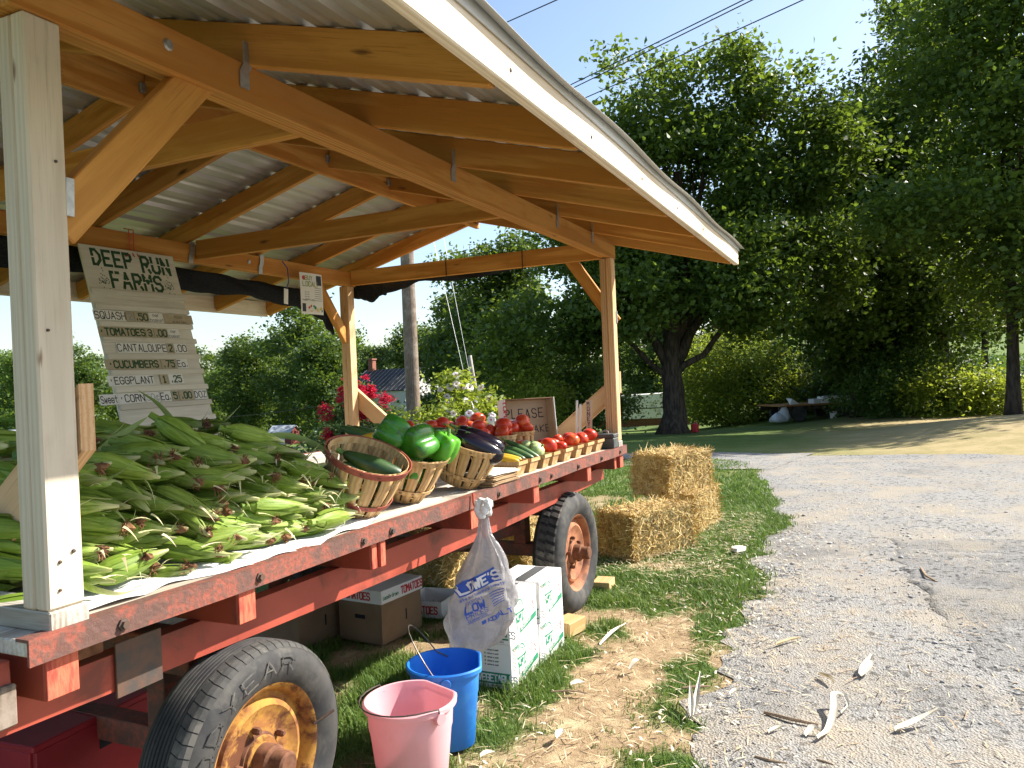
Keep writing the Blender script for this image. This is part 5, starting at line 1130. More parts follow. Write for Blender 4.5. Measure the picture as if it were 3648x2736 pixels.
# ---- white vegetable cartons
def carton(c, lx, ly, lz, rzz, label, top_open=False):
    b = thing('vegetable_carton', c, label, 'box'); M = T(c) @ Rz(rzz); b.matrix_basis = M
    for (nm, cc, dd) in (('wall', (0, -ly/2+.003, lz/2), (lx, .006, lz)), ('wall', (0, ly/2-.003, lz/2), (lx, .006, lz)), ('wall', (-lx/2+.003, 0, lz/2), (.006, ly-.012, lz)), ('wall', (lx/2-.003, 0, lz/2), (.006, ly-.012, lz)), ('bottom', (0, 0, .004), (lx-.012, ly-.012, .006))):
        local(b, nm, cbox(*dd, .001), 'box_white', T(cc))
    if top_open:
        local(b, 'flap', cbox(lx*.96, ly*.40, .005, .001), 'box_white', T((0, ly*.28, lz+.001))); local(b, 'flap', cbox(lx*.96, ly*.30, .005, .001), 'box_white', T((0, -ly*.34, lz+.001)))
    else: local(b, 'lid', cbox(lx, ly, .006, .001), 'box_white', T((0, 0, lz+.001)))
    MF = wm(b) @ face_frame((-lx/2, -ly/2-.0008, 0), (1, 0, 0), (0, 0, 1))          # face to the lane
    ML = wm(b) @ face_frame((-lx/2-.0008, ly/2, 0), (0, -1, 0), (0, 0, 1))           # face to the camera end
    def on(Mx, nm, mat, f): mb = MB(); f(mb); ob(nm, mb, mat, b, Mx)
    gx, gz = lx*.30, lz*.48
    def lattice(m):
        for k in range(7):
            for (x0, x1) in ((.01, lx*.16), (lx*.52, lx-.02)):
                y0 = lz*.34+k*lz*.09
                m.quad((x0, y0, .0003), (x0+.004, y0, .0003), (x1, y0+(x1-x0)*.6, .0003), (x1-.004, y0+(x1-x0)*.6, .0003)) if y0+(x1-x0)*.6 < lz*.97 else None
                m.quad((x1, y0, .0004), (x1-.004, y0, .0004), (x0, y0+(x1-x0)*.6, .0004), (x0+.004, y0+(x1-x0)*.6, .0004)) if y0+(x1-x0)*.6 < lz*.97 else None
    on(MF, 'red_lattice', 'print_red', lattice); kids[b.name][-1]['kind'] = 'stuff'
    def basket(m):       # outline picture of a heaped basket
        cx, cy, rr = lx*.36, lz*.60, lz*.30
        for k in range(18):
            a0, a1 = math.pi*k/17*1.0, math.pi*(k+1)/17
            if k == 17: break
            for (q0, q1) in ((rr*.9, rr), (rr*.62, rr*.68)): m.quad((cx+q0*math.cos(a0)*.8, cy+q0*math.sin(a0), .0006), (cx+q1*math.cos(a0)*.8, cy+q1*math.sin(a0), .0006), (cx+q1*math.cos(a1)*.8, cy+q1*math.sin(a1), .0006), (cx+q0*math.cos(a1)*.8, cy+q0*math.sin(a1), .0006))
        rectq(m, cx-rr*.8, cy-.006, cx+rr*.9, cy+.004, .0007); rectq(m, cx-rr*.55, lz*.22, cx-rr*.45, cy, .0007); rectq(m, cx+rr*.5, lz*.26, cx+rr*.6, cy, .0007)
        r = random.Random(2)
        for k in range(9):
            x, y, q = cx+r.uniform(-.6, .6)*rr, cy-r.uniform(.1, .9)*rr*.8, rr*r.uniform(.10, .2); m.add([(x+q*math.cos(a*.785), y+q*math.sin(a*.785), .0008+k*2e-5) for a in range(8)], [tuple(range(8))])
        text(m, 'Fresh', .012, lz*.84, lz*.11, .5, .16, .2, slant=.2, z=.0009); m.quad((lx*.36, lz*.10, .0007), (lx*.97, lz*.24, .0007), (lx*.97, lz*.38, .0007), (lx*.36, lz*.24, .0007))
    on(MF, 'basket_print', 'print_green', basket)
    on(MF, 'banner_lettering', 'box_white', lambda m: text(m, 'VEGETABLES', lx*.385, lz*.145, lz*.09, .52, .2, .16, z=.0013, fn=lambda a, c_: (a, c_+(a-lx*.385)*.235, .0012)))
    on(MF, 'hand_hole', 'ink_black', lambda m: rectq(m, lx*.86, lz*.45, lx*.875, lz*.72, .0009))
    on(ML, 'banner', 'print_green', lambda m: rectq(m, ly*.30, lz*.10, ly*.97, lz*.36, .0004))
    on(ML, 'banner_lettering', 'box_white', lambda m: text(m, 'VEGETABLES', ly*.33, lz*.155, lz*.15, .55, .22, .12, z=.0009))
    def fine(m):
        for k in range(5): text(m, 'yellow squash', ly*.52, lz*(.86-k*.085), lz*.035, .55, .18, .2); rectq(m, ly*.47, lz*(.86-k*.085), ly*.49, lz*(.895-k*.085), .0005)
        text(m, 'PRODUCE OF U.S.A.', ly*.6, lz*.04, lz*.035, .5, .18, .2)
    on(ML, 'fine_print', 'ink_black', fine); kids[b.name][-1]['kind'] = 'stuff'
    return b
carton((2.665, .085, 0), .37, .30, .235, R(0), 'white vegetable carton at the bottom nearest the buckets'); carton((2.66, .085, .243), .37, .30, .235, R(0), 'white vegetable carton on top nearest the buckets', True)
carton((3.055, .08, 0), .37, .30, .235, R(-1), 'white vegetable carton at the bottom next to the rear wheel'); carton((3.05, .075, .243), .37, .30, .235, R(1), 'white vegetable carton on top next to the rear wheel', True)
ob('box_flap', cbox(.2, .16, .004, .001), 'box_white', None, T((2.72, .10, .51)) @ Rx(R(10)) @ Rz(R(20)), 'loose white printed flap lying on top of the cartons', 'cardboard')
# ---- brown boxes in the shade under the wagon
def openbox(c, lx, ly, lz, rzz, label, mat='cardboard', name='cardboard_box', hole=True, inner=None):
    b = thing(name, c, label, 'box'); b.matrix_basis = T(c) @ Rz(rzz)
    for (nm, cc, dd) in (('wall', (0, -ly/2+.003, lz/2), (lx, .006, lz)), ('wall', (0, ly/2-.003, lz/2), (lx, .006, lz)), ('wall', (-lx/2+.003, 0, lz/2), (.006, ly-.012, lz)), ('wall', (lx/2-.003, 0, lz/2), (.006, ly-.012, lz)), ('bottom', (0, 0, .004), (lx-.012, ly-.012, .006))): local(b, nm, cbox(*dd, .001), mat, T(cc))
    if hole:
        local(b, 'hand_hole', cbox(.002, .085, .026, .0005), 'ink_black', T((-lx/2-.0005, 0, lz*.62))); local(b, 'hand_hole', cbox(.012, .002, .07, .0005), 'ink_black', T((lx*.1, -ly/2-.0005, lz*.5)))
    return b
openbox((2.83, 1.70, .0), .38, .50, .27, R(-8), 'open brown cardboard box with hand holes under the wagon')
tb = openbox((3.08, 1.18, 0), .42, .36, .27, R(-5), 'brown tomato box with a white printed lid under the wagon', hole=True)
local(tb, 'lid', cbox(.436, .376, .006, .001), 'box_white', T((0, 0, .345))); 
for (cc, dd) in (((0, -.187, .305), (.436, .005, .085)), ((0, .187, .305), (.436, .005, .085)), ((-.217, 0, .305), (.005, .37, .085)), ((.217, 0, .305), (.005, .37, .085))): local(tb, 'lid_side', cbox(*dd, .001), 'box_white', T(cc))
mb = MB(); text(mb, 'TOMATOES', .20, .02, .045, .5, .22, .16); ob('lid_lettering', mb, 'print_red', tb, wm(tb) @ face_frame((-.215, -.1905, .264), (1, 0, 0), (0, 0, 1)))
mb = MB(); text(mb, 'Locally Grown', .015, .025, .022, .45, .18, .16); ob('lid_script', mb, 'print_green', tb, wm(tb) @ face_frame((-.215, -.1905, .264), (1, 0, 0), (0, 0, 1)))
mb = MB(); text(mb, 'TOMATOES', .05, .02, .045, .5, .22, .16); ob('lid_lettering', mb, 'print_red', tb, wm(tb) @ face_frame((-.2205, .185, .264), (0, -1, 0), (0, 0, 1)))
mb = MB(); mb.add([(.02+.09*math.cos(a*.5236), .04+.07*math.sin(a*.5236), .3485) for a in range(12)], [tuple(range(12))]); local(tb, 'lid_picture', mb, 'print_red')
lt = openbox((3.62, 1.10, 0), .36, .30, .115, R(6), 'low white rimmed tray with rubbish behind the carrier bag', 'box_white', 'produce_tray', False)
mb = MB(); text(mb, 'TOMATOES', .03, .03, .05, .45, .2, .16); ob('tray_print', mb, 'print_red', lt, wm(lt) @ face_frame((.18-.36, .15, .0), (0, -1, 0), (0, 0, 1)) @ T((0, 0, .0008)))
# ---- red crate beneath the near end
cr = thing('red_crate', (.72, 1.06, 0), 'red plastic crate with hand slots under the near end of the wagon', 'crate'); cr.matrix_basis = T((.70, 1.08, .0)) @ Rz(R(4))
for (cc, dd) in (((0, -.25, .22), (.50, .02, .44)), ((0, .25, .22), (.50, .02, .44)), ((-.25, 0, .22), (.02, .48, .44)), ((.25, 0, .22), (.02, .48, .44)), ((0, 0, .45), (.52, .52, .025))): local(cr, 'wall' if dd[2] > .1 else 'lid', cbox(*dd, .008), 'red_plastic', T(cc))
local(cr, 'hand_slot', cbox(.11, .004, .05, .002), 'ink_black', T((.06, -.2605, .36)))
board('plank', (.45, .74, .022), (1.05, .70, .022), .12, .04, 'grey_wood', None, label='weathered plank lying in front of the red crate', cat='plank')
openbox((1.06, 1.42, 0), .3, .3, .22, R(0), 'red plastic tub behind the near wheel', 'red_plastic', 'plastic_tub', False)
# ---- wheel chocks
for (c, l_, rzz) in (((3.46, -.02, .045), 'block of pale lumber wedged in front of the rear wheel', R(-12)), ((4.56, .10, .03), 'block of pale lumber wedged behind the rear wheel', R(5))):
    ob('wheel_chock', cbox(.20, .14, .09 if c[2] > .04 else .06, .004), 'chock_wood', None, T(c) @ Rz(rzz), l_, 'wood block')
# ---- straw bales
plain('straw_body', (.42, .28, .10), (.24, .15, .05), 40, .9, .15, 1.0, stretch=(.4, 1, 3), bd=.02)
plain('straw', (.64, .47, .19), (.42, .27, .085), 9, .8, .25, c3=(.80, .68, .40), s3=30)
def straw_mesh(seed, lx, ly, lz, n):
    r = np.random.default_rng(seed); face = r.choice(6, n, p=[.16, .16, .22, .22, .18, .06]); u = r.uniform(-1, 1, (n, 3)); H = np.array([lx, ly, lz])/2
    ax = face//2; sg = np.where(face % 2 == 0, 1, -1); P = u*H; P[np.arange(n), ax] = (sg*H[ax])*r.uniform(.97, 1.02, n)
    nrm = np.zeros((n, 3)); nrm[np.arange(n), ax] = sg
    d = r.normal(0, 1, (n, 3)); d -= nrm*np.sum(d*nrm, 1)[:, None]; d[:, 2] *= .7; d /= np.linalg.norm(d, axis=1)[:, None]+1e-6
    d = d+nrm*np.abs(r.normal(0, .28, n))[:, None]; d /= np.linalg.norm(d, axis=1)[:, None]
    ln = r.uniform(.04, .15, n)*np.where(r.random(n) < .12, 1.5, 1); wv = r.uniform(.0022, .005, n)
    s = np.cross(d, nrm+.3*r.normal(0, 1, (n, 3))); s /= np.linalg.norm(s, axis=1)[:, None]+1e-6; s *= wv[:, None]
    a = P-d*(ln*.3)[:, None]; b = P+d*(ln*.7)[:, None]; mid = (a+b)/2+nrm*.008
    V = np.stack([a-s, a+s, mid+s, mid-s, b+s*.6, b-s*.6], 1).reshape(-1, 3); i = np.arange(n)*6
    F = np.concatenate([np.stack([i, i+1, i+2, i+3], -1), np.stack([i+3, i+2, i+4, i+5], -1)]); me = raw_mesh('straw', V, F); me.materials.append(MATS['straw']); return me
def bale_body(seed, lx, ly, lz):
    nx_, ny_, nz_ = 22, 12, 11; vs = {}; V = []; F = []
    def vid(i, j, k):
        if (i, j, k) in vs: return vs[(i, j, k)]
        p = Vector((-lx/2+lx*i/nx_, -ly/2+ly*j/ny_, -lz/2+lz*k/nz_)); q = p.copy()
        for a, hh in enumerate((lx/2, ly/2, lz/2)): q[a] = max(-hh+.045, min(hh-.045, p[a]))
        d = p-q
        if d.length > 1e-6: p = q+d.normalized()*.045*min(1, d.length/.045*1.0)
        n1 = math.sin(p.x*31+seed)+math.sin(p.y*47+p.z*29+seed*2)+math.sin(p.z*61+p.x*17); p *= 1+.012*n1+.010*math.sin(p.x*83+p.z*77+seed)
        for tx in (-.17*lx, .17*lx): p *= 1-.03*math.exp(-((p.x-tx)/.03)**2)
        vs[(i, j, k)] = len(V); V.append(tuple(p)); return vs[(i, j, k)]
    for i in range(nx_):
        for j in range(ny_): F += [(vid(i, j, nz_), vid(i+1, j, nz_), vid(i+1, j+1, nz_), vid(i, j+1, nz_)), (vid(i, j+1, 0), vid(i+1, j+1, 0), vid(i+1, j, 0), vid(i, j, 0))]
        for k in range(nz_): F += [(vid(i, 0, k), vid(i+1, 0, k), vid(i+1, 0, k+1), vid(i, 0, k+1)), (vid(i, ny_, k+1), vid(i+1, ny_, k+1), vid(i+1, ny_, k), vid(i, ny_, k))]
    for j in range(ny_):
        for k in range(nz_): F += [(vid(0, j+1, k), vid(0, j, k), vid(0, j, k+1), vid(0, j+1, k+1)), (vid(nx_, j, k), vid(nx_, j+1, k), vid(nx_, j+1, k+1), vid(nx_, j, k+1))]
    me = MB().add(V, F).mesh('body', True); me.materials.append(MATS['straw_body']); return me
BL, BWd, BH = .80, .43, .40
BB = [bale_body(s, BL, BWd, BH) for s in (1, 2)]; BS = [straw_mesh(s, BL, BWd, BH, 9000) for s in (1, 2)]
def bale(c, rzz, label, k=0, tilt=0):
    M = T(c) @ Rz(rzz) @ Rx(tilt); b = thing('straw_bale', c, label, 'bale', 'straw bales round the wagon'); b.matrix_basis = M
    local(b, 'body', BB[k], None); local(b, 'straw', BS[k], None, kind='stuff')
    for tx in (-.17*BL, .17*BL):
        y, z = BWd/2+.004, BH/2+.004; local(b, 'twine', MB().tube([(tx, -y, -z+.03), (tx, -y, z-.03), (tx, -y+.03, z), (tx, y-.03, z), (tx, y, z-.03), (tx, y, -z+.03)], .005, 5), 'twine')
bale((7.10, -.02, .205), R(-6), 'lower straw bale of the stack of two', 0); bale((6.98, .09, .615), R(-19), 'upper straw bale on top of the stack of two', 1, R(2.5))
bale((5.88, .10, .205), R(-28)+math.pi/2*0, 'single straw bale just beyond the rear wheel', 1)
bale((5.25, 1.05, .205), R(-10), 'straw bale behind the rear wheel, seen over the tyre', 0); bale((4.45, 1.62, .205), R(75), 'straw bale in the deep shade under the wagon', 1)
# ---- husks, stalks and a stone or two on the drive
def husk(name, pts, wv, mat, label, cat='husk'):
    pts = [Vector(p)+Vector((0, 0, float(ht(p[0], p[1])))) for p in pts]; P = []
    for a, b in zip(pts[:-1], pts[1:]):
        for s in range(4): P.append(a.lerp(b, s/4))
    P.append(pts[-1])
    for _ in range(2): P = [P[0]]+[(P[i-1]+P[i]*2+P[i+1])/4 for i in range(1, len(P)-1)]+[P[-1]]
    vs = []; n = len(P)
    for i, p in enumerate(P):
        t = i/(n-1); d = (P[min(i+1, n-1)]-P[max(0, i-1)]).normalized(); s = Vector((-d.y, d.x, 0)).normalized()*wv*.6*(.4+1.2*math.sin(math.pi*min(1, t+.1)))*.5; vs += [p-s+Vector((0, 0, .012)), p+Vector((0, 0, .0)), p+s+Vector((0, 0, .014))]
    o = ob(name, MB().add(vs, [(i*3+j, i*3+j+1, (i+1)*3+j+1, (i+1)*3+j) for i in range(n-1) for j in (0, 1)]).mesh(name, True), mat, None, None, label, cat); 
HUSKS = [('zhusk', [(2.392, -1.594, .02), (2.482, -1.628, .01), (2.62, -1.645, .02), (2.71, -1.652, .04), (2.816, -1.641, .06), (2.835, -1.690, .05), (2.786, -1.714, .02), (2.70, -1.68, .015)], .035, 'husk_white', 'white corn husk twisted into a loop on the gravel'),
 ('h', [(2.60, -1.905, .012), (2.69, -1.983, .02), (2.803, -2.091, .05)], .035, 'husk_white', 'straight white husk blade at the right on the gravel'),
 ('h', [(2.458, -1.035, .01), (2.565, -1.028, .05), (2.70, -1.025, .13)], .03, 'husk_white', 'white husk blade standing up at the grass edge, right one of a pair'), ('h', [(2.438, -1.028, .01), (2.53, -1.01, .05), (2.63, -.985, .10)], .026, 'husk_white', 'white husk blade standing up at the grass edge, left one of a pair'),
 ('h', [(3.226, -1.762, .012), (3.327, -1.792, .03), (3.453, -1.815, .05)], .06, 'husk_white', 'crumpled white husk tuft in the middle of the drive'), ('h', [(3.188, -1.551, .01), (3.129, -1.607, .02), (3.063, -1.632, .02)], .03, 'husk_dry', 'dry brown husk left of the white tuft on the drive'),
 ('h', [(3.583, -1.297, .01), (3.673, -1.359, .015), (3.752, -1.424, .01)], .022, 'husk_dry', 'thin dry husk strip on the gravel near the grass edge'), ('h', [(2.765, -1.156, .01), (2.80, -1.175, .02), (2.819, -1.194, .02)], .025, 'husk_white', 'short white husk bit next to the standing pair'),
 ('h', [(2.396, -1.385, .01), (2.43, -1.41, .015), (2.466, -1.445, .02)], .02, 'husk_white', 'short white husk bit left of the brown stalk'), ('h', [(2.419, -1.541, .01), (2.477, -1.57, .03), (2.466, -1.60, .02)], .035, 'husk_white', 'small curled husk beside the twisted loop'),
 ('h', [(3.247, -.305, .012), (3.459, -.318, .03), (3.66, -.35, .02)], .028, 'husk_white', 'long pale husk on the worn soil by the rear wheel'), ('h', [(3.188, -.295, .02), (3.152, -.356, .02), (3.169, -.408, .03)], .03, 'husk_dry', 'brown dry husk on the worn soil by the rear wheel'),
 ('h', [(2.595, -.356, .02), (2.62, -.39, .03), (2.638, -.419, .02)], .05, 'husk_white', 'broad white husk chip on the soil past the cartons'), ('h', [(2.9, -.59, .02), (2.96, -.615, .06), (3.013, -.638, .02)], .035, 'husk_white', 'forked white husk on the worn soil'),
 ('h', [(2.002, -.509, .02), (2.04, -.51, .03), (2.083, -.508, .02)], .04, 'husk_white', 'white husk chip on the grass in front of the blue bucket'), ('h', [(1.724, -.261, .02), (1.75, -.28, .03), (1.777, -.306, .02)], .035, 'husk_white', 'white husk chip right of the pink bucket')]
for (nm, pts, wv, mt, lb) in HUSKS: husk('corn_husk', pts, wv, mt, lb)
for (pts, rr, lb) in (([(2.61, -1.34, .012), (2.556, -1.464, .02), (2.549, -1.585, .015)], .009, 'brown corn stalk beside the twisted husk loop'), ([(2.774, -.911, .012), (2.81, -.984, .016), (2.84, -1.042, .012)], .008, 'brown stalk on the grass edge behind the standing husks'), ([(2.158, -1.355, .01), (2.137, -1.414, .014), (2.143, -1.487, .01)], .006, 'thin stalk at the bottom edge of the drive'), ([(2.218, -1.597, .01), (2.205, -1.63, .012), (2.194, -1.664, .01)], .005, 'short thin stalk right of the bottom one'), ([(5.69, -2.178, .03), (5.43, -2.2, .03), (5.31, -2.264, .02)], .010, 'dead twig in the rut of the drive'), ([(2.504, -.278, .012), (2.53, -.37, .02), (2.549, -.468, .012)], .006, 'thin twig on the soil near the cartons')):
    ob('stalk', MB().tube([(x, y, z+float(ht(x, y))) for x, y, z in pts], [rr*.8, rr, rr*.6], 6), 'twig', None, None, lb, 'stalk')
mb = MB(); mb.lathe([(0, -.02), (.05, -.015), (.075, .005), (.06, .03), (.03, .042), (0, .045)], 12, 'Z', lambda t, i: 1+.22*math.sin(2*t+i)+.12*math.sin(5*t+i*2)); ob('rock', mb.mesh('rock', True, 30), 'husk_white', None, T((6.0, -.72, .02)), 'pale rock lying in the grass beside the drive', 'rock')
# ================================================================== BACKGROUND
FH, RH = Vector((.908, .419, 0)), Vector((.419, -.908, 0))
def bg(px, d, z=None):
    """ground point at distance d along a bearing (px in a 2212 wide view)"""
    p = Vector((CP.x, CP.y, 0))+FH*d+RH*((px-1106)/1667*d); p.z = float(ht(p.x, p.y)) if z is None else z; return p
def leaf_cloud(name, C, size, seed, droop=.25, asp=.6):
    r = np.random.default_rng(seed); n = len(C); d = r.normal(0, 1, (n, 3)); d[:, 2] = d[:, 2]*.6-droop; d /= np.linalg.norm(d, axis=1)[:, None]
    s = np.cross(d, r.normal(0, 1, (n, 3))+np.array([0, 0, 1.2])); s /= np.linalg.norm(s, axis=1)[:, None]+1e-9; nn = np.cross(d, s)
    L_ = size*r.uniform(.6, 1.35, n)[:, None]; w_ = L_*asp*.5
    V = np.stack([C-d*L_*.5, C+s*w_+nn*w_*.35, C+d*L_*.5, C-s*w_+nn*w_*.35], 1).reshape(-1, 3)
    return raw_mesh(name, V, np.arange(n*4).reshape(-1, 4))
def clumps(lobes, ncl, nleaf, sig, seed, shell=.55):
    r = np.random.default_rng(seed); lob = np.array(lobes, float); vol = (lob[:, 3]*lob[:, 4]*lob[:, 5])**.67; pick = r.choice(len(lob), ncl, p=vol/vol.sum())
    u = r.normal(0, 1, (ncl, 3)); u /= np.linalg.norm(u, axis=1)[:, None]; rad = shell+(1-shell)*r.random(ncl)**.6
    cc = lob[pick, :3]+u*lob[pick, 3:]*rad[:, None]
    sz = r.uniform(.6, 1.45, ncl); k = r.choice(ncl, nleaf, p=sz**2/(sz**2).sum())
    return cc, cc[k]+r.normal(0, 1, (nleaf, 3))*np.array([1, 1, .62])*sig*sz[k][:, None]
def trunk_mesh(pts, r0, r1, limbs, seed, nside=10):
    """tapered trunk with flared foot, and limbs [(start fraction, end point, radius)]"""
    r = random.Random(seed); mb = MB(); pts = [Vector(p) for p in pts]
    P = [pts[0].lerp(pts[1], t/4) for t in range(4)] if len(pts) == 2 else None
    pp = []
    for a, b in zip(pts[:-1], pts[1:]): pp += [a.lerp(b, t/4) for t in range(4)]
    pp.append(pts[-1]); n = len(pp); rad = [r0+(r1-r0)*(i/(n-1)) for i in range(n)]; rad[0] *= 1.55; rad[1] *= 1.12
    pp = [p+Vector((r.gauss(0, r0*.08), r.gauss(0, r0*.08), 0)) if 0 < i else p for i, p in enumerate(pp)]
    mb.tube(pp, rad, nside)
    for (f, e, rr) in limbs:
        s = pp[min(n-1, int(f*(n-1)))]; e = Vector(e); m = s.lerp(e, .45)+Vector((0, 0, (e-s).length*.10)); q = []
        for i in range(9): t = i/8; q.append((s*(1-t)**2+m*2*t*(1-t)+e*t*t)+Vector((r.gauss(0, 1), r.gauss(0, 1), r.gauss(0, 1)))*(e-s).length*.018*(1 if 0 < i else 0))
        mb.tube(q, [rr*(1-.8*i/8) for i in range(9)], 6)
        for k in range(3):
            i0 = r.randrange(3, 8); d = (q[i0]-s).normalized()+Vector((r.gauss(0, .6), r.gauss(0, .6), r.gauss(.2, .4))); ln = (e-s).length*r.uniform(.14, .28)
            mb.tube([q[i0], q[i0]+d*ln*.5+Vector((0, 0, ln*.05)), q[i0]+d*ln], [rr*.38, rr*.22, rr*.06], 5)
    return mb.mesh('trunk', True)
def tree(name, base, lobes, tp, r0, r1, limbs, nleaf, size, ncl, sig, mat, seed, label, group=None, shell=.45):
    """lobes, tp, limbs in metres from the base"""
    t = thing(name, base, label, 'tree', group); M = T(base)
    ob('trunk', trunk_mesh(tp, r0, r1, limbs, seed), 'bark', t, M)
    cc, C = clumps(lobes, ncl, nleaf, sig, seed, shell); ob('crown', leaf_cloud('crown', C, size*1.18, seed+1), mat, t, M)
    return t
def side(a, b, c): v = RH*a+FH*b; return (v.x, v.y, c)      # right, away, up
def lobe(a, b, c, ra, rc, rb=None): x, y, z = side(a, b, c); return (x, y, z, ra, rb or ra, rc)
# big maple
L1 = [lobe(-2.6, 0, 6.6, 2.2, 1.9), lobe(-2.4, .8, 10, 2.1, 2.0), lobe(-.6, .3, 12.3, 2.2, 2.0), lobe(2.0, .6, 12.4, 2.0, 1.9), lobe(4.4, .5, 11.0, 2.1, 2.1), lobe(1.0, 0, 9.2, 2.4, 2.0), lobe(4.6, -.2, 7.8, 2.2, 1.8), lobe(6.0, .6, 9.6, 1.7, 1.9), lobe(-3.8, -.4, 4.3, 2.1, 1.5), lobe(2.6, -1.2, 6.4, 2.1, 1.4), lobe(0, 1.8, 7, 2.6, 2.2), lobe(5.8, .8, 5.6, 1.8, 1.3), lobe(-5.2, .2, 3.6, 1.7, 1.2), lobe(-1, -.6, 5.2, 1.8, 1.1), lobe(1.9, -1.8, 4.9, 1.8, 1.2), lobe(-1.6, -1.6, 4.7, 1.8, 1.2), lobe(3.4, .6, 4.4, 1.6, 1.0)]
tree('maple_tree', bg(1450, 28), L1, [(0, 0, -.1), side(.1, 0, 1.6), side(.05, 0, 3.0), side(.5, .2, 5.5), side(.6, .2, 9.5)], .47, .16,
     [(.42, side(3.2, 0, 6.6), .24), (.42, side(-2.2, .2, 6.5), .2), (.5, side(5.2, .3, 9.6), .2), (.55, side(-1.6, .4, 10.6), .18), (.6, side(2.4, .3, 11.6), .17), (.35, side(-4.0, -.3, 4.6), .12), (.35, side(4.4, -.6, 5.2), .14), (.75, side(-.4, 0, 12.6), .12), (.7, side(4.2, .4, 11.6), .12)], 76000, .19, 520, .40, 'leaf_maple', 101, 'big spreading maple with a thick dark trunk beside the drive')
def wood_tree(px, d, h, wdt, mat, seed, label, nleaf=26000, size=.19, r0=.22, low=.28, group=None, lean=0, sig=.45, ncl=None, name='tree'):
    r = random.Random(seed); lobes = []; nl = 11
    for k in range(nl):
        t = (k+.5)/nl; zz = h*(low+(1-low-.06)*t); env = math.sin(math.pi*min(1, .25+.72*t))**.7; a = k*2.4+seed; q = wdt*.5*env*r.uniform(.35, .7)
        lobes.append((*side(q*math.cos(a)+lean*t, q*math.sin(a), zz), wdt*.26*r.uniform(.8, 1.2), wdt*.26*r.uniform(.8, 1.2), h*.105*r.uniform(.8, 1.25)))
    limbs = [(r.uniform(.35, .9), lobes[k][:3], r0*.42) for k in range(1, nl, 2)]
    return tree(name, bg(px, d), lobes, [(0, 0, -.2), side(lean*.15, 0, h*.3), side(lean*.5, 0, h*.6), side(lean, 0, h*.88)], r0, r0*.25, limbs, nleaf, size, ncl or int(nleaf/110), sig, mat, seed, label, group)
G1 = 'trees along the far side of the drive'
wood_tree(2185, 24, 15, 8.0, 'leaf_maple', 5, 'tree with slanting limbs at the right edge beyond the bank', 40000, .19, .19, .25, G1, .5)
wood_tree(2040, 33, 19, 8.5, 'leaf_dark', 8, 'tall dark tree rising to the top right of the picture', 42000, .2, .28, .12, G1)
wood_tree(1900, 36, 14, 8.0, 'leaf_dark', 11, 'dark tree left of the tallest one, with a slim trunk', 34000, .2, .2, .12, G1)
wood_tree(1850, 33, 13.5, 7.0, 'leaf_maple', 14, 'tree behind the parked flat wagon', 32000, .2, .24, .22, G1)
wood_tree(1500, 62, 13, 12, 'leaf_far', 35, 'tree filling the gap behind the maple trunk', 24000, .28, .25, .08, G1)
wood_tree(1640, 60, 19, 10.0, 'leaf_maple', 17, 'tree showing above the lime shrubs, right of the maple trunk', 30000, .22, .24, .2, G1)
wood_tree(1085, 40, 10.5, 8.0, 'leaf_dark', 20, 'dark tree left of the maple above the white flowering shrub', 36000, .2, .25, .06, G1)
wood_tree(1330, 66, 15, 13, 'leaf_dark', 23, 'dark tree seen past the far front post', 34000, .22, .25, .06, G1)
wood_tree(1050, 46, 9.5, 8.0, 'leaf_far', 26, 'mid green tree behind the utility pole', 30000, .24, .2, .06, G1)
wood_tree(2590, 23.6, 14, 9, 'leaf_dark', 29, 'dark tree standing out of view to the right, shading the lawn', 26000, .2, .25, .15, G1)
wood_tree(2130, 44, 10, 9, 'leaf_far', 32, 'tree standing behind the field at the far right', 22000, .24, .2, .3, G1)
# shrubs
def shrub(px, d, lobes, mat, n, size, seed, label, sig=.22, name='shrub', stems=5, group=None):
    base = bg(px, d); t = thing(name, base, label, 'shrub', group); M = T(base); lob = [lobe(*l) for l in lobes]
    cc, C = clumps(lob, max(20, n//90), n, sig, seed, .5); C[:, 2] = np.maximum(C[:, 2], .03); ob('foliage', leaf_cloud('foliage', C, size, seed), mat, t, M)
    r = random.Random(seed); mb = MB()
    for k in range(stems):
        e = Vector(lob[k % len(lob)][:3])+Vector((r.gauss(0, .2), r.gauss(0, .2), 0)); s = Vector((r.gauss(0, .12), r.gauss(0, .12), -.05)); mb.tube([s, s.lerp(e, .5)+Vector((r.gauss(0, .08), r.gauss(0, .08), .1)), e], [.03, .022, .008], 5)
    ob('stems', mb, 'bark', t, M, kind='stuff'); return t, cc, M
shrub(1590, 39, [(-2.3, 0, 1.2, 1.6, 1.2), (.5, 0, 1.6, 2.2, 1.6), (2.8, .5, 1.6, 2.0, 1.5), (1.0, 1.5, 3.6, 2.2, 1.6), (-1.2, 1.2, 3.0, 1.9, 1.4), (-.2, .6, .8, 2.6, .9)], 'leaf_shrub', 26000, .16, 41, 'sunlit lime green shrub bank behind the maple trunk', .38)
shrub(1700, 40, [(-1.0, 0, 1.3, 1.8, 1.3), (1.6, 0, 1.2, 1.8, 1.2), (.4, 1, 2.6, 1.8, 1.3)], 'leaf_hedge', 15000, .16, 42, 'green shrub behind the parked flat wagon', .36)
shrub(1960, 31, [(-1.2, 0, 1.0, 1.6, 1.0), (1.2, 0, 1.1, 1.7, 1.1), (0, .8, 1.8, 1.5, .9)], 'leaf_hedge', 14000, .15, 43, 'leafy undergrowth at the foot of the dark trees', .32)
shrub(2110, 29, [(-1.2, 0, .8, 1.4, .9), (1.0, 0, .7, 1.4, .8)], 'leaf_shrub', 10000, .15, 44, 'pale green vines below the right edge tree', .3)
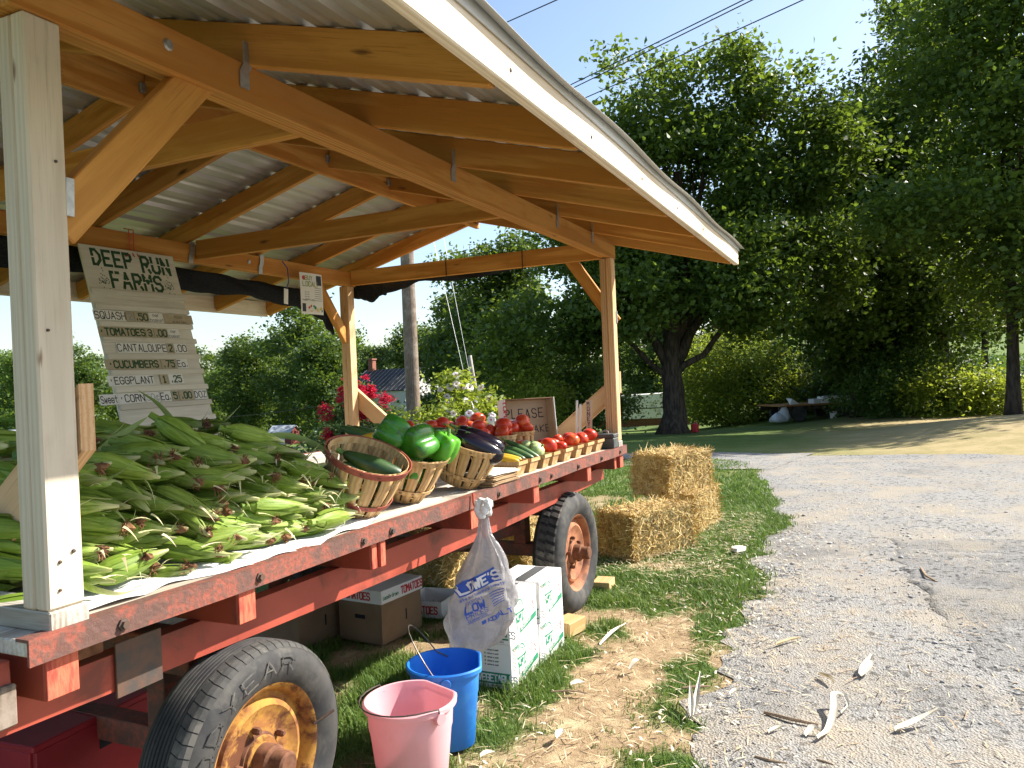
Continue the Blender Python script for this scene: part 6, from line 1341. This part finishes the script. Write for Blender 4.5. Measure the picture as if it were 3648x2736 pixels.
shrub(1840, 37, [(-1.2, 0, .8, 1.4, .9), (1.0, 0, 1.0, 1.6, 1.0)], 'leaf_dark', 10000, .16, 45, 'dark undergrowth right of the parked flat wagon', .3)
shrub(1200, 30, [(-1.4, 0, 1.2, 1.6, 1.3), (1.2, 0, 1.4, 1.6, 1.5), (.2, .6, 2.6, 1.4, 1.1)], 'leaf_hedge', 15000, .15, 46, 'rounded evergreen shrubs beyond the cardboard tray', .3)
shrub(1110, 27, [(-.8, 0, 1.0, 1.1, 1.2), (.7, 0, 1.3, 1.1, 1.5)], 'leaf_shrub', 9000, .14, 47, 'yellow green shrub right of the white flowers', .28)
# white flowered shrub and red crape myrtle just behind the wagon
t, cc, M = shrub(1008, 11, [(-.32, 0, .75, .42, .55), (.30, .05, .78, .44, .5), (0, .1, 1.25, .40, .42), (.05, -.1, 1.0, .5, .5), (-.12, .05, 1.52, .22, .28), (.42, 0, 1.05, .28, .3)], 'leaf_shrub', 9500, .075, 51, 'tall shrub with white flowers behind the tomatoes', .10, 'hibiscus_shrub', 7)
fl_ = MB()
for k in range(5):
    a = k*1.2566; c, s = math.cos(a), math.sin(a); pts = []
    for (rr, wv, z) in ((.004, .004, 0), (.022, .018, .010), (.038, .022, .008), (.046, .010, .0)): pts += [(rr*c+wv*s, rr*s-wv*c, z), (rr*c-wv*s, rr*s+wv*c, z+.002)]
    fl_.add(pts, [(i*2, i*2+1, i*2+3, i*2+2) for i in range(3)])
flm = fl_.mesh('flower', True); flm.materials.append(MATS['flower_white'])
eye = MB().lathe([(.010, .006), (.006, .012), (0, .016)], 7).mesh('eye'); eye.materials.append(MATS['flower_eye'])
rf = random.Random(3); out = sorted(cc.tolist(), key=lambda c: (Vector(c).dot(FH))-.35*c[2])[:60]
for k in range(70):
    c = Vector(out[k % len(out)])+Vector((rf.gauss(0, .07), rf.gauss(0, .07), rf.gauss(.02, .08)))-FH*.10; q = (-FH+Vector((rf.gauss(0, .5), rf.gauss(0, .5), rf.gauss(.25, .4)))).to_track_quat('Z', 'Y').to_matrix().to_4x4()
    f = ob('flower', flm, None, t, M @ T(c) @ q @ Matrix.Scale(rf.uniform(.9, 1.5), 4)); ob('flower_eye', eye, None, f, wm(f))
shrub(905, 10.4, [(-.25, 0, .75, .35, .5), (.22, 0, .8, .38, .55), (.05, .1, .95, .3, .3)], 'leaf_shrub', 5200, .07, 52, 'lower flowering shrub left of the tall white one', .09, 'hibiscus_shrub', 4)
t, cc, M = shrub(778, 13, [(-.2, 0, 1.35, .34, .38), (.15, .1, 1.1, .42, .45), (-.05, 0, .7, .45, .5), (.42, 0, .95, .22, .3), (-.45, .1, 1.0, .22, .4)], 'leaf_myrtle', 6500, .065, 53, 'crape myrtle with bright red flower heads left of the house', .10, 'crape_myrtle', 6)
for k, (a, b, c, ra, rc_) in enumerate(((-.02, -.2, 1.62, .24, .26), (-.22, -.2, 1.50, .18, .18), (.16, -.2, 1.55, .15, .16), (.44, -.2, 1.36, .12, .15), (-.55, -.1, 1.25, .10, .16), (-.55, 0, .88, .08, .12), (.05, -.25, 1.18, .07, .08), (.40, -.1, .9, .08, .07), (-.5, .1, .55, .07, .08))):
    _, C = clumps([lobe(a, b, c, ra, rc_)], 16, 1300 if ra > .14 else 420, .035, 60+k, .3); ob('flower_head', leaf_cloud('flower_head', C, .032, 70+k, .0, .9), 'flower_red', t, M, kind='stuff')
shrub(720, 14, [(-.1, 0, .7, .4, .6), (.3, 0, .5, .4, .5)], 'leaf_myrtle', 3600, .075, 54, 'low leafy bush at the foot of the crape myrtle', .11, 'bush', 4)
# far tree line
G2 = 'trees far across the lawn'
FARM = []
for s in range(4):
    r = random.Random(200+s); lob = []
    for k in range(10):
        t = (k+.5)/10; a = k*2.4+s; q = 3.4*math.sin(math.pi*min(1, .3+.68*t))**.7*r.uniform(.3, .8); lob.append((q*math.cos(a), q*math.sin(a), 2.0+12.0*t, 2.5*r.uniform(.8, 1.2), 2.5*r.uniform(.8, 1.2), 1.7*r.uniform(.8, 1.2)))
    _, C = clumps(lob, 190, 13000, .62, 210+s, .5); cm = leaf_cloud('crown', C, .42, 220+s); tm = trunk_mesh([(0, 0, -.3), (.1, 0, 4), (0, .2, 9), (0, 0, 13)], .35, .08, [(.5, lob[k][:3], .12) for k in (2, 4, 6, 8)], s); tm.materials.append(MATS['bark']); FARM.append((cm, tm))
FAR = [(175, 95, .72, 'leaf_far', 'tree left of the price board beyond the lawn'), (60, 100, .75, 'leaf_lime', 'pale tree left of the near post'), (250, 105, .6, 'leaf_lime', 'pale tree behind the left of the price board'), (480, 112, .62, 'leaf_lime', 'pale green tree right of the price board'), (540, 105, .80, 'leaf_far', 'broad tree above the red shed'), (610, 118, .95, 'leaf_far', 'tree behind the red shed'), (665, 100, 1.05, 'leaf_far', 'tall airy tree left of the back corner post'), (700, 90, .72, 'leaf_dark', 'dark tree in front of the airy one'), (730, 125, .95, 'leaf_far', 'tree behind the back corner post'), (800, 150, .9, 'leaf_lime', 'pale tree behind the white house chimney'), (850, 150, 1.0, 'leaf_far', 'tree above the white house roof'), (905, 125, 1.0, 'leaf_far', 'tree right behind the utility pole'), (955, 110, .9, 'leaf_dark', 'dark tree right of the white house'), (1010, 100, .85, 'leaf_far', 'tree behind the white flowering shrub'), (420, 125, .85, 'leaf_far', 'tree behind the price board'), (330, 120, .8, 'leaf_far', 'tree hidden behind the middle of the price board'), (120, 118, .8, 'leaf_far', 'tree behind the near post'), (10, 120, .85, 'leaf_far', 'tree at the left edge of the picture'), (770, 175, 1.1, 'leaf_far', 'distant tree on the ridge left of the chimney'), (1090, 90, .8, 'leaf_far', 'tree behind the yellow green shrub'), (575, 150, 1.0, 'leaf_far', 'distant tree on the ridge above the red shed'), (500, 160, 1.0, 'leaf_far', 'distant tree on the ridge right of the price board')]
for i, (px, d, s, mt, lb) in enumerate(FAR):
    cm, tm = FARM[i % 4]; b = bg(px, d); M = T(b) @ Rz(i*1.9) @ Matrix.Diagonal((s*1.3, s*1.3, s*1.2, 1)); t = thing('tree', b, lb, 'tree', G2); t.matrix_basis = M
    c = cm.copy() if mt != 'leaf_far' else cm; 
    if len(c.materials) == 0: c.materials.append(MATS[mt])
    ob('crown', c, None, t, M); ob('trunk', tm, None, t, M)
# far wood on the ridge, one mass
r = np.random.default_rng(9); n = 30000; px = r.uniform(-200, 1500, n); d = r.uniform(190, 300, n); lat = (px-1106)/1667*d
xw, yw = CP.x+.908*d+.419*lat, CP.y+.419*d-.908*lat; C = np.stack([xw, yw, ht(xw, yw)+(8+6*fbm(xw, yw, .05, 4))*r.random(n)**.45], -1)
ob('distant_wood', leaf_cloud('distant_wood', C, 2.4, 5), 'leaf_far', kind='stuff', label='distant wood covering the ridge')
# field crop on the right
n = 26000; d = r.uniform(34, 62, n); lat = r.uniform(.47, .80, n)*d; xw, yw = CP.x+.908*d+.419*lat, CP.y+.419*d-.908*lat
k = ((d*0.9) % 1.6) < 1.15; C = np.stack([xw, yw, ht(xw, yw)+r.random(n)*.55], -1)[k]
ob('field_crop', leaf_cloud('field_crop', C, .26, 6), 'field_crop', kind='stuff', label='rows of leafy crop in the field at the far right')

# ---- white house
HC = Vector((83.7, 52.7, 0)); ha = Vector((.23, .973, 0)).normalized(); hg = Vector((.973, -.23, 0)).normalized(); zb, ze, zr = -5.6, 1.1, 3.8
hs = thing('white_house', (HC.x+4, HC.y+4, zb), 'white house with a dark metal roof and brick chimney across the lawn', 'house')
def hp(a, g, z): v = HC+ha*a+hg*g; return (v.x, v.y, z)
LA, LG = 11.5, 8.0
plain('siding', (.74, .74, .72), (.70, .70, .69), 1, .7, .3)
for (nm, q) in (('wall', [hp(0, 0, zb), hp(LA, 0, zb), hp(LA, 0, ze), hp(0, 0, ze)]), ('wall', [hp(0, LG, zb), hp(LA, LG, zb), hp(LA, LG, ze), hp(0, LG, ze)])):
    o = ob(nm, MB().add(q, [(0, 1, 2, 3)]), 'siding', hs); md = o.modifiers.new('t', 'SOLIDIFY'); md.thickness = .15
for a in (0, LA):
    o = ob('gable_wall', MB().add([hp(a, .0, zb), hp(a, LG, zb), hp(a, LG, ze), hp(a, LG/2, zr-.1), hp(a, 0, ze)], [(0, 1, 2, 3, 4)]), 'siding', hs); md = o.modifiers.new('t', 'SOLIDIFY'); md.thickness = .15; md.offset = 0
for s in (0, 1):
    g0 = -.35 if s == 0 else LG+.35; dz = (zr-ze)/(LG/2)*.35
    o = ob('roof', MB().add([hp(-.3, g0, ze-dz+.1), hp(LA+.3, g0, ze-dz+.1), hp(LA+.3, LG/2, zr+.1), hp(-.3, LG/2, zr+.1)], [(0, 1, 2, 3)]), 'roof_dark', hs); md = o.modifiers.new('t', 'SOLIDIFY'); md.thickness = .1; md.offset = 0
    if s == 0:
        for k in range(15):
            a = -.2+k*(LA+.4)/14; ob('roof_seam', MB().tube([hp(a, g0, ze-dz+.17), hp(a, LG/2, zr+.17)], .035, 4), 'galv', o)
board('rake_trim', hp(-.32, -.35, ze-.32+.10), hp(-.32, LG/2, zr+.04), .06, .22, 'white_paint', hs); board('rake_trim', hp(-.32, LG+.35, ze-.32+.10), hp(-.32, LG/2, zr+.04), .06, .22, 'white_paint', hs)
ch = ob('chimney', cbox(.9, .7, 2.3, .02), 'brick', hs, frame(hp(LA-1.0, LG/2, zr+.5), ha, (0, 0, 1))); ob('chimney_cap', cbox(1.1, .9, .22, .02), 'brick', ch, frame(hp(LA-1.0, LG/2, zr+1.66), ha, (0, 0, 1)))
for (p, dr, nn) in [(hp(a_, -.03, ze-1.65), ha, hg) for a_ in (2.6, 6.6)]+[(hp(-.03, g_, ze-1.6), hg, ha) for g_ in (2.0, 5.6)]:
    wnd = ob('window', cbox(1.1, .08, 1.7, .02), 'white_paint', hs, frame(p, dr, (0, 0, 1))); q = Vector(p)-Vector(nn)*.05
    for vv in (-.38, .38): ob('pane', cbox(.9, .03, .72, .01), 'window_glass', wnd, frame((q.x, q.y, q.z+vv), dr, (0, 0, 1)))
    for s in (-1, 1): v = q+Vector(dr)*.82*s; ob('shutter', cbox(.44, .06, 1.7, .01), 'shutter', wnd, frame((v.x, v.y, v.z), dr, (0, 0, 1)))
# ---- sheds
def shed(px, d, w_, dp, h_, wall, roofm, label, rzz):
    b = bg(px, d); t = thing('shed', b, label, 'shed'); M = T(b) @ Rz(rzz); t.matrix_basis = M
    for (cc, dd) in (((0, -dp/2, h_/2), (w_, .08, h_)), ((0, dp/2, h_/2), (w_, .08, h_)), ((-w_/2, 0, h_/2), (.08, dp, h_)), ((w_/2, 0, h_/2), (.08, dp, h_))): local(t, 'wall', cbox(*dd, .01), wall, T(cc))
    for s in (-1, 1):
        o = local(t, 'roof', MB().add([(-w_/2-.2, s*(dp/2+.25), h_-.1), (w_/2+.2, s*(dp/2+.25), h_-.1), (w_/2+.2, 0, h_+dp*.28), (-w_/2-.2, 0, h_+dp*.28)], [(0, 1, 2, 3)]), roofm); md = o.modifiers.new('t', 'SOLIDIFY'); md.thickness = .06
        local(t, 'gable', MB().add([(s*w_/2, -dp/2, h_), (s*w_/2, dp/2, h_), (s*w_/2, 0, h_+dp*.27)], [(0, 1, 2)]), wall)
    local(t, 'door', cbox(.9, .05, h_*.8, .01), 'truck_white', T((.2, -dp/2-.06, h_*.42)))
shed(610, 92, 2.6, 2.4, 1.6, 'shed_red', 'tin_roof', 'little red shed with a shiny tin roof across the lawn', R(-75)); shed(-8, 85, 4.5, 3.0, 2.0, 'truck_white', 'tin_roof', 'low white roofed shed at the left edge beyond the corn', R(-60))
# ---- utility pole with wires
pb = bg(891, 14); pole = thing('utility_pole', pb, 'tall weathered wooden utility pole behind the wagon', 'utility pole')
ob('pole', MB().tube([pb+Vector((0, 0, z)) for z in (-.3, 2, 4, 6, 8, 10.5)], [.135, .128, .12, .112, .105, .095], 14).mesh('pole', True, 40), 'pole_wood', pole, None)
board('crossarm', pb+RH*-1.1+Vector((0, 0, 9.9)), pb+RH*1.1+Vector((0, 0, 9.9)), .09, .12, 'pole_wood', pole)
for k in (-1.0, -.4, .4, 1.0): ob('insulator', MB().lathe([(.0, .0), (.035, .0), (.045, .05), (.025, .07), (.04, .1), (.0, .12)], 10), 'galv', pole, T(pb+RH*k+Vector((0, 0, 9.97))))
def wire(a, b, sag, label, r_=.008):
    a, b = Vector(a), Vector(b); ob('overhead_wire', MB().tube([a.lerp(b, t/14)-Vector((0, 0, 4*sag*(t/14)*(1-t/14))) for t in range(15)], r_, 5), 'wire_black', None, None, label, 'wire')
def sp3(px, py, d): return CP+fwd*d+r2*((px-1106)/1667*d)+u2*((829.5-py)/1667*d)
def beyond(px, py, d, z, k=1.8): p = pb+Vector((0, 0, z)); e = sp3(px, py, d); return p, p+(e-p)*k
for (px_, py_, z_, k_, sg_, lb) in ((1330, -57, 7.35, 1.6, 0, 'single overhead wire left above the roof edge'), (1720, -62, 5.62, 1.6, .03, 'upper of the paired overhead wires across the maple top'), (1725, -55, 5.54, 1.6, .03, 'lower of the paired overhead wires across the maple top'), (1800, -48, 5.45, 1.6, .10, 'sagging overhead wire below the paired ones')):
    wire(*beyond(px_, py_, 9, z_, k_), sg_, lb)
wire(sp3(380, 905, 60), sp3(740, 868, 60), .3, 'thin wire strung across the lawn before the far trees', .02)
anchor = sp3(1054, 1005, 12.3)
for (z_, dx_, lb) in ((6.3, -.03, 'left guy wire slanting down right of the utility pole'), (8.1, .0, 'right guy wire slanting down to the leaning grey guard')):
    ob('guy_wire', MB().tube([pb+Vector((.05, -.1, z_)), anchor+RH*dx_+Vector((0, 0, -.1))], .004, 5), 'galv', None, None, lb, 'wire')
ob('guy_guard', MB().tube([sp3(1015, 768, 12.6), sp3(1019, 800, 12.6), sp3(1030, 860, 12.5), sp3(1040, 925, 12.4), sp3(1052, 1010, 12.3)], [.03, .04, .042, .042, .042], 8).mesh('guy_guard', True), 'grey_wood', None, None, 'leaning grey guard post above the white flowers', 'post')
# ---- parked van
vb = bg(1400, 50); van = thing('parked_van', vb, 'white box van parked under the maple, partly hidden by its trunk', 'van'); MV = T(vb) @ Matrix(((RH.x, FH.x, 0, 0), (RH.y, FH.y, 0, 0), (0, 0, 1, 0), (0, 0, 0, 1))); van.matrix_basis = MV
def extr(pts, w0, w1): n = len(pts); return MB().add([(x, w0, z) for x, z in pts]+[(x, w1, z) for x, z in pts], [tuple(range(n)), tuple(range(n, 2*n))[::-1]]+[(i, i+n, (i+1) % n+n, (i+1) % n) for i in range(n)])
body = ob('body', extr([(-3.6, .85), (1.55, .85), (1.55, 1.6), (1.35, 2.35), (1.1, 2.42), (-3.5, 2.30), (-3.6, 2.2)], -.95, .95), 'truck_white', van, MV)
ob('hood', extr([(1.55, .75), (2.45, .75), (2.5, 1.25), (2.35, 1.42), (1.56, 1.58)], -.9, .9), 'truck_white', body, MV); ob('underbody', extr([(-3.5, .35), (2.4, .4), (2.4, .75), (1.55, .85), (-3.5, .85)], -.88, .88), 'rust_and_shade', van, MV)  # shade under the chassis is put into the underbody's brown colour
ob('side_rail', cbox(4.9, .03, .05, .01), 'shutter', body, MV @ T((-1.1, -.965, 1.5))); ob('side_window', cbox(.6, .02, .55, .02), 'window_glass', body, MV @ T((1.0, -.96, 1.85))); ob('mirror', cbox(.08, .2, .3, .03), 'shutter', body, MV @ T((1.5, -1.12, 1.6)))
for x in (-2.35, 1.85):
    for s in (-1, 1): wv_ = ob('wheel', MB().lathe([(.2, -.1), (.36, -.11), (.39, -.06), (.39, .06), (.36, .11), (.2, .1)], 24, 'Y').mesh('wheel', True, 35), 'rubber', van, MV @ T((x, s*.82, .39))); ob('rim', MB().lathe([(0, -.08), (.1, -.09), (.19, -.06), (.21, -.095), (.21, .095), (0, .08)], 16, 'Y'), 'galv', wv_, MV @ T((x, s*.82, .39)))
# ---- flat wagon under the trees with its clutter
wb = bg(1740, 35); fw = thing('flat_wagon', wb, 'low flat farm wagon standing in the shade under the trees', 'wagon'); MF_ = T(wb) @ Matrix(((RH.x, FH.x, 0, 0), (RH.y, FH.y, 0, 0), (0, 0, 1, 0), (0, 0, 0, 1))) @ Rz(R(14)); fw.matrix_basis = MF_
for k in range(7): ob('deck_plank', cbox(3.9, .27, .06, .01), 'pine_dark', fw, MF_ @ T((0, -.84+.28*k, .72)))
for y in (-.7, .7): ob('side_beam', cbox(3.8, .08, .18, .01), 'bark', fw, MF_ @ T((0, y, .6)))
for x in (-1.0, 1.35):
    ob('axle', cbox(.1, 1.6, .1, .01), 'steel_dark', fw, MF_ @ T((x, 0, .35)))
    for s in (-1, 1): ob('wheel', MB().lathe([(0, -.06), (.18, -.08), (.33, -.09), (.36, -.05), (.36, .05), (.33, .09), (.18, .08), (0, .06)], 22, 'Y').mesh('wheel', True, 35), 'rubber', fw, MF_ @ T((x, s*.85, .36)))
for (x, y, sx, lb) in ((.15, -.5, .55, 'low pale carton at the left of the flat wagon boxes'), (.55, -.55, .5, 'white carton in the front on the flat wagon'), (1.05, -.3, .6, 'white carton in the middle on the flat wagon'), (1.6, -.4, .5, 'tall white carton at the right on the flat wagon')):
    ob('carton', cbox(sx, .4, .30 if 'low' not in lb else .2, .01), 'box_white', None, MF_ @ T((x, y, .752+(.15 if 'low' not in lb else .1))), lb, 'box')
mb = MB(); mb.lathe([(0, 0), (.30, .02), (.36, .14), (.26, .28), (.14, .36), (.05, .42), (0, .43)], 14, 'Z', lambda t, i: 1+.2*math.sin(3*t+i)+.1*math.sin(5*t)); ob('trash_bag', mb.mesh('t', True), 'trash_bag', None, MF_ @ T((-2.0, -.75, .02)), 'pale rubbish bag slumped against the flat wagon end', 'bag')
mb = MB(); mb.lathe([(0, 0), (.2, .02), (.24, .2), (.18, .5), (.1, .7), (0, .75)], 12, 'Z', lambda t, i: 1+.2*math.sin(2*t+i)); ob('trash_bag', mb.mesh('t', True), 'trash_bag', None, MF_ @ T((-1.68, -.75, .02)), 'taller pale rubbish bag against the flat wagon', 'bag')
mb = MB(); mb.add([(0, 0, 0), (.5, .05, .02), (.45, .4, .05), (.1, .4, .28), (.15, .05, .25)], [(0, 1, 4), (1, 2, 3, 4), (0, 4, 3)]); o = ob('paper_sack', mb, 'paper', None, MF_ @ T((-1.25, -.6, .76)), 'crumpled paper sack at the left on the flat wagon', 'sack'); md = o.modifiers.new('t', 'SOLIDIFY'); md.thickness = .02
o = ob('bucket', MB().lathe([(0, .01), (.14, .01), (.16, .37), (.165, .37), (.165, .34), (.15, .34)], 20).mesh('b', True, 35), 'white_paint', None, MF_ @ T((.6, -1.05, .0)), 'small white bucket in front of the flat wagon', 'bucket')
o = ob('fuel_can', cbox(.34, .24, .32, .04), 'red_can', None, T(bg(1497, 28.2)+Vector((0, 0, .16))), 'red can on the grass at the maple trunk', 'can')
ob('can_spout', MB().tube([(0, 0, 0), (.08, 0, .06), (.15, 0, .06)], .025, 7), 'red_can', o, T(bg(1497, 28.2)+Vector((.08, 0, .33))))
